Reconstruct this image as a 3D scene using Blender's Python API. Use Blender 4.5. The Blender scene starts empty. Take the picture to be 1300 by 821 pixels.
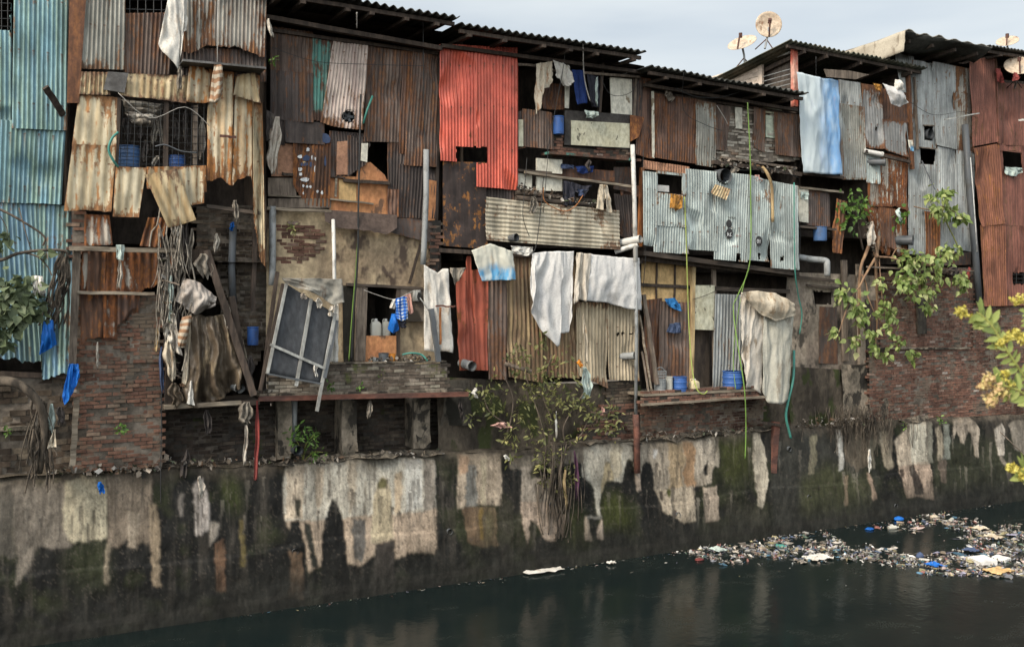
import bpy, math, random
import numpy as np
from mathutils import Vector, noise as mnoise

# ------------------------------------------------------------------ scene frame
# The shanty front stands along one straight line; U runs along it, W outward over the canal, V up.
FPX = 1264.0
CAMZ = 5.5
ND = math.hypot(2450, 1264)
DX, DY = 2450/ND, 1264/ND           # direction along the front
NX, NY = DY, -DX                    # outward normal
P0Y = 20.0
P0N = P0Y*NY
THETA = math.atan2(DY, DX)
scene = bpy.context.scene
COL = scene.collection
rng = random.Random(7)

def P(px, py, w=0.0):
    rx = (px-650)/FPX
    t = (P0N+w)/(rx*NX+NY)
    X, Y = t*rx, t
    return (X*DX+(Y-P0Y)*DY, w, CAMZ-(py-370)/FPX*t)

def Q(p):
    return P(p[0], p[1], p[2] if len(p) > 2 else 0.0)

def world(u, w, v):
    return Vector((u*DX+w*NX, P0Y+u*DY+w*NY, v))

def pix(u, w, v):
    X = u*DX+w*NX; Y = P0Y+u*DY+w*NY
    return 650+FPX*X/Y, 370-FPX*(v-CAMZ)/Y

def scale_at(px, w=0.0):            # pixels per metre
    rx = (px-650)/FPX
    return FPX*(rx*NX+NY)/(P0N+w)

def water_at(px, py):               # point of the water sheet, in front coordinates
    t = CAMZ*FPX/(py-370)
    X, Y = t*(px-650)/FPX, t
    dx, dy = X, Y-P0Y
    return (dx*DX+dy*DY, dx*NX+dy*NY, 0.0)

# ------------------------------------------------------------------ objects
def tagit(o, label=None, cat=None, group=None, kind=None):
    if label: o['label'] = label
    if cat:
        o['category'] = cat
        if not kind: kind = 'thing'
    if group: o['group'] = group
    if kind: o['kind'] = kind
    return o

def thing(name, label, cat, base, group=None):
    o = bpy.data.objects.new(name, None)
    o.empty_display_size = .2
    COL.objects.link(o)
    o.location = world(*base); o.rotation_euler = (0, 0, THETA)
    o['base'] = list(base)
    return tagit(o, label, cat, group)

class MB:
    def __init__(self):
        self.v = []; self.f = []; self.uv = {}; self.col = {}; self.smooth = False; self.mi = {}
    def add(self, verts, faces, uvs=None, cols=None):
        n = len(self.v)
        self.v.extend(verts)
        for i, f in enumerate(faces): self.f.append(tuple(k+n for k in f))
        if uvs is not None:
            for i, x in enumerate(uvs): self.uv[n+i] = x
        if cols is not None:
            for i, x in enumerate(cols): self.col[n+i] = x
        return n
    def box(self, c, size, rot=None, col=None, jit=0):
        cx, cy, cz = c; sx, sy, sz = size[0]/2, size[1]/2, size[2]/2
        vs = []
        for z in (-1, 1):
            for y in (-1, 1):
                for x in (-1, 1):
                    p = [x*sx, y*sy, z*sz]
                    if jit: p = [q+rng.uniform(-jit, jit) for q in p]
                    if rot: p = rot(p)
                    vs.append((cx+p[0], cy+p[1], cz+p[2]))
        fs = [(0, 1, 3, 2), (4, 6, 7, 5), (0, 4, 5, 1), (2, 3, 7, 6), (0, 2, 6, 4), (1, 5, 7, 3)]
        self.add(vs, fs, None, [col]*8 if col is not None else None)
        return self
    def beam(self, a, b, wd, th, seg=1, wob=0.0):
        """timber from a to b (front coordinates): wd across the front, th in depth"""
        a = Vector(a); b = Vector(b); d = (b-a)
        L = d.length
        if L < 1e-5: return self
        d /= L
        out = Vector((0, 1, 0)); out = (out-d*out.dot(d))
        out = out.normalized() if out.length > .05 else Vector((1, 0, 0))
        s = d.cross(out)
        n = max(1, seg); base = len(self.v); vs = []; fs = []
        for i in range(n+1):
            p = a+d*L*i/n
            j = s*rng.uniform(-wob, wob)+out*rng.uniform(-wob, wob)
            k = 1+rng.uniform(-wob, wob)*2
            for (x, y) in ((-1, -1), (1, -1), (1, 1), (-1, 1)):
                vs.append(tuple(p+j+s*x*wd/2*k+out*y*th/2*k))
        for i in range(n):
            for q in range(4):
                fs.append((i*4+q, i*4+(q+1) % 4, (i+1)*4+(q+1) % 4, (i+1)*4+q))
        fs.append((3, 2, 1, 0)); fs.append((n*4, n*4+1, n*4+2, n*4+3))
        self.add(vs, fs)
        return self
    def tube(self, pts, r, n=8, smooth=0, cap=True, r2=None, cols=None):
        pts = [Vector(p) for p in pts]
        if smooth: pts = catmull(pts, smooth)
        m = len(pts); vs = []; fs = []; prev = None
        for i, p in enumerate(pts):
            d = (pts[min(i+1, m-1)]-pts[max(i-1, 0)])
            d = d.normalized() if d.length > 1e-6 else Vector((0, 0, 1))
            if prev is None:
                a = Vector((0, 1, 0)) if abs(d.y) < .9 else Vector((1, 0, 0))
            else: a = prev
            a = (a-d*a.dot(d)).normalized(); prev = a
            b = d.cross(a)
            rr = r if r2 is None else r+(r2-r)*i/(m-1)
            for k in range(n):
                t = 2*math.pi*k/n
                vs.append(tuple(p+(a*math.cos(t)+b*math.sin(t))*rr))
        for i in range(m-1):
            for k in range(n):
                fs.append((i*n+k, i*n+(k+1) % n, (i+1)*n+(k+1) % n, (i+1)*n+k))
        if cap:
            fs.append(tuple(range(n-1, -1, -1))); fs.append(tuple((m-1)*n+k for k in range(n)))
        self.add(vs, fs, None, [cols]*len(vs) if cols is not None else None)
        return self
    def lathe(self, c, prof, n=20, axis=None):
        """profile [(r,h)] turned round a vertical axis at c"""
        vs = []; fs = []; m = len(prof)
        for (r, h) in prof:
            for k in range(n):
                t = 2*math.pi*k/n
                p = (r*math.cos(t), r*math.sin(t), h)
                if axis: p = axis(p)
                vs.append((c[0]+p[0], c[1]+p[1], c[2]+p[2]))
        for i in range(m-1):
            for k in range(n):
                fs.append((i*n+k, i*n+(k+1) % n, (i+1)*n+(k+1) % n, (i+1)*n+k))
        if prof[0][0] > 1e-4: fs.append(tuple(range(n-1, -1, -1)))
        if prof[-1][0] > 1e-4: fs.append(tuple((m-1)*n+k for k in range(n)))
        self.add(vs, fs)
        return self
    def build(self, name, mat, parent=None, base=None, smooth=False, label=None, thick=0.0):
        if parent is not None: base = tuple(parent['base']) if 'base' in parent else base
        if base is None:
            a = np.array(self.v)
            base = (float(a[:, 0].mean()), float(a[:, 1].mean()), float(a[:, 2].min()))
        bu, bw, bv = base
        me = bpy.data.meshes.new(name)
        me.from_pydata([(p[0]-bu, -(p[1]-bw), p[2]-bv) for p in self.v], [], self.f)
        # local y is -W: the mirror flips the winding, so turn the faces back
        me.flip_normals()
        if self.uv:
            ul = me.uv_layers.new(name='UVMap')
            idx = np.empty(len(me.loops), dtype=np.int32); me.loops.foreach_get('vertex_index', idx)
            arr = np.zeros((len(self.v), 2), dtype=np.float32)
            for k, x in self.uv.items(): arr[k] = x
            ul.data.foreach_set('uv', arr[idx].ravel())
        if self.col:
            ca = me.color_attributes.new('Col', 'FLOAT_COLOR', 'POINT')
            arr = np.ones((len(self.v), 4), dtype=np.float32); arr[:, :3] = .5
            for k, x in self.col.items():
                if isinstance(x, (int, float)): x = (x, x, x)
                arr[k, :3] = x
            ca.data.foreach_set('color', arr.ravel())
        mats = mat if isinstance(mat, (list, tuple)) else [mat]
        for m_ in mats: me.materials.append(m_)
        if smooth: me.polygons.foreach_set('use_smooth', [True]*len(me.polygons))
        me.update()
        o = bpy.data.objects.new(name, me)
        COL.objects.link(o)
        if parent is not None:
            o.parent = parent
            o['base'] = [bu, bw, bv]
        else:
            o.location = world(*base); o.rotation_euler = (0, 0, THETA); o['base'] = [bu, bw, bv]
        if thick:
            sm = o.modifiers.new('thickness', 'SOLIDIFY'); sm.thickness = thick; sm.offset = 0
        if label: o['label'] = label
        return o

def catmull(pts, n):
    out = []
    m = len(pts)
    for i in range(m-1):
        p0 = pts[max(i-1, 0)]; p1 = pts[i]; p2 = pts[i+1]; p3 = pts[min(i+2, m-1)]
        for k in range(n):
            t = k/n
            out.append(0.5*((2*p1)+(p2-p0)*t+(2*p0-5*p1+4*p2-p3)*t*t+(3*p1-p0-3*p2+p3)*t**3))
    out.append(pts[-1])
    return out

def inpoly(x, y, poly):
    c = False; j = len(poly)-1
    for i in range(len(poly)):
        xi, yi = poly[i]; xj, yj = poly[j]
        if (yi > y) != (yj > y) and x < (xj-xi)*(y-yi)/(yj-yi)+xi: c = not c
        j = i
    return c

def nz(x, y, z=0.0): return mnoise.noise(Vector((x, y, z)))

def polyline(pts, s):
    """point at fraction s of a U-monotone polyline"""
    if len(pts) == 1: return Vector(pts[0])
    L = [0.0]
    for a, b in zip(pts, pts[1:]): L.append(L[-1]+(Vector(b)-Vector(a)).length)
    t = s*L[-1]
    for i in range(len(pts)-1):
        if t <= L[i+1]+1e-9:
            k = (t-L[i])/max(1e-9, L[i+1]-L[i])
            return Vector(pts[i]).lerp(Vector(pts[i+1]), k)
    return Vector(pts[-1])

SEED = [0]
def sheet(parent, mat, top, bot, w=0.0, name='wall_panel', horiz=False, pitch=.068, amp=.0145, holes=(), rag=0.0,
          ragtop=0.0, warp=.026, rows=14, label=None, prof='sine', wt=0.0, wb=0.0, jag=.012, cols=None, bite=0.0):
    """one sheet between two traced edges; corrugated, boxed or flat; real holes, rusted ragged ends"""
    SEED[0] += 1; sd = SEED[0]*3.71
    T = [P(p[0], p[1], (p[2] if len(p) > 2 else w)+wt) for p in top]
    B = [P(p[0], p[1], (p[2] if len(p) > 2 else w)+wb) for p in bot]
    wid = max((Vector(T[-1])-Vector(T[0])).length, (Vector(B[-1])-Vector(B[0])).length)
    hgt = max((Vector(T[0])-Vector(B[0])).length, (Vector(T[-1])-Vector(B[-1])).length)
    HP = [[P(x, y, w) for x, y in h] for h in holes]
    HP = [[(p[0], p[2]) for p in h] for h in HP]
    if prof == 'flat':
        nc = cols or max(8, int(wid/.05)); nr = max(rows, int(hgt/.08))
    elif horiz:
        nc = cols or max(8, int(wid/.08)); nr = max(6, int(hgt/pitch)*6)
    else:
        nc = max(6, int(round(wid/pitch))*6); nr = rows
    if HP:
        nr = max(nr, int(hgt/.03)); nc = max(nc, int(wid/.025))
    nw = wid/pitch; nh = hgt/pitch
    vs = []; uv = []
    for i in range(nc+1):
        s = i/nc
        t_ = polyline(T, s); b_ = polyline(B, s)
        if rag:
            r = abs(nz(s*wid*5, sd))*.8+max(0, nz(s*wid*1.7, sd+9))*1.4+abs(nz(s*wid*24, sd+4))*.35
            b_ = b_+(t_-b_).normalized()*(rag*r)
        if ragtop:
            r = abs(nz(s*wid*5, sd+30))*.8+max(0, nz(s*wid*2, sd+39))
            t_ = t_+(b_-t_).normalized()*(ragtop*r)
        for j in range(nr+1):
            t = j/nr
            p = t_.lerp(b_, t)
            if prof == 'sine':
                o = amp*math.sin(2*math.pi*(nh*t if horiz else nw*s))
            elif prof == 'box':
                ph = (nw*s) % 1.0
                o = amp if ph < .35 else (-amp if .5 < ph < .85 else 0)
            else: o = 0
            o += warp*nz(s*wid*1.1+sd, t*hgt*1.1)*1.4+warp*.35*nz(s*wid*4, t*hgt*3, sd)
            dn = nz(s*wid*1.9+7, t*hgt*1.7, sd+2)
            if dn > .28: o -= (dn-.28)*.2
            o += 2.6*warp*max(0, t-.8)/.2*max(0, abs(s-.5)-.3)/.2*(nz(sd, round(s)*9.1)+.25)
            if t > .85: o += warp*.8*nz(s*wid*2.3, sd+5)*(t-.85)/.15
            vs.append((p.x, p.y+o, p.z)); uv.append((s, t))
    fs = []
    for i in range(nc):
        for j in range(nr):
            a = i*(nr+1)+j; b = a+nr+1
            if HP or bite:
                cx = (vs[a][0]+vs[b+1][0])/2; cz = (vs[a][2]+vs[b+1][2])/2
                jx = cx+jag*nz(cx*14, cz*14, sd)*2; jz = cz+jag*nz(cx*14, cz*14, sd+7)*3
                if any(inpoly(jx, jz, h) for h in HP): continue
            fs.append((a, a+1, b+1, b))
    mb = MB(); mb.add(vs, fs, uv)
    return mb.build(name, mat, parent, smooth=True, label=label)

def cloth(name, label, cat, mat, top, bot, w=0.1, folds=3.0, amp=.05, thick=.003, parent=None, group=None, wt=0.0, wb=0.0,
          crump=.03, nc=36, nr=30, holes=(), sag=0.0, wave=0.0, cols=None, bulge=0.0):
    """hanging cloth or plastic with folds that open towards the hem"""
    SEED[0] += 1; sd = SEED[0]*5.13
    T = [P(p[0], p[1], (p[2] if len(p) > 2 else w)+wt) for p in top]
    B = [P(p[0], p[1], (p[2] if len(p) > 2 else w)+wb) for p in bot]
    wid = max((Vector(T[-1])-Vector(T[0])).length, (Vector(B[-1])-Vector(B[0])).length)
    hgt = max((Vector(T[0])-Vector(B[0])).length, (Vector(T[-1])-Vector(B[-1])).length)
    vs = []; uv = []
    ph = [rng.uniform(0, 6.28) for _ in range(4)]
    for i in range(nc+1):
        s = i/nc
        t_ = polyline(T, s); b_ = polyline(B, s)
        for j in range(nr+1):
            t = j/nr
            p = t_.lerp(b_, t)
            x = s+.16*nz(s*2, t*2.2, sd)+.07*nz(s*4, t*4, sd)
            o = math.sin(2*math.pi*folds*x+ph[0]+t*.9)+.55*math.sin(2*math.pi*folds*2.3*x+ph[1]-t*1.4)
            o *= amp*(.35+.65*t)*(.35+1.1*abs(nz(s*2.3, t*1.7, sd+21)))*1.2
            q1 = nz(s*wid*4+t, t*hgt*1.5-s*1.6, sd); q2 = nz(s*wid*8+q1*1.5, t*hgt*3.2, sd+3)
            o += crump*1.0*(.5-abs(q1)*1.8)+crump*.42*(.4-abs(q2)*1.8)+crump*.18*nz(s*wid*22, t*hgt*17, sd+6)
            o += bulge*math.sin(math.pi*s)*math.sin(math.pi*min(1, t*1.05))
            e = .012*nz(s*wid*7, t*hgt*7, sd+11)
            vs.append((p.x+e, p.y+o, p.z+e-sag*math.sin(math.pi*s)*(1-t)+wave*math.sin(9*s+ph[2])*t)); uv.append((s, t))
    fs = []
    for i in range(nc):
        for j in range(nr):
            a = i*(nr+1)+j; b = a+nr+1
            fs.append((a, a+1, b+1, b))
    mb = MB(); mb.add(vs, fs, uv)
    o = mb.build(name, mat, parent, smooth=True, thick=thick)
    if parent is None: tagit(o, label, cat, group)
    elif label: o['label'] = label
    return o

def bricks(parent, name, mats, poly, w, back=.10, bl=.205, bh=.064, m=.011, miss=.02, label=None, holes=(), jw=.010, mortar_w=-.009, base=None, rough=0.0):
    """laid brick by brick inside a traced outline; mats = (brick, mortar). The bed of mortar is in the same mesh."""
    PP = [P(x, y, w) for x, y in poly]; uvp = [(p[0], p[2]) for p in PP]
    HP = [[(q[0], q[2]) for q in (P(x, y, w) for x, y in h)] for h in holes]
    u0 = min(p[0] for p in uvp); u1 = max(p[0] for p in uvp); v0 = min(p[1] for p in uvp); v1 = max(p[1] for p in uvp)
    mb = MB()
    ny = int((v1-v0)/bh)+1
    for r in range(ny):
        z = v0+(r+.5)*bh; off = (r % 2)*bl/2+rng.uniform(-.02, .02)
        for k in range(-1, int((u1-u0)/bl)+2):
            x = u0+off+k*bl
            if not inpoly(x, z, uvp) or any(inpoly(x, z, h) for h in HP): continue
            if rng.random() < miss: continue
            g = rng.uniform(-.004, .004)
            d = rng.gauss(0, jw*.6)+rough*nz(x*1.3, z*1.3, w)
            mb.box((x+g, w-back/2+d, z+rng.uniform(-.003, .003)), (bl-m+rng.uniform(-.012, .004), back, bh-m+rng.uniform(-.006, .002)), col=rng.random(), jit=.003)
    nb = len(mb.f)
    # mortar bed: grid cells inside the outline
    nx = int((u1-u0)/.06)+1; nyy = int((v1-v0)/.05)+1
    gi = {}
    vs = []; fs = []
    for i in range(nx+1):
        for j in range(nyy+1):
            x = u0+(u1-u0)*i/nx; z = v0+(v1-v0)*j/nyy
            vs.append((x, w+mortar_w+.008*nz(x*9, z*9)+rough*nz(x*1.3, z*1.3, w), z))
    for i in range(nx):
        for j in range(nyy):
            a = i*(nyy+1)+j
            cx = (vs[a][0]+vs[a+nyy+2][0])/2; cz = (vs[a][2]+vs[a+nyy+2][2])/2
            if inpoly(cx, cz, uvp) and not any(inpoly(cx, cz, h) for h in HP):
                fs.append((a, a+1, a+nyy+2, a+nyy+1))
    mb.add(vs, fs)
    o = mb.build(name, list(mats), parent, base=base, label=label)
    mi = np.zeros(len(mb.f), dtype=np.int32); mi[nb:] = 1
    o.data.polygons.foreach_set('material_index', mi); o.data.update()
    return o

# numpy value noise for painted-by-water stains
_r = np.random.RandomState(11); _tab = _r.rand(256, 256)
def vnoise(x, y):
    xi = np.floor(x).astype(int); yi = np.floor(y).astype(int); fx = x-xi; fy = y-yi
    fx = fx*fx*(3-2*fx); fy = fy*fy*(3-2*fy)
    a = _tab[xi % 256, yi % 256]; b = _tab[(xi+1) % 256, yi % 256]; c = _tab[xi % 256, (yi+1) % 256]; d = _tab[(xi+1) % 256, (yi+1) % 256]
    return (a*(1-fx)+b*fx)*(1-fy)+(c*(1-fx)+d*fx)*fy
def fbm(x, y, o=4):
    s = 0; a = .5; n = 0
    for k in range(o):
        s = s+a*vnoise(x*2**k+k*17, y*2**k+k*31); n += a; a *= .5
    return s/n
def npoly(X, Y, poly):
    c = np.zeros(X.shape, bool); j = len(poly)-1
    for i in range(len(poly)):
        xi, yi = poly[i]; xj, yj = poly[j]
        if yi != yj:
            c ^= ((yi > Y) != (yj > Y)) & (X < (xj-xi)*(Y-yi)/(yj-yi)+xi)
        j = i
    return c

# ------------------------------------------------------------------ materials
class NT:
    def __init__(self, name):
        self.m = bpy.data.materials.new(name); self.m.use_nodes = True
        self.t = self.m.node_tree; self.t.nodes.clear()
        self.out = self.n('ShaderNodeOutputMaterial')
    def n(self, k, **kw):
        x = self.t.nodes.new(k)
        for a, b in kw.items(): setattr(x, a, b)
        return x
    def l(self, a, b): self.t.links.new(a, b)
    def coords(self):
        tc = self.n('ShaderNodeTexCoord'); oi = self.n('ShaderNodeObjectInfo')
        m = self.n('ShaderNodeVectorMath', operation='SCALE'); m.inputs[0].default_value = (37.3, 91.1, 53.7)
        self.l(oi.outputs['Random'], m.inputs['Scale'])
        a = self.n('ShaderNodeVectorMath', operation='ADD')
        self.l(tc.outputs['Object'], a.inputs[0]); self.l(m.outputs[0], a.inputs[1])
        self.tc = tc; self.rand = oi.outputs['Random']
        return a.outputs[0]
    def noise(self, vec, scale, sc=(1, 1, 1), detail=4, rough=.6):
        mp = self.n('ShaderNodeMapping'); mp.inputs['Scale'].default_value = sc
        self.l(vec, mp.inputs['Vector'])
        t = self.n('ShaderNodeTexNoise'); t.inputs['Scale'].default_value = scale
        t.inputs['Detail'].default_value = detail; t.inputs['Roughness'].default_value = rough
        self.l(mp.outputs[0], t.inputs['Vector'])
        return t.outputs['Fac']
    def val(self, x):
        v = self.n('ShaderNodeValue'); v.outputs[0].default_value = x; return v.outputs[0]
    def math(self, op, a, b=None, c=None, clamp=False):
        m = self.n('ShaderNodeMath', operation=op); m.use_clamp = clamp
        for i, x in enumerate((a, b, c)):
            if x is None: continue
            if isinstance(x, (int, float)): m.inputs[i].default_value = x
            else: self.l(x, m.inputs[i])
        return m.outputs[0]
    def rng(self, x, a, b, c=0.0, d=1.0):
        m = self.n('ShaderNodeMapRange'); m.interpolation_type = 'SMOOTHSTEP'
        self.l(x, m.inputs[0])
        for i, v in enumerate((a, b, c, d)): m.inputs[i+1].default_value = v
        return m.outputs[0]
    def mix(self, f, a, b, mode='MIX'):
        m = self.n('ShaderNodeMix'); m.data_type = 'RGBA'; m.blend_type = mode
        if isinstance(f, (int, float)): m.inputs[0].default_value = f
        else: self.l(f, m.inputs[0])
        for s, x in ((6, a), (7, b)):
            if isinstance(x, tuple): m.inputs[s].default_value = (*x[:3], 1)
            else: self.l(x, m.inputs[s])
        return m.outputs[2]
    def ramp(self, f, stops):
        r = self.n('ShaderNodeValToRGB'); e = r.color_ramp.elements
        while len(e) < len(stops): e.new(.5)
        for x, (p, c) in zip(e, stops): x.position = p; x.color = (*c, 1)
        self.l(f, r.inputs[0]); return r.outputs[0]
    def scalecol(self, c, f):
        v = self.n('ShaderNodeVectorMath', operation='SCALE')
        self.l(c, v.inputs[0]); self.l(f, v.inputs['Scale']); return v.outputs[0]
    def bsdf(self, col, rough=.8, spec=.3, bump=None, bs=.3, bd=.02, metal=0.0, sss=None):
        b = self.n('ShaderNodeBsdfPrincipled')
        if isinstance(col, tuple): b.inputs['Base Color'].default_value = (*col[:3], 1)
        else: self.l(col, b.inputs['Base Color'])
        if isinstance(rough, (int, float)): b.inputs['Roughness'].default_value = rough
        else: self.l(rough, b.inputs['Roughness'])
        b.inputs['Specular IOR Level'].default_value = spec
        b.inputs['Metallic'].default_value = metal
        if bump is not None:
            k = self.n('ShaderNodeBump'); k.inputs['Strength'].default_value = bs; k.inputs['Distance'].default_value = bd
            self.l(bump, k.inputs['Height']); self.l(k.outputs[0], b.inputs['Normal'])
        self.b = b
        return b.outputs[0]
    def done(self, sh):
        self.l(sh, self.out.inputs['Surface']); return self.m

RUST_D = (.030, .017, .012); RUST_M = (.105, .042, .020); RUST_O = (.30, .105, .028)

def metal(name, base, base2=None, rust=.3, edge=.25, streak=.5, rcol=(RUST_D, RUST_M, RUST_O), dirt=.45, rough=.6, patch=1.1, metalv=0.0, orange=.5):
    base2 = base2 or tuple(x*.7 for x in base)
    N = NT(name); v = N.coords()
    uv = N.n('ShaderNodeSeparateXYZ'); N.l(N.tc.outputs['UV'], uv.inputs[0])
    n1 = N.noise(v, patch, (1, 1, 1), 6, .62)
    n2 = N.noise(v, 1.6, (6.5, 6.5, .55), 5, .6)
    n3 = N.noise(v, 17, (1, 1, .55), 4, .65)
    n4 = N.noise(v, 1.0, (12, 12, .25), 3, .5)
    # rust gathers at sheet ends and sides
    tb = N.math('MULTIPLY', N.math('ABSOLUTE', N.math('SUBTRACT', uv.outputs[1], .5)), 2)
    tb = N.math('POWER', tb, 5); sb = N.math('POWER', N.math('MULTIPLY', N.math('ABSOLUTE', N.math('SUBTRACT', uv.outputs[0], .5)), 2), 9)
    eg = N.math('MULTIPLY', N.math('ADD', tb, N.math('MULTIPLY', sb, .7)), edge*.35)
    m = N.math('MULTIPLY', n1, 1-.6*streak)
    m = N.math('MULTIPLY_ADD', n2, .6*streak, m)
    m = N.math('MULTIPLY_ADD', N.math('SUBTRACT', n3, .5), .30, m)
    m = N.math('ADD', m, eg)
    th = .5+(.5-rust)*.36
    mask = N.rng(m, th-.035, th+.045)
    paint = N.mix(N.rng(n4, .32, .66), base, base2)
    paint = N.mix(N.rng(n2, .52, .72, 0, dirt), paint, tuple(x*.35 for x in base2))
    fade = N.rng(n1, .3, .7, .82, 1.12)
    paint = N.scalecol(paint, fade)
    rc = N.math('MULTIPLY_ADD', n2, .55, N.math('MULTIPLY', n3, .5))
    rusty = N.ramp(rc, [(.30, rcol[0]), (.52, rcol[1]), (.70+(.5-orange)*.3, rcol[2])])
    col = N.mix(mask, paint, rusty)
    # sheet laps: each strip a little different; rows of nails that weep rust
    ox = N.n('ShaderNodeSeparateXYZ'); N.l(v, ox.inputs[0])
    wn = N.n('ShaderNodeTexWhiteNoise'); wn.noise_dimensions = '1D'; N.l(N.math('FLOOR', N.math('DIVIDE', ox.outputs[0], .62)), wn.inputs['W'])
    col = N.scalecol(col, N.math('MULTIPLY_ADD', wn.outputs['Value'], .26, .87))
    fx = N.math('ABSOLUTE', N.math('SUBTRACT', N.math('FRACT', N.math('DIVIDE', ox.outputs[0], .205)), .5))
    fz = N.math('FRACT', N.math('ADD', N.math('DIVIDE', ox.outputs[2], .83), N.math('MULTIPLY', n1, .10)))
    nail = N.math('MULTIPLY', N.rng(fx, .07, .12, 1, 0), N.rng(fz, .955, .975))
    weep = N.math('MULTIPLY', N.math('MULTIPLY', N.rng(fx, .03, .13, 1, 0), N.rng(fz, .60, .97)), N.rng(n3, .4, .6, 0, .7))
    col = N.mix(N.math('MAXIMUM', N.math('MULTIPLY', nail, .8), weep), col, rcol[1])
    # grime
    g = N.rng(N.noise(v, 3.1, (1, 1, .45), 5, .7), .35, .7, .62, 1.08)
    col = N.scalecol(col, g)
    r = N.math('MULTIPLY_ADD', mask, .9-rough, rough)
    return N.done(N.bsdf(col, r, .3, n3, .25, .006, metalv))

def plain(name, base, base2=None, sc=3.0, stretch=(1, 1, 1), rough=.85, bump=.3, bd=.01, spec=.2, spots=None, lo=.38, hi=.62, fine=14):
    base2 = base2 or tuple(x*.55 for x in base)
    N = NT(name); v = N.coords()
    a = N.noise(v, sc, stretch, 6, .65); f = N.noise(v, fine, stretch, 4, .65)
    col = N.mix(N.rng(a, lo, hi), base, base2)
    col = N.scalecol(col, N.rng(f, .3, .7, .72, 1.2))
    if spots:
        s = N.noise(v, spots[1], (1, 1, .6), 4, .6)
        col = N.mix(N.rng(s, spots[2]-.03, spots[2]+.04), col, spots[0])
    return N.done(N.bsdf(col, rough, spec, f, bump, bd))

def wood(name, base, base2=None, horiz=False):
    base2 = base2 or tuple(x*.45 for x in base)
    N = NT(name); v = N.coords()
    st = (1, 8, 8) if horiz else (8, 8, 1)
    a = N.noise(v, 2.2, st, 5, .65); f = N.noise(v, 9, st, 3, .6); p = N.noise(v, 1.7, (1, 1, 1), 4, .6)
    col = N.mix(N.rng(a, .35, .65), base, base2)
    col = N.scalecol(col, N.rng(p, .3, .7, .65, 1.2))
    return N.done(N.bsdf(col, .85, .2, f, .4, .006))

def fabric(name, base, base2=None, stain=None, sc=2.5, rough=.9, lo=.4, hi=.7, tr=0.0):
    N = NT(name); v = N.coords()
    base2 = base2 or tuple(x*.75 for x in base)
    a = N.noise(v, sc, (1, 1, .7), 6, .62); f = N.noise(v, 30, (1, 1, 1), 3, .6)
    col = N.mix(N.rng(a, lo, hi), base, base2)
    if stain:
        b = N.noise(v, sc*1.7, (1.6, 1.6, .6), 5, .65)
        col = N.mix(N.rng(b, .54, .66, 0, .8), col, stain)
    col = N.scalecol(col, N.rng(f, .3, .7, .88, 1.08))
    sh = N.bsdf(col, rough, .15, f, .15, .004)
    if tr:
        t = N.n('ShaderNodeBsdfTranslucent'); N.l(col, t.inputs[0])
        m = N.n('ShaderNodeMixShader'); m.inputs[0].default_value = tr
        N.l(sh, m.inputs[1]); N.l(t.outputs[0], m.inputs[2]); sh = m.outputs[0]
    return N.done(sh)

def plastic(name, base, rough=.4, spec=.4, dirt=.5):
    N = NT(name); v = N.coords()
    a = N.noise(v, 6, (1, 1, .6), 5, .65)
    col = N.mix(N.rng(a, .48, .72, 0, dirt), base, (.05, .045, .035))
    return N.done(N.bsdf(col, rough, spec))

def vcolmat(name, ramp, grime=(.3, .7, .5, 1.15), rough=.9, gs=2.0, moss=None, bump=14):
    N = NT(name); v = N.coords()
    at = N.n('ShaderNodeAttribute'); at.attribute_name = 'Col'
    sp = N.n('ShaderNodeSeparateColor'); N.l(at.outputs['Color'], sp.inputs[0])
    col = N.ramp(sp.outputs[0], ramp)
    g = N.noise(v, gs, (1, 1, .6), 6, .7); f = N.noise(v, bump, (1, 1, 1), 4, .7)
    col = N.scalecol(col, N.rng(g, *grime)); col = N.scalecol(col, N.rng(f, .25, .75, .7, 1.2))
    if moss:
        k = N.noise(v, moss[1], (1, 1, .7), 5, .65)
        col = N.mix(N.rng(k, moss[2], moss[2]+.1), col, moss[0])
    return N.done(N.bsdf(col, rough, .15, f, .5, .01))

def leafmat(name, stops, tr=.25, rough=.5):
    N = NT(name)
    at = N.n('ShaderNodeAttribute'); at.attribute_name = 'Col'
    sp = N.n('ShaderNodeSeparateColor'); N.l(at.outputs['Color'], sp.inputs[0])
    col = N.ramp(sp.outputs[0], stops)
    sh = N.bsdf(col, rough, .3)
    t = N.n('ShaderNodeBsdfTranslucent'); N.l(col, t.inputs[0])
    m = N.n('ShaderNodeMixShader'); m.inputs[0].default_value = tr
    N.l(sh, m.inputs[1]); N.l(t.outputs[0], m.inputs[2])
    return N.done(m.outputs[0])
MUT = ((.034, .022, .018), (.095, .052, .035), (.20, .095, .045))
GRY = ((.06, .04, .03), (.14, .085, .055), (.27, .15, .08))
# ------------------------------------------------------------------ palette
M = {}
M['teal'] = metal('teal_sheet', (.175, .315, .375), (.22, .325, .27), rust=.14, edge=.2, streak=.5, dirt=.55, rough=.5, rcol=GRY)
M['teal2'] = metal('blue_sheet', (.15, .27, .375), (.25, .36, .30), rust=.18, edge=.3, streak=.6, dirt=.5, rough=.5, rcol=GRY)
M['cream'] = metal('cream_sheet', (.56, .49, .345), (.45, .355, .215), rust=.29, edge=.4, streak=.9, dirt=.5, orange=.7, rcol=((.07, .04, .025), (.19, .095, .045), (.36, .18, .075)))
M['cream2'] = metal('cream_rusty_sheet', (.57, .49, .345), (.44, .31, .17), rust=.43, edge=.3, streak=1.1, dirt=.55, orange=.8, rcol=((.07, .035, .02), (.21, .09, .037), (.40, .175, .055)))
M['cream3'] = metal('ochre_cream_sheet', (.50, .405, .25), (.38, .265, .13), rust=.31, edge=.3, streak=.9, dirt=.5, orange=.7, rcol=GRY)
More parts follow.
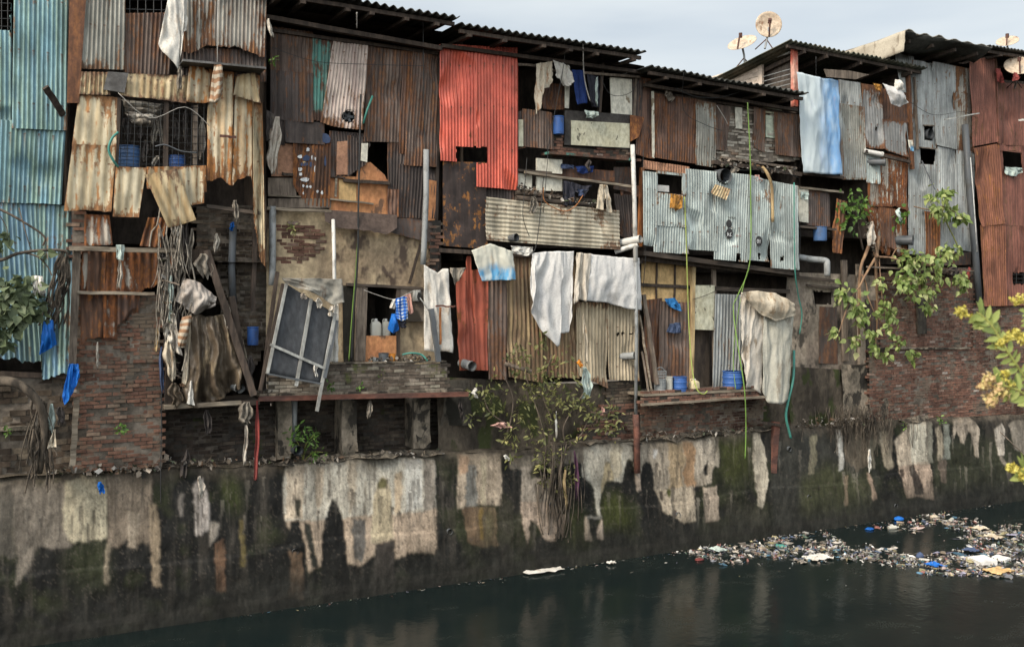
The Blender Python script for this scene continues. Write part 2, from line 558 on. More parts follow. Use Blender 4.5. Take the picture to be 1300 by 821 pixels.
M['grey'] = metal('galvanised_sheet', (.34, .335, .29), (.23, .22, .185), rust=.26, edge=.3, streak=.8, dirt=.6, rcol=GRY)
M['greyrust'] = metal('grey_rusting_sheet', (.35, .33, .28), (.20, .17, .14), rust=.40, edge=.35, streak=.9, dirt=.6, rcol=((.045, .025, .018), (.12, .06, .035), (.25, .12, .05)))
M['brown'] = metal('brown_rust_sheet', (.185, .135, .107), (.090, .062, .050), rust=.40, edge=.1, streak=.9, dirt=.5, orange=.4, rough=.8, rcol=((.042, .027, .021), (.125, .068, .046), (.26, .125, .058)))
M['darkbrown'] = metal('dark_rust_sheet', (.10, .077, .067), (.057, .045, .040), rust=.34, edge=.1, streak=.7, dirt=.5, orange=.2, rough=.8, rcol=MUT)
M['brown2'] = metal('red_brown_rust_sheet', (.17, .10, .072), (.085, .05, .038), rust=.42, edge=.25, streak=.9, dirt=.5, orange=.5, rough=.8, rcol=((.04, .022, .016), (.13, .06, .034), (.27, .115, .045)))
M['rustplate'] = metal('spotted_rust_plate', (.062, .044, .038), (.042, .031, .028), rust=.26, edge=.2, streak=.45, rcol=((.08, .04, .025), (.20, .085, .03), (.40, .18, .05)), patch=5.5, rough=.8)
M['rustorange'] = metal('orange_rust_sheet', (.17, .085, .05), (.08, .045, .03), rust=.46, edge=.3, streak=1.0, dirt=.5, orange=.75, rough=.85, rcol=((.045, .022, .015), (.15, .06, .028), (.32, .13, .04)))
M['rustwhite'] = metal('peeling_white_rust_sheet', (.40, .37, .31), (.25, .20, .16), rust=.54, edge=.35, streak=.9, dirt=.5, orange=.5, rough=.85)
M['pink'] = metal('pinkish_white_sheet', (.55, .46, .39), (.47, .36, .31), rust=.22, edge=.4, streak=.6, dirt=.4, rcol=((.06, .035, .025), (.16, .08, .045), (.3, .16, .08)))
M['peelteal'] = metal('peeling_teal_sheet', (.075, .24, .20), (.11, .20, .165), rust=.33, edge=.2, streak=.5, rcol=((.035, .022, .018), (.08, .045, .032), (.16, .08, .05)), patch=2.6)
M['red'] = metal('red_sheet', (.62, .125, .075), (.50, .090, .056), rust=.03, edge=.05, streak=.4, dirt=.25, rough=.42)
M['redlow'] = metal('faded_red_sheet', (.42, .105, .060), (.32, .078, .046), rust=.14, edge=.3, streak=.5, dirt=.4, rough=.55)
M['redbrown'] = metal('oxide_red_sheet', (.26, .105, .072), (.185, .075, .053), rust=.22, edge=.15, streak=.7, dirt=.5, orange=.3, rough=.65, rcol=((.05, .03, .024), (.13, .068, .046), (.26, .12, .06)))
M['redbrown2'] = metal('rusty_oxide_sheet', (.26, .105, .060), (.17, .068, .042), rust=.34, edge=.15, streak=.9, dirt=.5, orange=.5, rough=.75, rcol=((.05, .026, .018), (.17, .07, .036), (.32, .135, .05)))
M['palegrey'] = metal('pale_blue_grey_sheet', (.42, .47, .44), (.35, .385, .36), rust=.08, edge=.25, streak=.5, dirt=.4, rough=.45, rcol=GRY)
M['bluegrey'] = metal('blue_grey_sheet', (.365, .38, .365), (.275, .285, .275), rust=.16, edge=.15, streak=.9, dirt=.5, rough=.5, rcol=GRY)
M['greyperf'] = metal('grey_peeling_sheet', (.33, .325, .31), (.25, .245, .23), rust=.34, edge=.55, streak=.5, dirt=.4, orange=.45, rcol=((.05, .028, .02), (.14, .065, .035), (.27, .13, .06)))
M['ochre'] = metal('ochre_striped_sheet', (.33, .235, .125), (.15, .10, .06), rust=.36, edge=.15, streak=1.0, dirt=.6, orange=.5, rcol=GRY)
M['palebeige'] = metal('pale_beige_sheet', (.52, .43, .30), (.40, .32, .21), rust=.18, edge=.4, streak=.7, dirt=.6, orange=.6, rcol=GRY)
M['palehoriz'] = metal('pale_weathered_sheet', (.52, .46, .345), (.39, .335, .245), rust=.25, edge=.2, streak=.3, dirt=.4, orange=.6, rcol=GRY)
M['greyplate'] = plain('grey_plate', (.13, .125, .12), (.08, .075, .07), 2.0)
M['roof'] = plain('dark_roof_sheet', (.06, .058, .05), (.03, .03, .026), 1.5, (1, 1, 1), .9, .3)
M['rooflite'] = plain('weathered_roof_sheet', (.12, .11, .08), (.05, .055, .04), 1.6, (1, 1, 1), .9, .3)
M['in'] = plain('dark_interior', (.10, .08, .065), (.045, .036, .03), 1.8, (1, 1, .4))  # mottled dark brown for the room boxes behind the fronts
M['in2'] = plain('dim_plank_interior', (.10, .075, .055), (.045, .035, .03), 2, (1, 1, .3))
M['wood'] = wood('weathered_timber', (.19, .15, .115), (.09, .07, .055))
M['woodh'] = wood('weathered_rail_timber', (.26, .215, .16), (.12, .095, .07), True)
M['woodd'] = wood('dark_timber', (.075, .055, .042), (.035, .027, .022))
M['woodhd'] = wood('dark_rail_timber', (.085, .065, .05), (.04, .032, .026), True)
M['woodo'] = wood('orange_timber', (.36, .145, .05), (.2, .08, .035))
M['woody'] = wood('straw_timber', (.42, .31, .16), (.25, .17, .09))
M['orange'] = plain('orange_board', (.46, .215, .095), (.35, .15, .07), 1.8, (1, 1, .6), .85, .2, spots=((.14, .08, .05), 3.0, .62))
M['tanboard'] = plain('tan_board', (.52, .35, .165), (.42, .27, .12), 1.6, (1, 1, .6), .85, .15, spots=((.2, .13, .075), 2.6, .65))
M['pinkboard'] = plain('pinkish_board', (.37, .20, .12), (.28, .15, .095), 2)
M['creamboard'] = plain('cream_board', (.47, .45, .34), (.40, .37, .26), 2.2, (1, 1, .6), .7, .1, spots=((.12, .11, .08), 7, .64))
M['whiteboard'] = plain('white_board', (.55, .52, .43), (.46, .43, .35), 1.8, (1, 1, .6), .7, .1, spots=((.2, .16, .11), 5, .66))
M['lightpane'] = plain('greenish_white_pane', (.48, .51, .40), (.40, .43, .33), 1.5)
M['darkpanel'] = plain('dark_panel', (.055, .05, .045), (.035, .03, .028), 2)
M['flap'] = plain('brown_flap', (.095, .068, .055), (.06, .044, .037), 2.4, (1, 1, 1), .9, .4)
M['siding'] = wood('cream_siding', (.52, .44, .36), (.40, .32, .26), True)
M['postred'] = plain('pale_red_post', (.42, .26, .20), (.40, .08, .05), 2, (1, 1, .6))
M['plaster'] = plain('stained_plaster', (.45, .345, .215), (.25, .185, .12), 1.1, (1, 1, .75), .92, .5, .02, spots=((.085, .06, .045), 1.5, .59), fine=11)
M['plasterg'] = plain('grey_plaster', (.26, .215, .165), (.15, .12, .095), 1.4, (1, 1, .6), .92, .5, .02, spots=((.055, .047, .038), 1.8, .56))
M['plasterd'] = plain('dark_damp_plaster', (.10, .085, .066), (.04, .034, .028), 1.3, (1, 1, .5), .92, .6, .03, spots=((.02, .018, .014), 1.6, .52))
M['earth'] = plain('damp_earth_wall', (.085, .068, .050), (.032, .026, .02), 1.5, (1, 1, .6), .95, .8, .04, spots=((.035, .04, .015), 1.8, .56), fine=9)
M['lump'] = plain('lumpy_concrete', (.22, .18, .135), (.08, .068, .052), 2.4, (1, 1, .8), .95, .9, .04, spots=((.035, .03, .024), 3.0, .54), fine=9)
M['rustiron'] = plain('rusty_iron', (.14, .06, .042), (.075, .04, .032), 3, (.4, 1, 1), .85, .3)
M['mortar'] = plain('mortar', (.15, .125, .10), (.07, .058, .045), 2)
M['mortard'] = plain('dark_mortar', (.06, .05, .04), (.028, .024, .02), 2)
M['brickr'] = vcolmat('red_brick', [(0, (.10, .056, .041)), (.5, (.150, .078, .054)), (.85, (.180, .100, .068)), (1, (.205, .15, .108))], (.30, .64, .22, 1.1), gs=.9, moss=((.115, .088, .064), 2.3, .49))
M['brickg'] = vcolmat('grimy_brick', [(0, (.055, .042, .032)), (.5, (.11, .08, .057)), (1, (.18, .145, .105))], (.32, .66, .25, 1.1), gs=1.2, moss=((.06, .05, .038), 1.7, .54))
M['brickd'] = vcolmat('dark_brick', [(0, (.028, .022, .017)), (.5, (.052, .038, .03)), (1, (.10, .08, .06))], (.3, .7, .3, 1.1), gs=1.2, moss=((.03, .038, .012), 1.5, .58))  # darkest of the bricks, for the walls below platform and ledge
M['brickm'] = vcolmat('mossy_parapet_brick', [(0, (.09, .07, .055)), (.5, (.16, .125, .095)), (.8, (.21, .17, .135)), (1, (.29, .26, .20))], (.3, .7, .35, 1.15), gs=1.6, moss=((.075, .080, .03), 2.2, .57))
M['brickw'] = vcolmat('whitewashed_brick', [(0, (.20, .14, .10)), (.3, (.34, .29, .23)), (1, (.46, .42, .35))], (.3, .7, .6, 1.1), gs=1.5)
M['brickp'] = vcolmat('brown_brick', [(0, (.105, .058, .044)), (.5, (.160, .082, .058)), (.88, (.195, .108, .076)), (.96, (.23, .15, .115)), (1, (.32, .27, .23))], (.30, .66, .32, 1.2), gs=.8, moss=((.135, .10, .075), 2.2, .53))
M['pipe'] = plastic('grey_pipe', (.22, .225, .22), .55, .3, .7)
M['pipew'] = plastic('off_white_pipe', (.50, .48, .44), .5, .3, .6)
M['piped'] = plastic('dark_pipe', (.075, .08, .085), .5, .3, .6)
M['cable'] = plastic('black_cable', (.02, .02, .02), .5, .3, .2)
M['wire'] = plastic('pale_wire', (.30, .28, .25), .5, .3, .2)
M['hoseg'] = plastic('green_hose', (.14, .24, .05), .55, .3, .55)
M['hosey'] = plastic('yellow_green_hose', (.24, .28, .07), .55, .3, .55)
M['hoset'] = plastic('teal_hose', (.045, .18, .145), .5, .3, .4)
M['blue'] = plastic('blue_plastic', (.03, .085, .255), .5, .3, .6)
M['blue2'] = plastic('faded_blue_plastic', (.05, .105, .22), .5, .3, .6)
M['jerry'] = plastic('milky_plastic', (.42, .40, .34), .5, .3, .4)
M['jerrys'] = plastic('cream_plastic', (.52, .43, .26), .5, .3, .3)
M['metalc'] = plastic('dull_metal', (.20, .21, .21), .45, .5, .5)
M['white'] = plastic('white_plastic', (.62, .60, .56), .55, .3, .3)
M['orangep'] = plastic('orange_plastic', (.55, .2, .02), .5, .3, .3)
M['redp'] = plastic('red_plastic', (.50, .05, .03), .5, .3, .3)
M['mesh'] = plain('dusty_dark_mesh', (.052, .054, .058), (.035, .037, .04), 1.6, (1, 1, .4), .65, .1)
M['alu'] = plain('dull_aluminium', (.30, .30, .28), (.17, .165, .15), 4, (1, 1, .4), .5, .1)
M['dish'] = plain('cream_dish', (.44, .355, .265), (.35, .27, .195), 2.5, (1, 1, 1), .6, .1, spots=((.2, .12, .075), 4, .64))
M['dishback'] = plain('rusty_dish_arm', (.10, .05, .035), (.06, .03, .025), 6)
# cloth
M['cwhite'] = fabric('white_cloth', (.63, .60, .54), (.54, .50, .44), (.42, .35, .27), tr=.18)
M['cpale'] = fabric('pale_plastic_banner', (.62, .60, .57), (.50, .485, .47), (.40, .385, .365), sc=1.3, tr=.18)
M['csack'] = fabric('dirty_white_sacking', (.55, .50, .43), (.43, .37, .29), (.20, .145, .09), sc=1.4, tr=.18)
M['csackg'] = fabric('greenish_tarpaulin', (.46, .44, .37), (.38, .36, .29), (.25, .21, .16), sc=1.6, tr=.18)
M['ctarp'] = fabric('brown_plastic_sheet', (.095, .072, .05), (.055, .042, .03), (.19, .145, .09), sc=1.6, rough=.36)
M['cgrey'] = fabric('grey_tarpaulin', (.25, .235, .20), (.16, .145, .12), (.12, .085, .06), sc=2)
M['cbag'] = fabric('folded_tarpaulin', (.36, .32, .28), (.25, .21, .18), (.14, .11, .085), sc=2.6, rough=.6)
M['cblue'] = fabric('blue_bag_plastic', (.015, .12, .42), (.01, .07, .26), None, rough=.4)
M['cnavy'] = fabric('navy_denim', (.014, .03, .11), (.01, .018, .06), None)
M['cdark'] = fabric('dark_cloth', (.028, .028, .036), (.015, .015, .02), None)
M['cbluec'] = fabric('mid_blue_cloth', (.025, .13, .31), (.02, .08, .2), None)
M['cslate'] = fabric('slate_blue_cloth', (.055, .075, .13), (.035, .045, .08), None)
M['cbeige'] = fabric('beige_cloth', (.44, .38, .29), (.30, .24, .17), (.2, .13, .07))
M['cstain'] = fabric('rust_stained_cloth', (.46, .40, .31), (.30, .21, .13), (.25, .11, .04))
M['cpink'] = fabric('pink_cloth', (.50, .30, .25), (.38, .2, .16), None)
M['corange'] = fabric('orange_cloth', (.42, .20, .04), (.10, .055, .03), (.03, .025, .02), sc=7)
M['crag'] = fabric('weathered_rag', (.24, .21, .17), (.12, .10, .08), (.05, .04, .03), sc=5)
M['cragd'] = fabric('dark_rag', (.06, .05, .045), (.03, .026, .024), (.12, .10, .08), sc=5)
M['cragw'] = fabric('pale_rag', (.42, .38, .32), (.25, .2, .16), (.14, .09, .05), sc=5)
M['cragr'] = fabric('faded_red_rag', (.20, .045, .038), (.11, .032, .03), None)
M['cragt'] = fabric('teal_white_rag', (.38, .44, .40), (.25, .3, .27), (.15, .13, .1), sc=5)

def checked():
    N = NT('blue_checked_cloth'); v = N.coords()
    uv = N.n('ShaderNodeSeparateXYZ'); N.l(N.tc.outputs['UV'], uv.inputs[0])
    def stripe(o, f):
        s = N.math('SINE', N.math('MULTIPLY', o, f)); return N.rng(s, -.15, .15)
    a = stripe(uv.outputs[0], 19.0); b = stripe(uv.outputs[1], 44.0)
    k = N.math('MULTIPLY', N.math('ADD', a, b), .5)
    col = N.ramp(k, [(0, (.60, .60, .60)), (.5, (.07, .19, .50)), (1, (.015, .06, .26))])
    return N.done(N.bsdf(col, .9, .1))
M['ccheck'] = checked()

def bluebanner(name, blue, pale, lo, hi, axis=0, violet=None, nk=.7, mn=.25):
    """printed sheet: pale on one side, blue on the other, with uneven wash"""
    N = NT(name); v = N.coords()
    uv = N.n('ShaderNodeSeparateXYZ'); N.l(N.tc.outputs['UV'], uv.inputs[0])
    n = N.noise(v, 2.0, (1, 1, .4), 5, .6); n2 = N.noise(v, 3.5, (1.6, 1.6, .5), 5, .65)
    k = N.math('ADD', uv.outputs[axis], N.math('MULTIPLY', N.math('SUBTRACT', n, .5), nk))
    m = N.rng(k, lo, hi)
    m = N.math('MULTIPLY', m, N.rng(n2, .38, .6, mn, 1))
    col = N.mix(m, pale, blue)
    col = N.mix(N.rng(n2, .55, .7, 0, .55), col, violet or (.35, .27, .18))
    return N.done(N.bsdf(col, .5, .3))
M['bluetarp'] = bluebanner('blue_washed_tarpaulin', (.13, .27, .47), (.42, .47, .48), .30, .85, 0, (.30, .32, .42), .4, .6)
M['bluebanner'] = bluebanner('blue_printed_banner', (.06, .27, .48), (.50, .48, .40), .45, .72, 1, (.40, .27, .15))

def striped(name, a, b, f, axis=1):
    N = NT(name); v = N.coords()
    uv = N.n('ShaderNodeSeparateXYZ'); N.l(N.tc.outputs['UV'], uv.inputs[0])
    s = N.rng(N.math('SINE', N.math('MULTIPLY', uv.outputs[axis], f)), -.3, .3)
    g = N.noise(v, 6, (1, 1, 1), 4, .6)
    return N.done(N.bsdf(N.scalecol(N.mix(s, a, b), N.rng(g, .3, .7, .6, 1.1)), .9, .1))
M['cstripe'] = striped('orange_striped_ticking', (.40, .34, .26), (.27, .155, .09), 30)

def stainwall():
    """old concrete; the per-vertex colour holds what algae, lime and rust left on it"""
    N = NT('stained_retaining_concrete'); v = N.coords()
    at = N.n('ShaderNodeAttribute'); at.attribute_name = 'Col'
    s1 = N.noise(v, 1.3, (5, 5, .4), 3, .55); s2 = N.noise(v, 3.0, (5, 5, .5), 2, .5)
    n = N.noise(v, 3.5, (1, 1, .8), 6, .7); f = N.noise(v, 24, (1, 1, .7), 5, .75)
    col = N.scalecol(at.outputs['Color'], N.rng(s1, .3, .7, .86, 1.14)); col = N.scalecol(col, N.rng(n, .28, .72, .62, 1.3))
    col = N.scalecol(col, N.rng(f, .28, .72, .78, 1.2)); col = N.scalecol(col, N.rng(s2, .35, .7, 1.06, .88))
    sp = N.n('ShaderNodeSeparateColor'); N.l(at.outputs['Color'], sp.inputs[0])
    r = N.rng(sp.outputs[0], .02, .2, .6, .93)
    return N.done(N.bsdf(col, r, .14, f, .6, .014))
M['stain'] = stainwall()

def water():
    N = NT('murky_canal_water'); tc = N.n('ShaderNodeTexCoord')
    v = tc.outputs['Object']
    a = N.noise(v, 1.6, (1, 1, 1), 3, .55); b = N.noise(v, 8, (1, 1, 1), 3, .55); s = N.noise(v, .55, (1, 1.6, 1), 6, .68); g = N.noise(v, 38, (1, 1, 1), 3, .7)
    h = N.math('MULTIPLY_ADD', b, .35, a)
    scum = N.math('MULTIPLY', N.rng(s, .52, .66), N.rng(g, .42, .62))
    col = N.mix(N.rng(s, .3, .7), (.0045, .0085, .0085), (.007, .011, .010)); col = N.mix(N.math('MULTIPLY', scum, .3), col, (.035, .035, .029))
    r = N.math('MULTIPLY_ADD', scum, .25, N.rng(s, .35, .7, .12, .18))
    return N.done(N.bsdf(col, r, .24, h, .18, .05))
M['water'] = water()
M['rub'] = None
def rubbish():
    N = NT('floating_rubbish'); v = N.coords()
    at = N.n('ShaderNodeAttribute'); at.attribute_name = 'Col'
    f = N.noise(v, 9, (1, 1, 1), 4, .6)
    return N.done(N.bsdf(N.scalecol(at.outputs['Color'], N.rng(f, .3, .7, .55, 1.15)), .6, .3))
M['rub'] = rubbish()
M['leafp'] = leafmat('fig_leaf', [(0, (.07, .12, .025)), (.45, (.20, .26, .075)), (.8, (.34, .37, .15)), (1, (.44, .42, .22))])
M['leafd'] = leafmat('dark_broad_leaf', [(0, (.045, .062, .03)), (.5, (.095, .12, .06)), (1, (.18, .21, .115))])
M['leafo'] = leafmat('olive_leaf', [(0, (.04, .05, .017)), (.5, (.125, .13, .045)), (.85, (.235, .22, .085)), (1, (.36, .33, .13))])
M['leafg'] = leafmat('fresh_green_leaf', [(0, (.035, .075, .015)), (.6, (.085, .16, .03)), (1, (.16, .24, .06))])
M['leaff'] = leafmat('yellow_green_leaf', [(0, (.11, .15, .04)), (.5, (.24, .28, .075)), (1, (.38, .38, .13))], .3)
M['petal'] = leafmat('cream_pink_petal', [(0, (.46, .28, .15)), (.5, (.50, .36, .17)), (1, (.50, .45, .16))], .25)
M['petaly'] = leafmat('yellow_petal', [(0, (.42, .34, .05)), (1, (.58, .52, .14))], .25)
M['bark'] = plain('grey_brown_bark', (.13, .10, .075), (.06, .048, .038), 5, (1, 1, .3), .9, .5)
M['barkr'] = plain('reddish_twig', (.24, .15, .085), (.14, .085, .055), 5, (1, 1, .3), .8, .3)
M['stemg'] = plain('green_stem', (.24, .25, .07), (.17, .17, .05), 6)
M['debris'] = plain('dry_root_debris', (.10, .08, .06), (.03, .025, .02), 6, (1, 1, .3), .95, .5)
M['ground'] = plain('packed_earth', (.11, .09, .07), (.07, .058, .045), .6, (1, 1, 1), .95, .4, .02)
M['ink'] = plain('black_stencil_paint', (.03, .03, .03), (.04, .04, .04))
M['inkw'] = plain('white_stencil_paint', (.62, .62, .6), (.5, .5, .5))
M['inkr'] = plain('faded_red_stencil_paint', (.30, .14, .13), (.25, .13, .12))
M['cpurple'] = fabric('purple_plastic', (.10, .04, .075), (.05, .028, .04), None)
M['gable'] = fabric('dusty_gable_tarpaulin', (.33, .29, .225), (.25, .215, .165), (.15, .12, .085), sc=1.6)
# ------------------------------------------------------------------ camera, sky, sun
cam = bpy.data.cameras.new('camera'); co = bpy.data.objects.new('camera', cam); COL.objects.link(co)
co.location = (0, 0, CAMZ); co.rotation_euler = (math.radians(90), 0, 0)
cam.sensor_width = 36; cam.lens = 36*FPX/1300; cam.shift_y = -(410.5-370)/1300
cam.clip_end = 3000; cam.clip_start = .05
cam.dof.use_dof = True; cam.dof.focus_distance = 21; cam.dof.aperture_fstop = 2.8
scene.camera = co

SUN = Vector((-.66, -.72, .80)).normalized()       # towards the sun: behind the camera, from its left
elev = math.asin(SUN.z); azim = math.atan2(SUN.x, SUN.y)
wd = bpy.data.worlds.new('World'); scene.world = wd; wd.use_nodes = True
wt = wd.node_tree; wt.nodes.clear()
wo = wt.nodes.new('ShaderNodeOutputWorld'); bg = wt.nodes.new('ShaderNodeBackground')
sky = wt.nodes.new('ShaderNodeTexSky'); sky.sky_type = 'NISHITA'; sky.sun_disc = False
sky.sun_elevation = elev; sky.sun_rotation = azim
sky.air_density = 1.0; sky.dust_density = 3.0; sky.ozone_density = 1.0
tcw = wt.nodes.new('ShaderNodeTexCoord'); mpw = wt.nodes.new('ShaderNodeMapping'); mpw.inputs['Scale'].default_value = (1.0, 1.0, 4.5)
mpw.inputs['Rotation'].default_value = (0, math.radians(-14), 0)
nw = wt.nodes.new('ShaderNodeTexNoise'); nw.inputs['Scale'].default_value = 1.9; nw.inputs['Detail'].default_value = 5
mr = wt.nodes.new('ShaderNodeMapRange'); mr.inputs[1].default_value = .36; mr.inputs[2].default_value = .64; mr.inputs[3].default_value = .58; mr.inputs[4].default_value = .96
mxw = wt.nodes.new('ShaderNodeMix'); mxw.data_type = 'RGBA'; mxw.inputs[7].default_value = (7.1, 7.55, 7.7, 1)
wt.links.new(tcw.outputs['Generated'], mpw.inputs[0]); wt.links.new(mpw.outputs[0], nw.inputs['Vector'])
wt.links.new(nw.outputs['Fac'], mr.inputs[0]); wt.links.new(mr.outputs[0], mxw.inputs[0])
wt.links.new(sky.outputs[0], mxw.inputs[6]); wt.links.new(sky.outputs[0], mxw.inputs[6])
dt = wt.nodes.new('ShaderNodeVectorMath'); dt.operation = 'DOT_PRODUCT'; dt.inputs[1].default_value = SUN
wt.links.new(tcw.outputs['Generated'], dt.inputs[0])
gl = wt.nodes.new('ShaderNodeMapRange'); gl.interpolation_type = 'SMOOTHSTEP'; gl.inputs[1].default_value = -.1; gl.inputs[2].default_value = 1; gl.inputs[3].default_value = 1; gl.inputs[4].default_value = 3.2
wt.links.new(dt.outputs['Value'], gl.inputs[0])
ms = wt.nodes.new('ShaderNodeVectorMath'); ms.operation = 'SCALE'
wt.links.new(mxw.outputs[2], ms.inputs[0]); wt.links.new(gl.outputs[0], ms.inputs['Scale']); wt.links.new(ms.outputs[0], bg.inputs[0])
bg.inputs[1].default_value = .068
wt.links.new(bg.outputs[0], wo.inputs[0])
sl = bpy.data.lights.new('sun', 'SUN'); so = bpy.data.objects.new('sun', sl); COL.objects.link(so)
sl.energy = 2.0; sl.angle = math.radians(16); sl.color = (1.0, .89, .74)
so.rotation_euler = (-SUN).to_track_quat('-Z', 'Y').to_euler()
scene.view_settings.view_transform = 'Standard'; scene.view_settings.look = 'None'
scene.view_settings.exposure = 0.88; scene.view_settings.gamma = 1.0
scene.cycles.max_bounces = 5; scene.cycles.diffuse_bounces = 3; scene.cycles.glossy_bounces = 3
scene.cycles.transmission_bounces = 2; scene.cycles.caustics_reflective = False; scene.cycles.caustics_refractive = False
scene.cycles.use_denoising = True

# ------------------------------------------------------------------ ground, water, bank
mb = MB(); mb.add([(-400, 300, 0), (400, 300, 0), (400, -1.0, 0), (-400, -1.0, 0)], [(0, 1, 2, 3)])
o = mb.build('water', M['water'], base=(0, 0, 0)); tagit(o, kind='structure')
mb = MB(); mb.add([(-900, -.75, 2.0), (900, -.75, 2.0), (900, -900, 2.0), (-900, -900, 2.0)], [(0, 1, 2, 3)])
o = mb.build('ground', M['ground'], base=(0, 0, 0)); tagit(o, kind='structure')
# the bank the photographer stands on, out of the frame below
me = bpy.data.meshes.new('bank'); vs = []; fs = []
for i in range(41):
    x = -30+60*i/40
    for j, (y, z) in enumerate(((-40, 2.7), (-6, 2.7), (0, 2.6), (3.2, 2.4), (4.6, 2.0), (5.6, 1.0), (6.2, -.4))):
        vs.append((x, y+.5*nz(x*.4, j), z+.15*nz(x*.5, j+9)))
for i in range(40):
    for j in range(6): a = i*7+j; fs.append((a, a+1, a+8, a+7))
me.from_pydata(vs, [], fs); me.materials.append(M['ground']); o = bpy.data.objects.new('bank', me); COL.objects.link(o); tagit(o, kind='structure')

# ------------------------------------------------------------------ canal wall
WT = [(-140, 622), (0, 606), (95, 599), (200, 592), (340, 590), (358, 588), (440, 580), (552, 575), (640, 572), (700, 566), (745, 561), (812, 561), (822, 556),
      (912, 550), (960, 544), (1010, 540), (1062, 541), (1130, 533), (1230, 529), (1300, 526), (1440, 520)]
WTOP = [P(x, y, .25) for x, y in WT]
def walltop(u):
    for a, b in zip(WTOP, WTOP[1:]):
        if a[0] <= u <= b[0]: return a[2]+(b[2]-a[2])*(u-a[0])/(b[0]-a[0])
    return WTOP[0][2] if u < WTOP[0][0] else WTOP[-1][2]
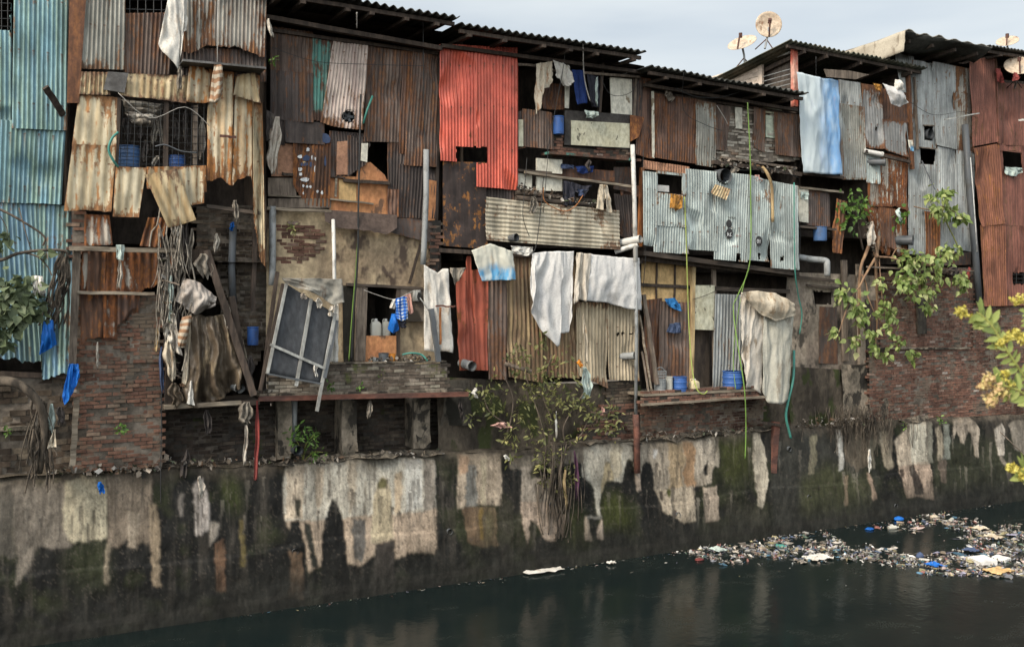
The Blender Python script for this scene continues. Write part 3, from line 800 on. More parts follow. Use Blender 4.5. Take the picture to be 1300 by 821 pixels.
# what the water, lime and algae left on the concrete: (outline in the photograph, colour, edge wander)
BLK = (.0085, .0082, .007); GRN = (.026, .029, .012)
PAINT = [
 ([(980, 535), (1112, 530), (1120, 680), (975, 690)], (.030, .029, .024), 8), ([(1020, 598), (1105, 596), (1115, 655), (1015, 660)], (.038, .039, .020), 9), ([(925, 640), (970, 640), (968, 680), (925, 680)], (.036, .034, .024), 6),
 ([(1190, 560), (1320, 550), (1330, 620), (1185, 625)], (.026, .027, .016), 8), ([(765, 628), (800, 628), (800, 672), (765, 672)], (.032, .036, .010), 6), ([(712, 640), (745, 635), (745, 700), (712, 700)], (.026, .028, .010), 6),
 ([(280, 598), (304, 597), (303, 652), (284, 640)], (.030, .035, .010), 7), ([(0, 640), (24, 640), (30, 700), (0, 700)], (.040, .045, .014), 7), ([(82, 690), (140, 690), (145, 745), (80, 745)], (.024, .026, .013), 7),
 # left end
 ([(-120, 622), (18, 612), (20, 700), (-120, 740)], (.075, .066, .053), 8), ([(16, 618), (84, 610), (90, 692), (50, 694), (22, 745)], (.135, .115, .092), 5), ([(84, 609), (103, 605), (134, 603), (135, 682), (122, 687), (92, 689), (80, 670)], (.31, .27, .19), 3),
 ([(135, 600), (194, 596), (196, 690), (174, 690), (161, 683), (150, 696), (135, 697)], (.155, .122, .09), 5), ([(188, 640), (201, 640), (202, 745), (192, 745)], (.24, .185, .125), 5), ([(160, 652), (176, 652), (174, 696), (163, 690)], (.24, .195, .145), 4), ([(134, 690), (140, 690), (138, 740), (132, 740)], (.17, .14, .10), 3),
 ([(247, 612), (258, 605), (265, 640), (268, 672), (258, 679), (248, 677)], (.30, .265, .235), 3), ([(266, 664), (280, 664), (278, 681), (265, 693)], (.20, .175, .145), 3), ([(272, 688), (285, 688), (287, 750), (272, 750)], (.105, .062, .038), 4), ([(304, 660), (308, 660), (312, 720), (304, 720)], (.09, .07, .03), 3), ([(227, 628), (233, 628), (232, 655), (226, 655)], (.12, .105, .09), 3),
 # the big panel under the piers
 ([(361, 660), (460, 653), (554, 644), (552, 703), (527, 700), (504, 710), (480, 704), (470, 709), (456, 719), (441, 715), (402, 717), (392, 724), (385, 700), (376, 682), (366, 673)], (.29, .225, .165), 3),
 ([(364, 591), (440, 585), (533, 580), (551, 584), (555, 644), (508, 651), (440, 657), (404, 659), (361, 661), (358, 620)], (.36, .33, .27), 2.5), ([(365, 592), (386, 590), (384, 657), (361, 660)], (.40, .325, .24), 3), ([(440, 586), (452, 585), (450, 640), (442, 655)], (.29, .245, .185), 3),
 ([(512, 583), (537, 581), (536, 640), (514, 648)], (.385, .365, .32), 4), ([(500, 600), (510, 598), (508, 650), (500, 650)], (.33, .26, .18), 3), ([(539, 582), (552, 584), (554, 643), (538, 648)], (.19, .165, .135), 2.5), ([(400, 592), (412, 590), (410, 630), (402, 655)], (.33, .27, .20), 3),
 ([(447, 661), (463, 659), (464, 690), (458, 714), (449, 708)], (.11, .10, .088), 2.5), ([(408, 800), (408, 700), (409, 680), (411, 664), (416, 645), (423, 633), (430, 639), (436, 660), (440, 695), (441, 800)], BLK, 1.5),
 ([(471, 690), (473, 642), (478, 613), (484, 604), (491, 608), (496, 625), (499, 660), (498, 683), (484, 687)], (.33, .275, .185), 1.5), ([(478, 614), (484, 605), (491, 609), (492, 618), (478, 622)], (.085, .075, .035), 2), ([(477, 690), (499, 684), (501, 770), (475, 770)], (.045, .038, .032), 2),
 ([(374, 632), (382, 632), (381, 655), (375, 657)], (.03, .028, .02), 1.5), ([(369, 663), (379, 661), (386, 690), (393, 760), (355, 760), (362, 690)], BLK, 2), ([(387, 663), (395, 662), (398, 690), (403, 720), (395, 714), (389, 682)], (.022, .022, .017), 2), ([(368, 700), (384, 700), (386, 760), (366, 760)], (.11, .072, .045), 3),
 ([(418, 592), (419.5, 592), (419.5, 630), (418, 630)], (.12, .10, .08), 1), ([(463, 610), (466, 610), (465, 655), (462, 655)], (.16, .14, .11), 2), ([(388, 592), (389.5, 592), (388.5, 640), (387, 640)], (.16, .13, .10), 1),
 # second panel
 ([(588, 644), (630, 643), (631, 690), (612, 694), (593, 688)], (.10, .068, .042), 3), ([(608, 645), (613, 645), (613, 684), (609, 684)], (.20, .13, .045), 2), ([(615, 645), (628, 645), (628, 690), (617, 690)], (.065, .06, .032), 3),
 ([(581, 577), (637, 575), (637, 641), (618, 640), (581, 645)], (.265, .215, .16), 2), ([(592, 592), (604, 590), (606, 643), (592, 644)], (.135, .13, .115), 3), ([(582, 578), (596, 578), (594, 600), (583, 604)], (.30, .20, .13), 3), ([(610, 580), (618, 580), (616, 640), (610, 640)], (.30, .255, .18), 2),
 # third, behind the roots
 ([(644, 578), (700, 574), (742, 570), (742, 588), (680, 590), (648, 592)], (.135, .115, .09), 4), ([(662, 591), (676, 590), (677, 606), (701, 607), (702, 637), (662, 638)], (.235, .20, .16), 2.5), ([(661, 637), (703, 636), (713, 660), (714, 673), (702, 687), (689, 683), (682, 668), (673, 661), (669, 692), (664, 672)], (.27, .21, .16), 2.5),
 ([(674, 590), (682, 590), (681, 606), (676, 607)], (.05, .045, .03), 2), ([(705, 648), (716, 653), (715, 682), (708, 670)], (.23, .17, .125), 2),
 # arches
 ([(740, 566), (770, 562), (803, 560), (804, 586), (798, 582), (792, 596), (790, 613), (778, 610), (768, 611), (763, 626), (763, 655), (759, 655), (755, 622), (748, 613), (739, 604)], (.27, .25, .205), 2), ([(775, 563), (790, 562), (786, 606), (778, 608)], (.33, .29, .215), 3), ([(762, 628), (765, 596), (769, 585), (775, 588), (779, 609), (770, 611)], (.23, .19, .12), 1.5),
 ([(804, 560), (813, 560), (813, 622), (808, 624), (806, 600)], (.235, .19, .15), 2), ([(803, 545), (812, 545), (812, 586), (806, 588)], (.05, .03, .022), 2), ([(741, 655), (745, 655), (751, 685), (742, 685)], (.27, .22, .17), 1.5), ([(757, 672), (764, 656), (765, 685), (757, 683)], (.29, .235, .185), 1.5), ([(744, 655), (763, 655), (763, 658), (744, 658)], (.16, .15, .13), 1.5),
 ([(789, 625), (792, 597), (796, 586), (801, 585), (805, 596), (807, 626)], BLK, 1.2), ([(813, 622), (815, 598), (819, 586), (824, 587), (827, 598), (829, 624)], BLK, 1.2),
 # fifth panel
 ([(813, 563), (880, 559), (905, 555), (913, 555), (912, 580), (906, 596), (904, 613), (878, 619), (832, 621), (829, 600), (826, 588), (820, 585), (815, 590), (813, 600)], (.235, .20, .155), 2), ([(848, 562), (866, 561), (868, 618), (852, 619)], (.27, .205, .13), 6), ([(866, 560), (880, 560), (881, 617), (870, 618)], (.26, .165, .095), 5), ([(828, 570), (833, 568), (832, 582), (828, 582)], (.40, .38, .35), 2),
 ([(884, 559), (915, 554), (913, 592), (903, 588), (893, 597), (886, 612), (882, 590)], (.36, .31, .245), 3), ([(832, 620), (880, 618), (884, 660), (868, 665), (855, 656), (842, 649), (837, 636)], (.33, .275, .205), 2.5), ([(893, 618), (911, 617), (913, 661), (895, 664)], (.29, .235, .18), 2.5), ([(837, 624), (843, 621), (842, 632), (838, 636)], (.05, .04, .03), 2), ([(853, 648), (858, 646), (859, 658), (853, 658)], (.04, .03, .025), 1.5), ([(848, 619), (853, 619), (852, 631), (848, 629)], (.05, .052, .016), 1.5), ([(894, 592), (898, 584), (901, 603), (895, 604)], BLK, 1.5),
 ([(913, 555), (955, 551), (955, 602), (928, 612), (916, 590)], (.034, .037, .012), 4), ([(955, 548), (964, 546), (971, 570), (974, 610), (968, 645), (961, 642), (957, 600)], (.33, .29, .225), 2.5), ([(1029, 553), (1038, 551), (1036, 582), (1030, 601), (1025, 601)], (.14, .125, .085), 3), ([(1061, 545), (1069, 544), (1071, 597), (1065, 598)], (.31, .295, .26), 2), ([(1071, 605), (1077, 604), (1077, 642), (1073, 642)], (.22, .165, .11), 2),
 # under the fig
 ([(1070, 540), (1137, 534), (1134, 593), (1110, 593), (1086, 593), (1072, 580)], (.10, .082, .06), 6), ([(1100, 560), (1112, 556), (1112, 592), (1104, 596)], (.16, .14, .10), 4), ([(1118, 548), (1127, 546), (1134, 592), (1128, 599), (1119, 578)], (.22, .185, .135), 3), ([(1100, 600), (1104, 600), (1113, 632), (1108, 634)], (.26, .19, .14), 1.5),
 ([(1136, 560), (1146, 548), (1152, 539), (1175, 536), (1180, 588), (1140, 593)], (.33, .275, .21), 2), ([(1152, 539), (1175, 536), (1178, 585), (1156, 588)], (.40, .365, .29), 3), ([(1140, 592), (1180, 588), (1186, 635), (1165, 631), (1150, 633)], (.27, .205, .155), 2), ([(1154, 592), (1160, 590), (1173, 626), (1161, 631)], (.045, .035, .028), 1.5), ([(1142, 596), (1146, 596), (1147, 606), (1143, 606)], (.06, .045, .035), 1),
 ([(1111, 596), (1110, 575), (1113, 560), (1119, 572), (1124, 592), (1130, 600)], (.016, .017, .010), 1.5), ([(1176, 537), (1184, 536), (1184, 586), (1178, 588)], (.18, .17, .135), 2.5), ([(1188, 545), (1195, 540), (1200, 582), (1190, 586)], (.20, .17, .125), 2.5), ([(1199, 538), (1206, 538), (1204, 584), (1197, 584)], (.15, .155, .13), 2.5), ([(1191, 586), (1200, 584), (1203, 612), (1194, 612)], (.10, .078, .06), 3),
 ([(1209, 533), (1233, 530), (1244, 545), (1243, 581), (1237, 579), (1232, 551), (1228, 548), (1224, 563), (1219, 561), (1214, 547), (1210, 557)], (.30, .25, .195), 1.5), ([(1261, 545), (1272, 536), (1276, 545), (1275, 578), (1267, 578)], (.33, .29, .24), 1.5), ([(1278, 540), (1290, 535), (1340, 530), (1340, 572), (1300, 576), (1290, 570), (1282, 545)], (.17, .148, .12), 3), ([(1269, 578), (1274, 578), (1285, 614), (1280, 614)], (.14, .12, .095), 2),
 ([(1340, 530), (1420, 522), (1420, 580), (1340, 580)], (.2, .17, .135), 6)]
def blur(a, k):
    for _ in range(2):
        for ax in (0, 1): a = sum(np.roll(a, i, ax) for i in range(-k//2, k//2+1))/len(range(-k//2, k//2+1))
    return a
def blur1(a): return (a*2+np.roll(a, 1, 0)+np.roll(a, -1, 0)+np.roll(a, 1, 1)+np.roll(a, -1, 1))/6
def make_wall():
    nc, nr = 1300, 110
    u0 = P(-120, 600, .25)[0]; u1 = P(1400, 520, .25)[0]
    U = np.linspace(u0, u1, nc+1); T = np.linspace(0, 1, nr+1)
    top = np.array([walltop(u) for u in U])
    UU, TT = np.meshgrid(U, T, indexing='ij')
    VV = top[:, None]*(1-TT)+(-.45)*TT
    WW = .25+.36*(1-VV/2.3)
    X = UU*DX+WW*NX; Y = P0Y+UU*DY+WW*NY
    px = 650+FPX*X/Y; py = 370-FPX*(VV-CAMZ)/Y
    n1 = (fbm(px*.09, py*.05, 4)-.5)*2+(fbm(px*.35+50, py*.16, 3)-.5)*1.3
    n2 = (fbm(px*.06+9, py*.03+5, 4)-.5)*2.4+(fbm(px*.4, py*.2+80, 3)-.5)*.9
    low = np.clip((py-600)/120, 0, 1)
    st = fbm(px*.11+7, py*.009, 5); st2 = fbm(px*.42+3, py*.016+40, 4)
    base = np.array(BLK)*1.15
    rgb = np.ones(px.shape+(3,))*base*(.45+1.2*st[..., None])
    g = np.clip((fbm(px*.03+60, py*.03, 4)-.52)*6, 0, 1)[..., None]; rgb = rgb*(1-g*.6)+np.array(GRN)*g*.6
    # faint grey-brown washes running down
    g = np.clip((st-.56)*7, 0, 1)[..., None]*.28; rgb = rgb*(1-g)+np.array((.075, .062, .048))*g
    for poly, colr, wv in PAINT:
        dim = sum(colr) < .16
        m = npoly(px+n1*wv*(1.6 if dim else 1), py+n2*wv*(2.2 if dim else 1), poly).astype(float)
        m = (blur(m, 9) if dim and wv > 2.5 else blur1(m))[..., None]
        k = (.84+.32*st2)[..., None]*(.74+.52*st)[..., None]
        rgb = rgb*(1-m)+np.array(colr)*k*m
    # runs: dark drips over the render, pale lime runs over the algae
    r2 = np.random.RandomState(5)
    for k in range(300):
        x0 = r2.uniform(-60, 1380); yt = 596-.048*x0+r2.uniform(-14, 80); ln = r2.uniform(15, 90); wd = r2.uniform(.7, 2.6)
        f = np.clip((py-yt)/ln, 0, 1); m = ((np.abs(px-x0-4*(fbm(py*.05+k, px*0, 2)-.5)) < wd*(1-f*.7)) & (py > yt) & (py < yt+ln)).astype(float)*(1-f)
        lum = rgb.mean(-1); q = r2.uniform(.25, .8)
        dk = (m*q*(lum > .1))[..., None]; rgb = rgb*(1-dk)+np.array((.05, .042, .034))*dk
        if k % 3 == 0: lt = (m*q*.6*(lum < .06))[..., None]; rgb = rgb*(1-lt)+np.array((.20, .175, .14))*lt
    # soil and dirt washed over the top of the wall
    d_ = (top[:, None]-VV)/(.10+.34*fbm(UU*1.6, VV*0+2, 4)*(.5+fbm(UU*9, VV*0+8, 2)))
    sl_ = (np.clip(1.15-d_, 0, 1)*(.5+.5*fbm(UU*6, VV*6, 3)))[..., None]; rgb = rgb*(1-sl_)+(np.array((.075, .06, .044))*(.5+fbm(UU*14, VV*14, 3))[..., None])*sl_
    # splashes and grain, and the wet dark foot of the wall
    sp = np.clip((fbm(px*.5, py*.5, 3)-.66)*9, 0, 1)[..., None]; rgb = rgb*(1-sp*.5)+np.array((.07, .058, .045))*sp*.5
    wet = np.clip((.84-VV+.55*(fbm(UU*1.5, VV*.6, 4)-.5)+.3*(fbm(UU*7, VV*1.2+9, 3)-.5))/.62, 0, 1)[..., None]; rgb = rgb*(1-wet*.85)+np.array((.016, .0155, .0125))*wet*.85
    tide = (np.abs(VV-.17-.05*fbm(UU*2, VV*0, 3)) < .05)[..., None]*.5; rgb = rgb*(1-tide)+np.array((.024, .022, .018))*tide
    pale = np.clip(rgb.mean(-1)*5, 0, 1)
    # the render stands proud of the stained stone; a day joint runs along at mid height
    rel = pale*.018+(fbm(UU*2, VV*2, 3)-.5)*.06+(fbm(UU*11, VV*7, 3)-.5)*.022
    rel += np.where(VV < 1.02+.05*np.sin(UU*1.3), .022, 0)
    edge = np.clip((VV-(top[:, None]-.16))/.16, 0, 1)
    rel += edge*(fbm(UU*5+3, VV*5, 3)-.5)*.16-edge**2*.06
    W2 = WW+rel
    idx = np.arange((nc+1)*(nr+1)).reshape(nc+1, nr+1)
    verts = np.stack([UU, W2, VV], -1).reshape(-1, 3)
    faces = np.stack([idx[:-1, :-1], idx[:-1, 1:], idx[1:, 1:], idx[1:, :-1]], -1).reshape(-1, 4)
    cols = rgb.reshape(-1, 3)
    mb = MB(); mb.v = [tuple(x) for x in verts.tolist()]; mb.f = [tuple(x) for x in faces.tolist()]
    mb.col = {i: tuple(c) for i, c in enumerate(cols.tolist())}
    # the top of the wall, running back under the houses
    n = len(mb.v); K = 9
    for i in range(0, nc+1, 4):
        for k in range(K):
            w = .22-k*.14
            mb.v.append((float(U[i]), w, float(top[i])+.03*k/K+.07*nz(float(U[i])*2.2, w*3)-(.03 if k == 0 else 0)))
            mb.col[len(mb.v)-1] = (.085, .07, .052)
    m = nc//4+1
    for i in range(m-1):
        for k in range(K-1):
            a = n+i*K+k; mb.f.append((a, a+1, a+K+1, a+K))
    root = thing('retaining_wall', 'stained concrete canal wall with black algae arches below all the shacks', 'wall', (P(650, 600, .3)[0], .3, 0))
    mb.build('wall_face', M['stain'], root, smooth=True)
    for (ua, ub, vt_) in ((u0-70, u0+.02, float(top[0])), (u1-.02, u1+90, float(top[-1]))):
        q = MB(); n = 160
        for i in range(n+1):
            u = ua+(ub-ua)*i/n; z = vt_+.05*nz(u*.7, 2)*min(1, min(i, n-i)/4)
            for j in range(9):
                t = j/8; v = z*(1-t)-.45*t; k = .5+1.2*abs(nz(u*.8, v*.2, 4))
                q.v.append((u, .25+.36*(1-v/2.3)+.04*nz(u*2, v*2), v)); q.col[len(q.v)-1] = tuple(x*k for x in ((.10, .085, .066) if t < .55+.25*nz(u*.9, 1) else (.02, .019, .015)))
            q.v.append((u, -1.0, z)); q.col[len(q.v)-1] = (.08, .07, .05)
        for i in range(n):
            for j in range(8): a = i*10+j; q.f.append((a, a+1, a+11, a+10))
            q.f.append((i*10, i*10+9, i*10+19, i*10+10))
        q.build('wall_face', M['stain'], root, smooth=True)
    for xs in ((120, 205), (352, 470), (462, 560), (742, 812), (818, 900), (890, 975), (1142, 1196)):
        ys = [float(np.interp(x, [q[0] for q in WT], [q[1] for q in WT])) for x in xs]
        n = 14; tp = []; bt = []; k0 = rng.uniform(0, 50)
        for i in range(n+1):
            x = xs[0]+(xs[1]-xs[0])*i/n; y = ys[0]+(ys[1]-ys[0])*i/n; e = math.sin(math.pi*i/n)**.5
            tp.append((x, y-(3+7*abs(nz(i*.6, k0)))*e-1, .10)); bt.append((x, y+1+(3+6*nz(i*.5, k0+9))*e, .30))
        sheet(root, M['lump'], tp, bt, .2, name='coping', prof='flat', warp=.10, rag=.02, cols=110, rows=16)
    # weep holes
    for (x, y) in ((373, 698), (569, 673), (1005, 570), (1023, 629), (700, 640), (857, 651), (1130, 640)):
        u, w, v = P(x, y, .42)
        h = MB(); h.tube([(u, .30, v), (u, .25+.36*(1-v/2.3)+.05, v-.01)], .055, 12, cap=False)
        h.lathe((u, .25+.36*(1-v/2.3)-.05, v), [(.0, 0), (.05, 0)], 12, axis=lambda p: (p[0], 0, p[1]))
        h.build('weep_pipe', M['piped'], root)
    return root
make_wall()

# ------------------------------------------------------------------ builders shared by the houses
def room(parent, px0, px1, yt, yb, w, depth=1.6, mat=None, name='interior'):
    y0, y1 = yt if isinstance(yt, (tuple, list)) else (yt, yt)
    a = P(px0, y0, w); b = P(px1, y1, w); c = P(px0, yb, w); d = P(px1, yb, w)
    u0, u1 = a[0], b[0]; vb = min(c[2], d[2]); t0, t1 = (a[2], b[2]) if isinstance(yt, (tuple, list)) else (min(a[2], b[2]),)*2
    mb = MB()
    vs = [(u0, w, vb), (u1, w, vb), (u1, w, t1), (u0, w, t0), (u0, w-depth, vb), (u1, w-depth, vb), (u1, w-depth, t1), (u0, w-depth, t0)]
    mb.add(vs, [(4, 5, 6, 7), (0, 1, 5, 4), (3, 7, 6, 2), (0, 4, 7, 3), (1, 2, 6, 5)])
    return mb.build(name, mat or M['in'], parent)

def roof(parent, a, b, we, back=3.6, rise=.15, mat=None, pitch=.165, amp=.03, skew=0.0, rafters=5, name='roof'):
    A = Vector(P(a[0], a[1], we)); B = Vector(P(b[0], b[1], we))
    L = (B-A).length; nc = int(L/pitch)*6; nr = 8
    SEED[0] += 1; sd = SEED[0]
    vs = []; fs = []
    for i in range(nc+1):
        s = i/nc; p = A.lerp(B, s)
        blk = int(s*L/.95)
        j0 = .05*nz(blk*7.7, sd); z0 = .022*nz(blk*3.3, sd+5)
        for j in range(nr+1):
            t = j/nr
            vs.append((p.x+skew*t, we+j0-(back+j0)*t, p.z+z0+rise*t+amp*math.sin(2*math.pi*s*L/pitch)+.03*nz(s*L*.8, t*3, sd)))
    for i in range(nc):
        for j in range(nr): q = i*(nr+1)+j; fs.append((q, q+1, q+nr+2, q+nr+1))
    mb = MB(); mb.add(vs, fs)
    o = mb.build(name, mat or M['roof'], parent, smooth=True, thick=.014)
    # purlin along the eave and rafters running out from the wall
    q = MB(); q.beam(tuple(A+Vector((0.05, -.16, -.10))), tuple(B+Vector((-.05, -.16, -.10))), .07, .07, 8, .006); q.build('purlin', M['woodd'], parent)
    for k in range(rafters):
        s = (k+.5+rng.uniform(-.2, .2))/rafters; p = A.lerp(B, s)
        r = MB(); r.beam((p.x, we-.06, p.z-.17), (p.x, we-min(back, 2.2), p.z-.17+rise*.5), .06, .09, 3, .004)
        r.build('rafter', M['woodd'], parent)
    return o

def beam(parent, a, b, wd, th, mat='wood', name='beam', seg=6, wob=.006, label=None):
    return MB().beam(Q(a), Q(b), wd, th, seg, wob).build(name, M[mat], parent, label=label)

def pipe(name, label, cat, pts, r, mat, group=None, n=10, smooth=0, hollow=False, parent=None):
    mb = MB(); mb.tube([Q(p) for p in pts], r, n, smooth)
    o = mb.build(name, M[mat], parent, smooth=False)
    me = o.data; me.polygons.foreach_set('use_smooth', [len(p.vertices) == 4 for p in me.polygons])
    if parent is None: tagit(o, label, cat, group)
    return o

def stub(name, label, cat, p, r, ln, mat, d=(0.3, 1, -.1), parent=None, group=None):
    """an open pipe end sticking out over the canal"""
    c = Vector(Q(p)); d = Vector(d).normalized()
    mb = MB(); mb.tube([tuple(c-d*.25), tuple(c+d*ln)], r, 14, cap=False)
    mb.tube([tuple(c+d*ln), tuple(c+d*(ln-.3))], r*.86, 14, cap=False)
    mb.tube([tuple(c+d*(ln-.301)), tuple(c+d*(ln-.30))], r*.86, 14)
    mb.tube([tuple(c+d*(ln-.05)), tuple(c+d*(ln+.006))], r*1.10, 14, cap=False)
    o = mb.build(name, M[mat], parent)
    if parent is None: tagit(o, label, cat, group)
    return o

def panel(parent, name, mat, poly, w, th=.02, label=None, tilt=0.0):
    """a flat board cut to a traced outline"""
    PP = [P(x, y, w) for x, y in poly]; n = len(PP)
    vc = sum(p[2] for p in PP)/n
    vs = [(p[0], w+th/2+tilt*(p[2]-vc)+.006*nz(p[0]*3, p[2]*3), p[2]) for p in PP]+[(p[0], w-th/2+tilt*(p[2]-vc), p[2]) for p in PP]
    fs = [tuple(range(n)), tuple(range(2*n-1, n-1, -1))]+[(i, i+n, (i+1) % n+n, (i+1) % n) for i in range(n)]
    mb = MB(); mb.add(vs, fs)
    return mb.build(name, M[mat], parent, label=label)

def slab(parent, name, mat, a, b, w0, w1, th, label=None, rag=.0):
    """ledge: top edge runs a-b (seen at w1), from w0 out to w1, th thick"""
    A = Vector(P(a[0], a[1], w1)); B = Vector(P(b[0], b[1], w1)); n = max(4, int((B-A).length/.12))
    vs = []; fs = []
    for i in range(n+1):
        p = A.lerp(B, i/n); e = rag*nz(p.x*4, 3.3); z = rag*.5*nz(p.x*3, 8.8)
        vs += [(p.x, w0, p.z+z), (p.x, w1+e, p.z+z), (p.x, w1+e, p.z-th+z), (p.x, w0, p.z-th+z)]
    for i in range(n):
        for k in range(4): fs.append((i*4+k, i*4+(k+1) % 4, i*4+4+(k+1) % 4, i*4+4+k))
    fs += [(0, 1, 2, 3), (n*4+3, n*4+2, n*4+1, n*4)]
    mb = MB(); mb.add(vs, fs)
    return mb.build(name, M[mat], parent, label=label)

def grille(parent, poly, w, nx, ny, mat='cable', r=.008, name='grille'):
    """wire or bar grille over a four-cornered opening (tl, tr, br, bl)"""
    a, b, c, d = [Vector(P(x, y, w)) for x, y in poly]
    mb = MB()
    for i in range(nx):
        s = (i+.5)/nx; mb.tube([tuple(a.lerp(b, s)), tuple(d.lerp(c, s))], r, 5)
    for j in range(ny):
        s = (j+.5)/ny; mb.tube([tuple(a.lerp(d, s)), tuple(b.lerp(c, s))], r*.9, 5)
    return mb.build(name, M[mat], parent)

def rag(name, label, x, y, wpx, hpx, w, mat, folds=2, amp=.03, taper=.5, lean=0, group=None, parent=None):
    """a torn strip of cloth or plastic, caught at one point and fraying to its tail"""
    SEED[0] += 1; sd = SEED[0]*2.9; s0 = scale_at(x, w); c = P(x, y, w); W = wpx/s0; H = hpx/s0; nc, nr = 9, 22
    vs = []; fs = []; uv = []; ph = rng.uniform(0, 6.28); tails = [1-rng.random()**1.5*.45*taper for _ in range(nc+1)]
    for i in range(nc+1):
        s = i/nc
        for j in range(nr+1):
            t = j/nr; g = (.35+.65*min(1, t/.3))*(1-.55*taper*max(0, t-.55)/.45)*(1+.35*nz(t*4, sd))
            cx = lean/s0*t+.28*W*math.sin(2.6*t+ph)*t+.25*W*nz(t*3, sd+8)
            vs.append((c[0]+cx+(s-.5)*W*g, w+amp*math.sin(2*math.pi*folds*s+ph+2*t)*g+.03*nz(s*3, t*5, sd)+.04*nz(t*2, sd+3), c[2]-H*t*tails[i]+.01*nz(s*7, sd))); uv.append((s, t))
    for i in range(nc):
        for j in range(nr): q = i*(nr+1)+j; fs.append((q, q+1, q+nr+2, q+nr+1))
    m = MB(); m.add(vs, fs, uv)
    o = m.build(name, M[mat], parent, smooth=True, thick=.004)
    if parent is None: tagit(o, label, 'rag', group)
    return o
def dome(parent, pts, r, mat):
    return None
S = sheet
def house(name, label, px, w):
    return thing(name, label, 'shack', (P(px, 590, w)[0], w, P(px, 560, w)[2]))

# ================================================================== H1: blue-green corrugated shack at the left edge
h = house('corrugated_shack', 'blue green corrugated iron shack cut by the left edge', 30, .25)
room(h, -110, 86, -40, 480, .08, 2.5)
S(h, M['teal'], [(-90, -25), (15, -20)], [(-90, 150), (15, 154)], .28, holes=[[(-20, -30), (14, -30), (14, 39), (-20, 38)]])
grille(h, [(-18, -20), (14, -20), (14, 39), (-18, 38)], .24, 4, 6)
S(h, M['teal'], [(18, -30), (87, -28)], [(15, 163), (85, 166)], .33, label='tall blue corrugated sheet')
S(h, M['teal'], [(-95, 148), (84, 156)], [(-95, 254), (78, 260)], .29, rag=.02)
S(h, M['teal2'], [(-95, 250), (95, 262)], [(-95, 462), (-10, 458), (30, 462), (52, 461), (54, 484), (92, 481)], .24, rag=.16)
panel(h, 'corner_board', 'brown2', [(89, -25), (111, -25), (100, 131), (85, 131)], .50, .03, label='long rusty board')
beam(h, (58, 111, .72), (80, 146, .34), .10, .05, 'woodd', 'bracket')
beam(h, (-90, 470, .12), (95, 478, .12), .08, .08, 'woodd')
bricks(h, 'footing', (M['brickg'], M['mortar']), [(-110, 470), (95, 478), (98, 602), (-110, 615)], .10, bl=.24, bh=.10, jw=.03, miss=.06, rough=.08)
slab(h, 'plinth_ledge', 'lump', (-110, 546), (60, 540), .05, .22, .06, rag=.03)

# ================================================================== H2: cream shack with the caged opening
h = house('patchwork_shack', 'rusty cream tin shack with a caged opening full of drums', 200, .45)
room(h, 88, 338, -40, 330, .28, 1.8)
S(h, M['grey'], [(109, -30), (160, -30)], [(103, 87), (158, 89)], .50)
S(h, M['brown'], [(159, 17), (222, 16)], [(158, 92), (187, 95), (215, 95)], .47)
S(h, M['brown'], [(159, -30), (222, -30)], [(159, -4), (222, -4)], .46)
grille(h, [(139, -6), (220, -6), (220, 20), (139, 17)], .44, 8, 2)
S(h, M['greyrust'], [(226, -30), (340, -30)], [(228, 66), (240, 70), (262, 60), (300, 62), (318, 68), (335, 76)], .50, rag=.07)
slab(h, 'ledge', 'greyplate', (232, 75), (338, 85), .2, .85, .035)
S(h, M['darkbrown'], [(226, 60), (338, 64)], [(226, 100), (338, 104)], .40)
room(h, 90, 212, 308, 470, .20, .8)
# band of cream sheets
S(h, M['cream3'], [(103, 91), (140, 92)], [(100, 120), (140, 121)], .50, rows=8)
S(h, M['cream3'], [(152, 93), (240, 96)], [(152, 122), (236, 132)], .49, rag=.03, pitch=.11, amp=.009)
S(h, M['cream2'], [(240, 82), (258, 85), (267, 94)], [(236, 131), (266, 132)], .53, rag=.03, pitch=.15)
panel(h, 'patch', 'greyplate', [(137, 91), (163, 93), (158, 118), (131, 114)], .54, .012, label='grey square patch')
# left column
S(h, M['cream'], [(100, 118), (151, 124)], [(91, 186), (147, 188)], .48, pitch=.16, amp=.009)
S(h, M['cream'], [(92, 183), (148, 185)], [(81, 268), (141, 270)], .51, pitch=.16, amp=.009, rag=.03)
# right column with hole
S(h, M['cream2'], [(265, 88), (297, 92)], [(262, 236), (281, 231), (294, 240)], .50, pitch=.12, amp=.014, rag=.10)
S(h, M['cream2'], [(299, 97), (330, 96)], [(294, 240), (302, 231), (318, 226), (324, 250)], .47, pitch=.12, amp=.014, rag=.12)
S(h, M['cream3'], [(301, 95), (325, 92)], [(296, 121), (331, 131)], .56, pitch=.13, amp=.012, wb=.05)
S(h, M['cream'], [(322, 130), (333, 131)], [(321, 262), (330, 330), (338, 342)], .55, pitch=.08, rag=.08)
# cage
panel(h, 'cage_post', 'woodd', [(208, 128), (214, 128), (213, 214), (207, 214)], .40, .06)
panel(h, 'cage_post', 'wood', [(245, 134), (251, 134), (250, 214), (245, 214)], .38, .06)
grille(h, [(152, 126), (263, 133), (262, 214), (148, 213)], .42, 14, 9, 'cable', .005)
panel(h, 'side_strip', 'woodd', [(149, 124), (154, 124), (150, 214), (146, 214)], .47, .03)
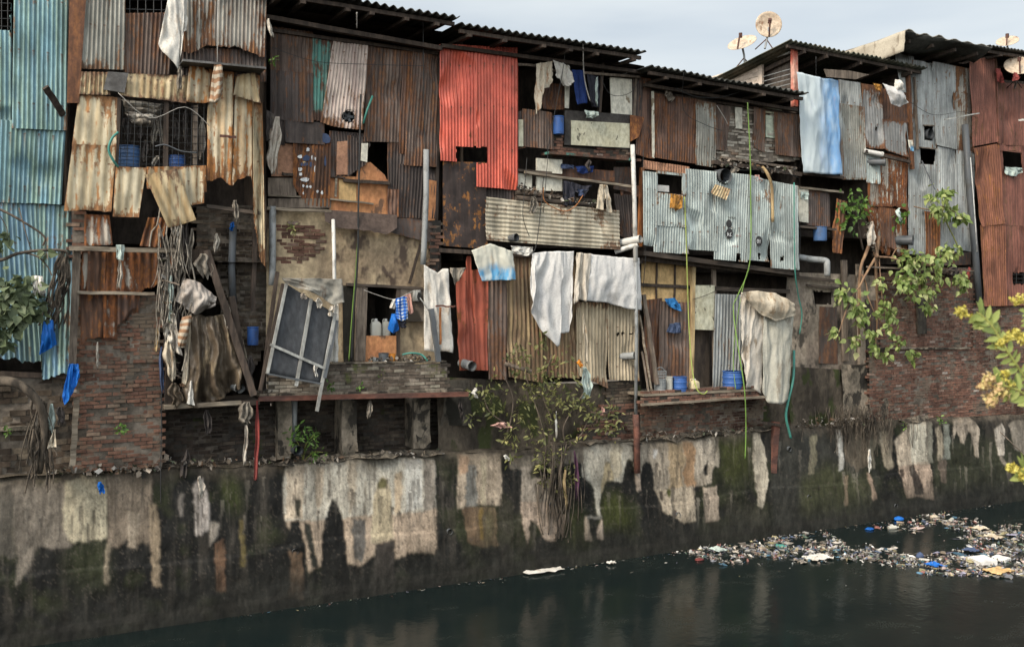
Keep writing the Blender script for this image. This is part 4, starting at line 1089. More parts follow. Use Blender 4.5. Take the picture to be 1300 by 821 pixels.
# below the cage
S(h, M['cream'], [(147, 211), (186, 213)], [(143, 275), (176, 276)], .53, pitch=.16, amp=.01)
S(h, M['cream3'], [(183, 222), (224, 214)], [(213, 289), (228, 286), (249, 279)], .66, pitch=.15, amp=.016, wb=.05, label='loose sheet hanging askew')
S(h, M['cream'], [(220, 212), (260, 211)], [(228, 252), (244, 262), (259, 258)], .58, pitch=.15, amp=.014, rag=.03)
S(h, M['cream2'], [(186, 212), (262, 210)], [(186, 240), (262, 244)], .52, pitch=.15, amp=.012)
S(h, M['rustorange'], [(188, 276), (212, 276)], [(178, 312), (206, 314)], .50, pitch=.11, amp=.02)
S(h, M['rustwhite'], [(107, 272), (139, 273)], [(107, 312), (143, 311)], .44, pitch=.11, amp=.014)
beam(h, (88, 315, .56), (236, 319, .56), .075, .09, 'woodh', label='pale timber rail')
beam(h, (98, 371, .50), (196, 373, .50), .05, .07, 'woodh')
beam(h, (98, 314, .44), (92, 462, .44), .11, .09, 'wood', 'post')
# rusted lower sheets
S(h, M['rustwhite'], [(104, 319), (114, 319)], [(102, 371), (112, 371)], .42, pitch=.13, amp=.016)
S(h, M['rustorange'], [(112, 319), (134, 320)], [(110, 371), (133, 372)], .43, pitch=.13, amp=.018)
S(h, M['rustwhite'], [(134, 320), (178, 320)], [(133, 372), (178, 374)], .41, pitch=.13, amp=.018, rag=.08)
S(h, M['rustorange'], [(176, 320), (226, 322)], [(176, 374), (224, 386)], .39, pitch=.13, amp=.016, rag=.25)
S(h, M['rustorange'], [(102, 373), (132, 374)], [(103, 441), (117, 437), (131, 434)], .42, pitch=.13, amp=.018, rag=.12)
S(h, M['rustwhite'], [(131, 374), (150, 374)], [(131, 432), (149, 436)], .44, pitch=.13, amp=.02, rag=.16)
S(h, M['brown2'], [(149, 374), (178, 375)], [(149, 414), (176, 398)], .40, pitch=.13, amp=.02, rag=.25)
bricks(h, 'brick_wall', (M['brickr'], M['mortar']), [(93, 268), (107, 270), (104, 320), (104, 375), (202, 375), (206, 592), (98, 600), (96, 400), (92, 320)], .30, jw=.02, miss=.03, rough=.03)
bricks(h, 'brick_wall', (M['brickr'], M['mortar']), [(160, 376), (203, 378), (202, 460), (166, 460)], .335, jw=.02, miss=.06)
# recess on the right, with the grimy brick behind
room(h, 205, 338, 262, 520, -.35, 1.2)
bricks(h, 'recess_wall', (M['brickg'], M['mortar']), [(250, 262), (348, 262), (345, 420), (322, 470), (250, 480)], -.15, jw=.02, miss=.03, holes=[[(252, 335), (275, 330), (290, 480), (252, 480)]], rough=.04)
beam(h, (262, 262, .45), (334, 271, .45), .06, .10, 'woodhd')
beam(h, (324, 268, .2), (321, 395, .2), .07, .07, 'woodd', 'post')
panel(h, 'patch', 'woodd', [(232, 316), (266, 317), (268, 349), (232, 348)], .10, .04)
beam(h, (216, 380, .40), (214, 515, .40), .13, .09, 'woodd', 'post')
# platform
slab(h, 'platform', 'woodhd', (207, 514), (330, 507), -.4, .55, .09, rag=.03)
beam(h, (208, 516, .58), (306, 511, .58), .07, .08, 'woodh')
bricks(h, 'dark_brick_wall', (M['brickd'], M['mortard']), [(205, 512), (345, 505), (352, 592), (205, 600)], -.05, jw=.025, miss=.04, rough=.06)

# ================================================================== H3: brown shack with plaster storey
h = house('rusty_shack', 'dark rusted tin shack over a plastered storey and brick parapet', 440, 0)
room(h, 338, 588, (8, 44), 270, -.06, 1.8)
roof(h, (322, -22), (584, 22), .85, 3.6, .12, M['roof'], rafters=6)
beam(h, (338, 22, .3), (560, 62, .3), .08, .12, 'woodd'); beam(h, (338, 38, .08), (556, 68, .08), .06, .06, 'woodd')
S(h, M['brown'], [(343, 33), (398, 41)], [(343, 92), (398, 95)], .05)
S(h, M['darkbrown'], [(343, 89), (398, 93)], [(343, 150), (370, 154), (398, 156)], .08)
S(h, M['peelteal'], [(397, 46), (421, 50)], [(395, 152), (416, 156)], .06, label='peeling teal sheet')
S(h, M['pink'], [(423, 52), (468, 58)], [(407, 157), (430, 163), (460, 168)], .11, label='pale pink sheet with a round vent', holes=[[(442+8*math.cos(a*.5236), 148+8*math.sin(a*.5236)) for a in range(12)]], rag=.04, jag=.004)
S(h, M['brown'], [(467, 55), (514, 63)], [(461, 180), (508, 181)], .05)
S(h, M['brown2'], [(512, 62), (526, 64)], [(506, 195), (523, 196)], .08)
S(h, M['brown'], [(524, 64), (559, 69)], [(512, 211), (554, 213)], .10, rag=.03)
S(h, M['darkbrown'], [(362, 152), (412, 156)], [(362, 181), (412, 184)], .06, prof='flat')
S(h, M['darkbrown'], [(342, 150), (364, 152)], [(342, 184), (362, 184)], .03)
# vent fan behind the hole
fan = MB(); c = P(442, 148, .03); fan.tube([(c[0], .13, c[2]), (c[0], -.02, c[2])], .118, 16, cap=False)
for k in range(5):
    a = k*1.2566; fan.beam((c[0], .02, c[2]), (c[0]+.1*math.cos(a), .04, c[2]+.1*math.sin(a)), .05, .004)
fan.tube([(c[0], -.01, c[2]), (c[0], .05, c[2])], .03, 10)
fan.build('exhaust_fan', M['piped'], h)
# boarded middle band
S(h, M['pinkboard'], [(344, 181), (374, 183)], [(344, 224), (374, 224)], .0, prof='flat')
panel(h, 'board', 'wood', [(340, 226), (375, 226), (376, 250), (340, 249)], .01, .03)
panel(h, 'board', 'wood', [(340, 252), (420, 252), (420, 264), (340, 264)], .03, .03)
beam(h, (340, 248, .06), (382, 250, .06), .03, .04, 'woodh'); beam(h, (338, 265, .12), (420, 268, .12), .05, .10, 'woodh'); beam(h, (358, 221, .05), (372, 222, .05), .05, .04, 'woodd')
painted = S(h, M['rustorange'], [(372, 180), (420, 181)], [(372, 236), (388, 262), (418, 264)], .05, label='rusty sheet daubed with blue and white paint', rag=.04)
for (x, y, a, b, m) in ((391, 190, 5, 5, 'inkw'), (381, 199, 6, 6, 'inkw'), (397, 200, 4, 7, 'inkw'), (401, 202, 3, 5, 'inkw'), (381, 215, 6, 5, 'inkw'), (382, 221, 6, 5, 'inkw'), (400, 215, 4, 9, 'inkw'), (388, 228, 12, 5, 'inkw'),
                         (385, 236, 3, 4, 'inkw'), (390, 237, 3, 4, 'inkw'), (394, 237, 3, 4, 'inkw'), (389, 201, 11, 8, 'cslate'), (386, 209, 12, 5, 'cslate'), (395, 209, 7, 6, 'cslate'), (414, 176, 11, 16, 'cslate'), (386, 206, 4, 3, 'tanboard'),
                         (385, 245, 2, 4, 'inkw'), (413, 205, 3, 14, 'cslate'), (409, 245, 3, 6, 'inkw'), (403, 243, 3, 4, 'inkw')):
    poly = [(x+a/2*math.cos(q*.785)*rng.uniform(.7, 1.25), y+b/2*math.sin(q*.785)*rng.uniform(.7, 1.25)) for q in range(8)]
    panel(h, 'paint_patch', m, poly, .075, .003)
S(h, M['darkbrown'], [(418, 166), (470, 170)], [(418, 224), (446, 224), (470, 184)], .02)
panel(h, 'board', 'pinkboard', [(428, 180), (442, 179), (441, 222), (427, 222)], .045, .02)
S(h, M['darkbrown'], [(441, 172), (466, 174)], [(441, 224), (466, 208)], .06)
panel(h, 'board', 'whiteboard', [(459, 182), (467, 182), (466, 206), (458, 204)], .07, .02)
panel(h, 'board', 'orange', [(419, 222), (494, 228), (493, 274), (418, 268)], .0, .02, label='orange board')
panel(h, 'board', 'orange', [(454, 209), (470, 206), (488, 222), (492, 232), (452, 228)], .01, .02)
panel(h, 'board', 'tanboard', [(430, 228), (452, 230), (452, 255), (430, 255)], .02, .02)
beam(h, (436, 229, .08), (494, 233, .08), .06, .08, 'woodd'); beam(h, (418, 224, .05), (438, 226, .05), .03, .05, 'woodd')
beam(h, (419, 253, .06), (474, 259, .06), .03, .05, 'woodh'); beam(h, (427, 226, .05), (426, 250, .05), .04, .03, 'woodh', 'post')
S(h, M['darkbrown'], [(492, 180), (516, 182)], [(492, 248), (510, 250)], .05)
S(h, M['darkbrown'], [(506, 208), (558, 212)], [(504, 276), (552, 278)], .07)
S(h, M['brown2'], [(492, 240), (506, 241)], [(492, 274), (505, 276)], .09)
panel(h, 'board', 'orange', [(543, 228), (554, 230), (552, 280), (542, 280)], .09, .02)
S(h, M['darkbrown'], [(494, 276), (556, 279)], [(494, 296), (520, 303), (552, 309)], .08, prof='flat', rag=.03)
S(h, M['flap'], [(412, 266), (504, 273)], [(413, 282), (430, 290), (470, 294), (490, 299), (504, 290)], .16, prof='flat', wb=.08, rag=.04, label='bent flap of brown sheet')
beam(h, (558, 60, .05), (552, 312, .05), .07, .08, 'woodd', 'post')
bricks(h, 'brick_pier', (M['brickr'], M['mortard']), [(549, 280), (560, 280), (556, 345), (546, 345)], .12, jw=.03)
# plastered storey
S(h, M['plaster'], [(338, 262), (552, 278)], [(338, 500), (560, 500)], -.03, name='plaster_wall', prof='flat', warp=.035, holes=[[(465, 361), (506, 364), (506, 428), (464, 428)]], jag=.006)
room(h, 462, 508, 358, 432, -.06, 1.4)
bricks(h, 'brick_patch', (M['brickp'], M['plaster']), [(350, 286), (380, 282), (412, 292), (408, 318), (385, 335), (352, 332)], -.012, jw=.012, miss=.12, mortar_w=-.09)
beam(h, (440, 361, .04), (536, 366, .04), .05, .09, 'woodhd', 'lintel'); beam(h, (534, 310, .03), (520, 360, .03), .05, .03, 'woodd')
panel(h, 'window_post', 'wood', [(452, 364), (466, 365), (463, 458), (450, 458)], .03, .08)
panel(h, 'window_post', 'plasterg', [(506, 364), (540, 367), (540, 408), (506, 408)], .02, .05)
panel(h, 'window_post', 'woodd', [(503, 366), (508, 366), (507, 458), (503, 458)], .03, .05)
panel(h, 'sill_board', 'orange', [(463, 426), (505, 426), (504, 459), (462, 459)], .02, .03)
S(h, M['plasterd'], [(434, 362), (452, 363)], [(436, 462), (450, 462)], .01, prof='flat')
# ledge and parapet
slab(h, 'ledge', 'lump', (330, 500), (590, 494), -.05, .62, .06, rag=.02)
beam(h, (328, 506, .66), (594, 500, .66), .085, .06, 'rustiron', 'ledge_beam', wob=.003)
bricks(h, 'brick_parapet', (M['brickm'], M['mortar']), [(410, 463), (568, 460), (568, 496), (410, 500)], .54, back=.2, jw=.008, miss=.0)
bricks(h, 'brick_parapet', (M['brickw'], M['mortar']), [(342, 474), (408, 480), (408, 500), (341, 502)], .50, back=.16, jw=.012, miss=.0)
slab(h, 'parapet_coping', 'lump', (411, 461), (567, 458), .36, .57, .02, rag=.015)
bricks(h, 'dark_brick_wall', (M['brickd'], M['mortard']), [(345, 503), (585, 497), (590, 585), (345, 595)], -.35, jw=.02, miss=.02, rough=.03)
for poly in ([(352, 508), (370, 508), (371, 575), (353, 580)], [(434, 508), (452, 508), (453, 572), (433, 578)], [(525, 506), (547, 506), (546, 560), (538, 570), (530, 566)]):
    a, b, c, d = poly[0], poly[1], poly[2], poly[-1]
    S(h, M['lump'], [(a[0], a[1]), (b[0], b[1])], [(d[0], d[1])]+[(q[0], q[1]) for q in poly[-2:2:-1]]+[(c[0], c[1])], .16, name='pier', prof='flat', warp=.05)
    m = MB(); u0, u1 = P(*a, .15)[0]+.01, P(*b, .15)[0]-.01; v0, v1 = P(*d, .15)[2]-.05, P(*a, .15)[2]
    m.box(((u0+u1)/2, -.10, (v0+v1)/2), (u1-u0, .46, v1-v0)); m.build('pier', M['lump'], h)

# ================================================================== H4: red sheet shack and its open bay
h = house('red_sheet_shack', 'shack with one big red corrugated sheet and a cluttered open bay', 690, .05)
room(h, 588, 818, (44, 84), 330, -.10, 1.7); room(h, 560, 588, (66, 70), 330, -.10, 1.7)
roof(h, (584, 30), (821, 66), .85, 3.6, .1, M['roof'], rafters=6)
beam(h, (560, 58, .25), (815, 92, .25), .07, .10, 'woodd')
S(h, M['red'], [(558, 56), (606, 58)], [(559, 204), (606, 207)], .20, name='wall_panel', warp=.008, label='left half of the bright red sheet', holes=[[(579, 185), (618, 187), (618, 208), (579, 206)]], jag=.004)
S(h, M['red'], [(604, 58), (658, 61)], [(605, 237), (658, 241)], .215, name='wall_panel', warp=.008, label='right half of the bright red sheet', holes=[[(579, 185), (618, 187), (618, 208), (579, 206)]], jag=.004)
S(h, M['rustplate'], [(562, 205), (616, 206)], [(562, 312), (590, 314), (619, 316)], .12, prof='flat', label='dark plate with orange rust spots')
S(h, M['darkbrown'], [(616, 236), (660, 240)], [(617, 256), (660, 256)], .08)
S(h, M['palehoriz'], [(617, 250), (700, 259), (787, 267)], [(617, 305), (700, 311), (787, 317)], .24, horiz=True, pitch=.085, amp=.010, warp=.03, label='pale sheet laid with level ribs')
# open bay
S(h, M['brown'], [(663, 138), (702, 143)], [(662, 186), (703, 190)], .12, rows=10)
S(h, M['brown2'], [(690, 104), (717, 108)], [(690, 138), (717, 139)], -.05)
S(h, M['darkbrown'], [(656, 142), (668, 140)], [(656, 190), (666, 188)], .10)
panel(h, 'cream_strip', 'creamboard', [(658, 152), (664, 152), (664, 186), (658, 186)], .14, .02)
panel(h, 'pale_strip', 'whiteboard', [(717, 108), (723, 108), (722, 138), (717, 137)], .02, .02)
beam(h, (681, 88, .14), (812, 98, .14), .05, .06, 'wood'); beam(h, (655, 82, .10), (690, 84, .10), .05, .06, 'wood'); beam(h, (765, 80, .1), (761, 143, .1), .06, .06, 'woodd', 'post')
panel(h, 'white_board', 'whiteboard', [(774, 98), (802, 101), (802, 146), (776, 144)], .05, .025)
S(h, M['darkbrown'], [(803, 98), (816, 100)], [(802, 150), (815, 150)], .06); beam(h, (807, 100, .09), (805, 148, .09), .05, .04, 'wood', 'post')
panel(h, 'panel_frame', 'darkpanel', [(717, 140), (800, 146), (800, 190), (716, 184)], .10, .03)
panel(h, 'cream_panel', 'creamboard', [(725, 153), (799, 157), (799, 188), (725, 184)], .125, .02, label='cream board in a dark frame')
panel(h, 'rust_patch', 'rustorange', [(800, 146), (818, 149), (811, 174), (800, 180)], .16, .015)
S(h, M['brown2'], [(812, 98), (827, 100)], [(806, 196), (829, 202)], .06)
bricks(h, 'brick_strip', (M['brickp'], M['mortard']), [(702, 170), (716, 172), (716, 186), (803, 191), (803, 201), (702, 194)], .07, bl=.16, jw=.02)
slab(h, 'teal_ledge', 'peelteal', (697, 192), (814, 202), .0, .33, .05)
panel(h, 'cream_block', 'whiteboard', [(681, 201), (713, 203), (713, 221), (681, 219)], .12, .05); panel(h, 'cream_block', 'whiteboard', [(681, 224), (713, 226), (713, 243), (681, 242)], .13, .05)
S(h, M['brown2'], [(704, 211), (780, 217)], [(704, 224), (780, 231)], .08, prof='flat'); S(h, M['darkbrown'], [(779, 212), (803, 212)], [(779, 240), (803, 244)], .07, prof='flat')
panel(h, 'pale_strip', 'whiteboard', [(657, 220), (675, 222), (675, 241), (657, 240)], .10, .03)
beam(h, (666, 219, .22), (803, 237, .22), .05, .06, 'woodh'); beam(h, (656, 216, .18), (700, 220, .18), .05, .05, 'woodhd')
for (a, b, wv) in (((655, 244), (770, 258), .16), ((655, 251), (765, 262), .22)):
    pipe('pole', None, None, [(a[0], a[1], wv), (b[0], b[1], wv)], .05, 'woodhd', parent=h)
S(h, M['brown2'], [(788, 233), (812, 236)], [(788, 248), (812, 250)], .04, prof='flat'); S(h, M['darkbrown'], [(779, 246), (804, 248)], [(787, 300), (806, 304)], .02)
beam(h, (815, 213, .08), (812, 313, .08), .09, .06, 'woodo', 'post', label='orange timber post')
S(h, M['pinkboard'], [(817, 203), (875, 212)], [(817, 214), (875, 222)], .10)
# lower storey of H4
room(h, 560, 812, 312, 480, -.12, 1.2)
beam(h, (556, 318, .10), (815, 332, .10), .08, .10, 'woodd')
S(h, M['redlow'], [(578, 344), (591, 342), (592, 325), (598, 325), (598, 343), (620, 340)], [(583, 470), (619, 470)], .08, label='faded red sheet', pitch=.12)
S(h, M['brown'], [(618, 340), (645, 340)], [(620, 481), (644, 482)], .06, pitch=.10)
S(h, M['ochre'], [(643, 318), (682, 322)], [(645, 478), (690, 486)], .07, pitch=.10)
S(h, M['ochre'], [(680, 322), (736, 330)], [(688, 478), (735, 480)], .055, pitch=.10)
S(h, M['palebeige'], [(731, 383), (773, 384)], [(733, 476), (748, 482), (772, 493)], .12, pitch=.085)
S(h, M['palebeige'], [(771, 380), (812, 386)], [(772, 482), (811, 483)], .14, pitch=.085, holes=[[(782, 423), (785, 421), (786, 425), (783, 426)], [(788, 423), (791, 420), (793, 424), (789, 426)], [(798, 424), (804, 423), (803, 426)]], jag=.01)
bricks(h, 'pale_footing', (M['brickg'], M['mortard']), [(770, 484), (806, 484), (806, 514), (770, 512)], .03)
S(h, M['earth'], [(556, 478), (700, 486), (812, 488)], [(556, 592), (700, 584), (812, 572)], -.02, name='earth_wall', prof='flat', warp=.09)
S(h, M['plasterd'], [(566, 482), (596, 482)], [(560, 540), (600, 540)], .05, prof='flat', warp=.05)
bricks(h, 'brick_footing', (M['brickp'], M['mortard']), [(770, 512), (815, 510), (815, 556), (730, 560), (740, 540)], .10, miss=.1, jw=.03)

# ================================================================== H5: pale blue-grey shack with stencilled marks
h = house('pale_sheet_shack', 'shack with pale blue grey sheets carrying stencilled round marks', 910, .1)
room(h, 818, 1016, (98, 130), 345, -.14, 1.7)
roof(h, (826, 84), (1027, 119), .80, 3.4, .05, M['roof'], rafters=5)
beam(h, (818, 108, .25), (1012, 140, .25), .07, .10, 'woodd'); beam(h, (826, 116, .05), (1010, 146, .05), .06, .06, 'woodd')
S(h, M['brown2'], [(830, 118), (885, 126)], [(829, 200), (883, 208)], .10, label='streaked rust sheet')
panel(h, 'edge_strip', 'whiteboard', [(827, 116), (830, 116), (831, 201), (828, 200)], .13, .02)
S(h, M['grey'], [(883, 126), (909, 131)], [(883, 209), (909, 213)], .12)
S(h, M['brown'], [(908, 132), (929, 136)], [(908, 190), (922, 192)], .09)
bricks(h, 'brick_patch', (M['brickw'], M['mortar']), [(926, 132), (1010, 146), (1012, 204), (910, 206), (912, 190)], .02, jw=.03, miss=.06, rough=.05)
S(h, M['brown'], [(956, 136), (972, 138)], [(957, 186), (970, 194)], .08)
panel(h, 'window_pane', 'lightpane', [(972, 146), (984, 148), (984, 176), (972, 174)], .03, .015); panel(h, 'window_head', 'creamboard', [(970, 133), (992, 136), (992, 146), (970, 143)], .06, .03)
panel(h, 'pale_slat', 'whiteboard', [(933, 136), (942, 137), (942, 164), (934, 163)], .06, .02)
S(h, M['brown'], [(983, 142), (1018, 146)], [(984, 196), (1016, 200)], .10)
beam(h, (905, 206, .18), (1016, 222, .18), .09, .12, 'woodd'); beam(h, (915, 200, .1), (1010, 214, .1), .05, .1, 'wood')
# the jutting storey
CH = [(918+8.5*math.cos(a*.5236), 224+8.5*math.sin(a*.5236)) for a in range(12)]
S(h, M['palegrey'], [(816, 217), (836, 219)], [(817, 311), (834, 313)], .42)
S(h, M['palegrey'], [(834, 244), (871, 248)], [(833, 286), (872, 289)], .44, label='sheet under the window')
S(h, M['palegrey'], [(831, 283), (874, 286)], [(830, 320), (873, 323)], .41, rag=.02)
S(h, M['palegrey'], [(870, 214), (911, 218)], [(871, 316), (911, 319)], .43, holes=[CH], jag=.004)
S(h, M['palegrey'], [(909, 218), (954, 222)], [(906, 329), (949, 333)], .42, holes=[CH, [(934, 322), (939, 322), (939, 331), (934, 331)]], jag=.004, label='sheet stencilled with numbers')
S(h, M['palegrey'], [(951, 222), (980, 229)], [(946, 330), (979, 332)], .44, holes=[[(963, 321), (967, 321), (967, 330), (963, 330)]], jag=.004)
S(h, M['palegrey'], [(978, 229), (1014, 236)], [(978, 340), (1015, 343)], .43, holes=[[(990, 325), (995, 325), (995, 332), (990, 332)]], jag=.004)
panel(h, 'window_frame', 'palegrey', [(834, 217), (869, 221), (869, 224), (834, 220)], .45, .03); panel(h, 'window_frame', 'palegrey', [(866, 220), (871, 221), (871, 248), (866, 247)], .45, .03)
panel(h, 'window_shelf', 'pipew', [(834, 235), (848, 236), (848, 244), (834, 243)], .25, .08)
vent = MB(); c = P(918, 224, .4); vent.tube([(c[0], .5, c[2]), (c[0], .2, c[2])], .165, 18, cap=False); vent.build('vent_pipe', M['piped'], h)
S(h, M['cream3'], [(908, 234), (927, 240)], [(904, 245), (921, 254)], .52, rows=5, wb=.05, label='small rusty flap')
slab(h, 'floor_edge', 'woodhd', (817, 318), (1015, 345), -.1, .36, .10)
def lettering(parent, body, x, y, w, hpx, mat, rot=0.0):
    c = bpy.data.curves.new('lettering', 'FONT'); c.body = body; c.align_x = 'CENTER'; c.align_y = 'CENTER'
    c.size = hpx/scale_at(x, w)*1.35; c.extrude = .001
    f = bpy.data.objects.new('lettering_curve', c); COL.objects.link(f)
    me = bpy.data.meshes.new_from_object(f.evaluated_get(bpy.context.evaluated_depsgraph_get()))
    bpy.data.objects.remove(f); o = bpy.data.objects.new('lettering', me); COL.objects.link(o)
    me.materials.clear(); me.materials.append(M[mat])
    b = parent['base']; p = P(x, y, w)
    o.location = (p[0]-b[0], -(p[1]-b[1]), p[2]-b[2]); o.rotation_euler = (math.radians(90), rot, 0); o.parent = parent
    return o
def disc(parent, x, y, w, r, mat, ring=False):
    p = P(x, y, w); m = MB(); n = 24
    ri = r*.8 if ring else 0
    pr = [(ri, .0), (r, .0), (r, .002), (ri, .002)] if ring else [(0, 0), (r, 0), (r, .002), (0, .002)]
    m.lathe(p, pr, n, axis=lambda q: (q[0], q[2], q[1]*1.18))
    m.build('stencil_disc', M[mat], parent)
disc(h, 926, 296.5, .440, .098, 'ink'); lettering(h, '74', 926, 297, .446, 5.6, 'inkw', math.pi)
disc(h, 925.5, 284, .440, .078, 'ink', True); lettering(h, '70', 925.5, 284, .443, 4.4, 'ink', math.pi)
lettering(h, 'YATRA', 929, 276.5, .441, 2.9, 'ink'); lettering(h, 'MAVI', 938, 299.5, .441, 3.1, 'inkr'); lettering(h, 'MITRA', 933, 313, .441, 3.0, 'inkr')
disc(h, 963.5, 306, .460, .096, 'ink'); lettering(h, '10', 963.5, 306, .466, 5.2, 'inkw', math.pi)
# lower storey behind the balcony
room(h, 814, 1012, 322, 505, -.5, .9)
S(h, M['tanboard'], [(814, 330), (878, 338)], [(814, 388), (878, 386)], -.12, prof='flat', name='board_wall')
beam(h, (814, 361, -.07), (882, 365, -.07), .07, .04, 'woodd'); 
for x in (834, 857): beam(h, (x, 330, -.08), (x-1, 385, -.08), .035, .03, 'woodd', 'batten')
S(h, M['brown2'], [(817, 381), (842, 378)], [(819, 478), (836, 490)], .0, pitch=.10); S(h, M['brown'], [(838, 382), (878, 384)], [(835, 482), (876, 492)], .02, pitch=.10)
beam(h, (880, 336, .05), (877, 497, .05), .09, .07, 'woody', 'post', label='straw coloured timber post')
beam(h, (906, 338, -.02), (908, 495, -.02), .09, .07, 'wood', 'post'); beam(h, (814, 328, .1), (1012, 350, .1), .1, .1, 'woodd'); beam(h, (900, 366, .0), (1002, 370, .0), .09, .06, 'woodhd')
panel(h, 'white_board', 'creamboard', [(882, 362), (907, 362), (906, 419), (880, 418)], .06, .02)
panel(h, 'door', 'in2', [(880, 418), (900, 418), (900, 495), (880, 495)], -.25, .03)
S(h, M['bluegrey'], [(908, 373), (946, 374)], [(904, 493), (942, 494)], .10, pitch=.09, amp=.016, label='grey corrugated door sheet', name='door')
slab(h, 'balcony_floor', 'woodh', (817, 500), (969, 493), -.3, .62, .05)
bricks(h, 'balcony_kerb', (M['brickp'], M['mortard']), [(818, 497), (968, 490), (968, 503), (818, 512)], .60, back=.14, bl=.2, jw=.02)
beam(h, (814, 514, .64), (972, 503, .64), .045, .06, 'woodh', 'balcony_beam')
for x in (832, 878, 900, 945): beam(h, (x, 513-(x-832)*.07, .55), (x, 511-(x-832)*.07, -.1), .09, .09, 'woodh', 'joist')
bricks(h, 'brick_footing', (M['brickr'], M['mortar']), [(813, 512), (972, 505), (966, 548), (905, 550), (815, 558)], .12, jw=.012, miss=.02)
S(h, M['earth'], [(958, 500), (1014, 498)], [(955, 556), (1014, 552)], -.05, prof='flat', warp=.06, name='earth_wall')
beam(h, (985, 535, .3), (981, 600, .36), .16, .1, 'rustiron', 'strut'); beam(h, (955, 534, .35), (996, 540, .35), .06, .1, 'woodd')

# ================================================================== H6: tarpaulin shack with louvred side
h = house('tarpaulin_shack', 'tall shack with a blue tarpaulin front and louvred side wall', 1090, .1)
room(h, 1011, 1160, (66, 96), 300, -.05, 2.4)
roof(h, (1003, 51), (1177, 86), .38, 4.2, -.55, M['rooflite'], rafters=5, amp=.028, pitch=.15)
# its open left side: louvres and a barred window
uL = P(1008, 100, .05)[0]
def sidebox(name, mat, w0, w1, v0, v1, th=.04, du=0.0):
    m = MB(); m.box((uL+du, (w0+w1)/2, (v0+v1)/2), (th, abs(w1-w0), v1-v0)); return m.build(name, M[mat], h)
vt = P(1008, 70, .05)[2]; vb = P(1008, 125, .05)[2]
for k in range(11):
    v0 = vb-.1+k*(vt-vb)/9.0
    m = MB(); m.beam((uL-.02+.04*(k % 2)*.3, -1.15, v0), (uL-.02, -4.0, v0-.0), .105, .03)
    m.build('louvre', M['siding'], h)
sidebox('side_frame', 'siding', -1.02, -1.16, vb-.3, vt+.2, .07)
sidebox('window_recess', 'in', -.1, -1.02, vb-.3, vt+.3, .02, .25)
for k in range(7):
    m = MB(); m.tube([(uL, -.08, vb+.02+k*.115), (uL, -1.02, vb+.02+k*.115)], .010, 6); m.build('window_bar', M['pipe'], h)
m = MB(); m.box((uL, -.55, vt+.12), (.05, 1.0, .12)); m.build('window_head', M['alu'], h)
m = MB(); m.beam((uL, .06, vb-.2), (uL, .06, vt+.2), .12, .12, 4, .006); m.build('corner_post', M['postred'], h)
S(h, M['bluegrey'], [(1064, 101), (1092, 105)], [(1066, 226), (1100, 226)], .08, warp=.02); S(h, M['grey'], [(1066, 131), (1097, 136)], [(1068, 228), (1101, 228)], .10)
S(h, M['greyperf'], [(1093, 106), (1121, 110)], [(1099, 188), (1122, 190)], .12, pitch=.1, amp=.006, rag=.03, holes=[[(1111, 160), (1115, 161), (1114, 166), (1111, 165)]])
S(h, M['brown2'], [(1119, 112), (1152, 118)], [(1121, 153), (1152, 156)], .08, pitch=.1, amp=.005)
S(h, M['greyperf'], [(1120, 151), (1152, 155)], [(1122, 190), (1153, 200)], .13, pitch=.1, amp=.005, label='grey square sheet with a rusted rim')
panel(h, 'loose_board', 'wood', [(1046, 88), (1078, 90), (1103, 95), (1086, 101), (1050, 98)], .45, .03)
beam(h, (1153, 96, .10), (1158, 215, .10), .09, .08, 'brown2', 'post'); beam(h, (1161, 98, .12), (1165, 190, .12), .05, .05, 'wood', 'post')
S(h, M['rustwhite'], [(1100, 190), (1152, 200)], [(1102, 262), (1152, 268)], .06, warp=.03, rag=.06)
S(h, M['palegrey'], [(1100, 196), (1118, 198)], [(1100, 232), (1118, 234)], .10)
beam(h, (1098, 192, .16), (1155, 206, .16), .07, .08, 'woodd')
stub('vent_stub', None, None, (1108, 194, .2), .06, .25, 'pipew', (.9, .35, -.15), h); stub('vent_stub', None, None, (1113, 206, .2), .08, .2, 'piped', (.6, .8, -.1), h)
room(h, 1013, 1100, 214, 300, -.1, 1.2)
S(h, M['darkbrown'], [(1024, 240), (1054, 243)], [(1024, 286), (1053, 288)], .06)
panel(h, 'white_board', 'whiteboard', [(1014, 238), (1026, 240), (1026, 283), (1014, 281)], .09, .02)
beam(h, (1014, 238, .1), (1070, 244, .1), .05, .06, 'woodh'); beam(h, (1014, 220, .1), (1070, 226, .1), .06, .08, 'woodd')
S(h, M['rustorange'], [(1062, 252), (1076, 256)], [(1056, 320), (1068, 322)], .18, pitch=.12, amp=.02, label='narrow rusty sheet set aslant')
S(h, M['rustwhite'], [(1094, 258), (1152, 264)], [(1118, 324), (1150, 328)], .02, warp=.05, rag=.2); S(h, M['brown2'], [(1115, 262), (1140, 266)], [(1120, 316), (1136, 318)], .06, rag=.12)
slab(h, 'shelf', 'woodhd', (1014, 286), (1062, 290), -.1, .30, .05)
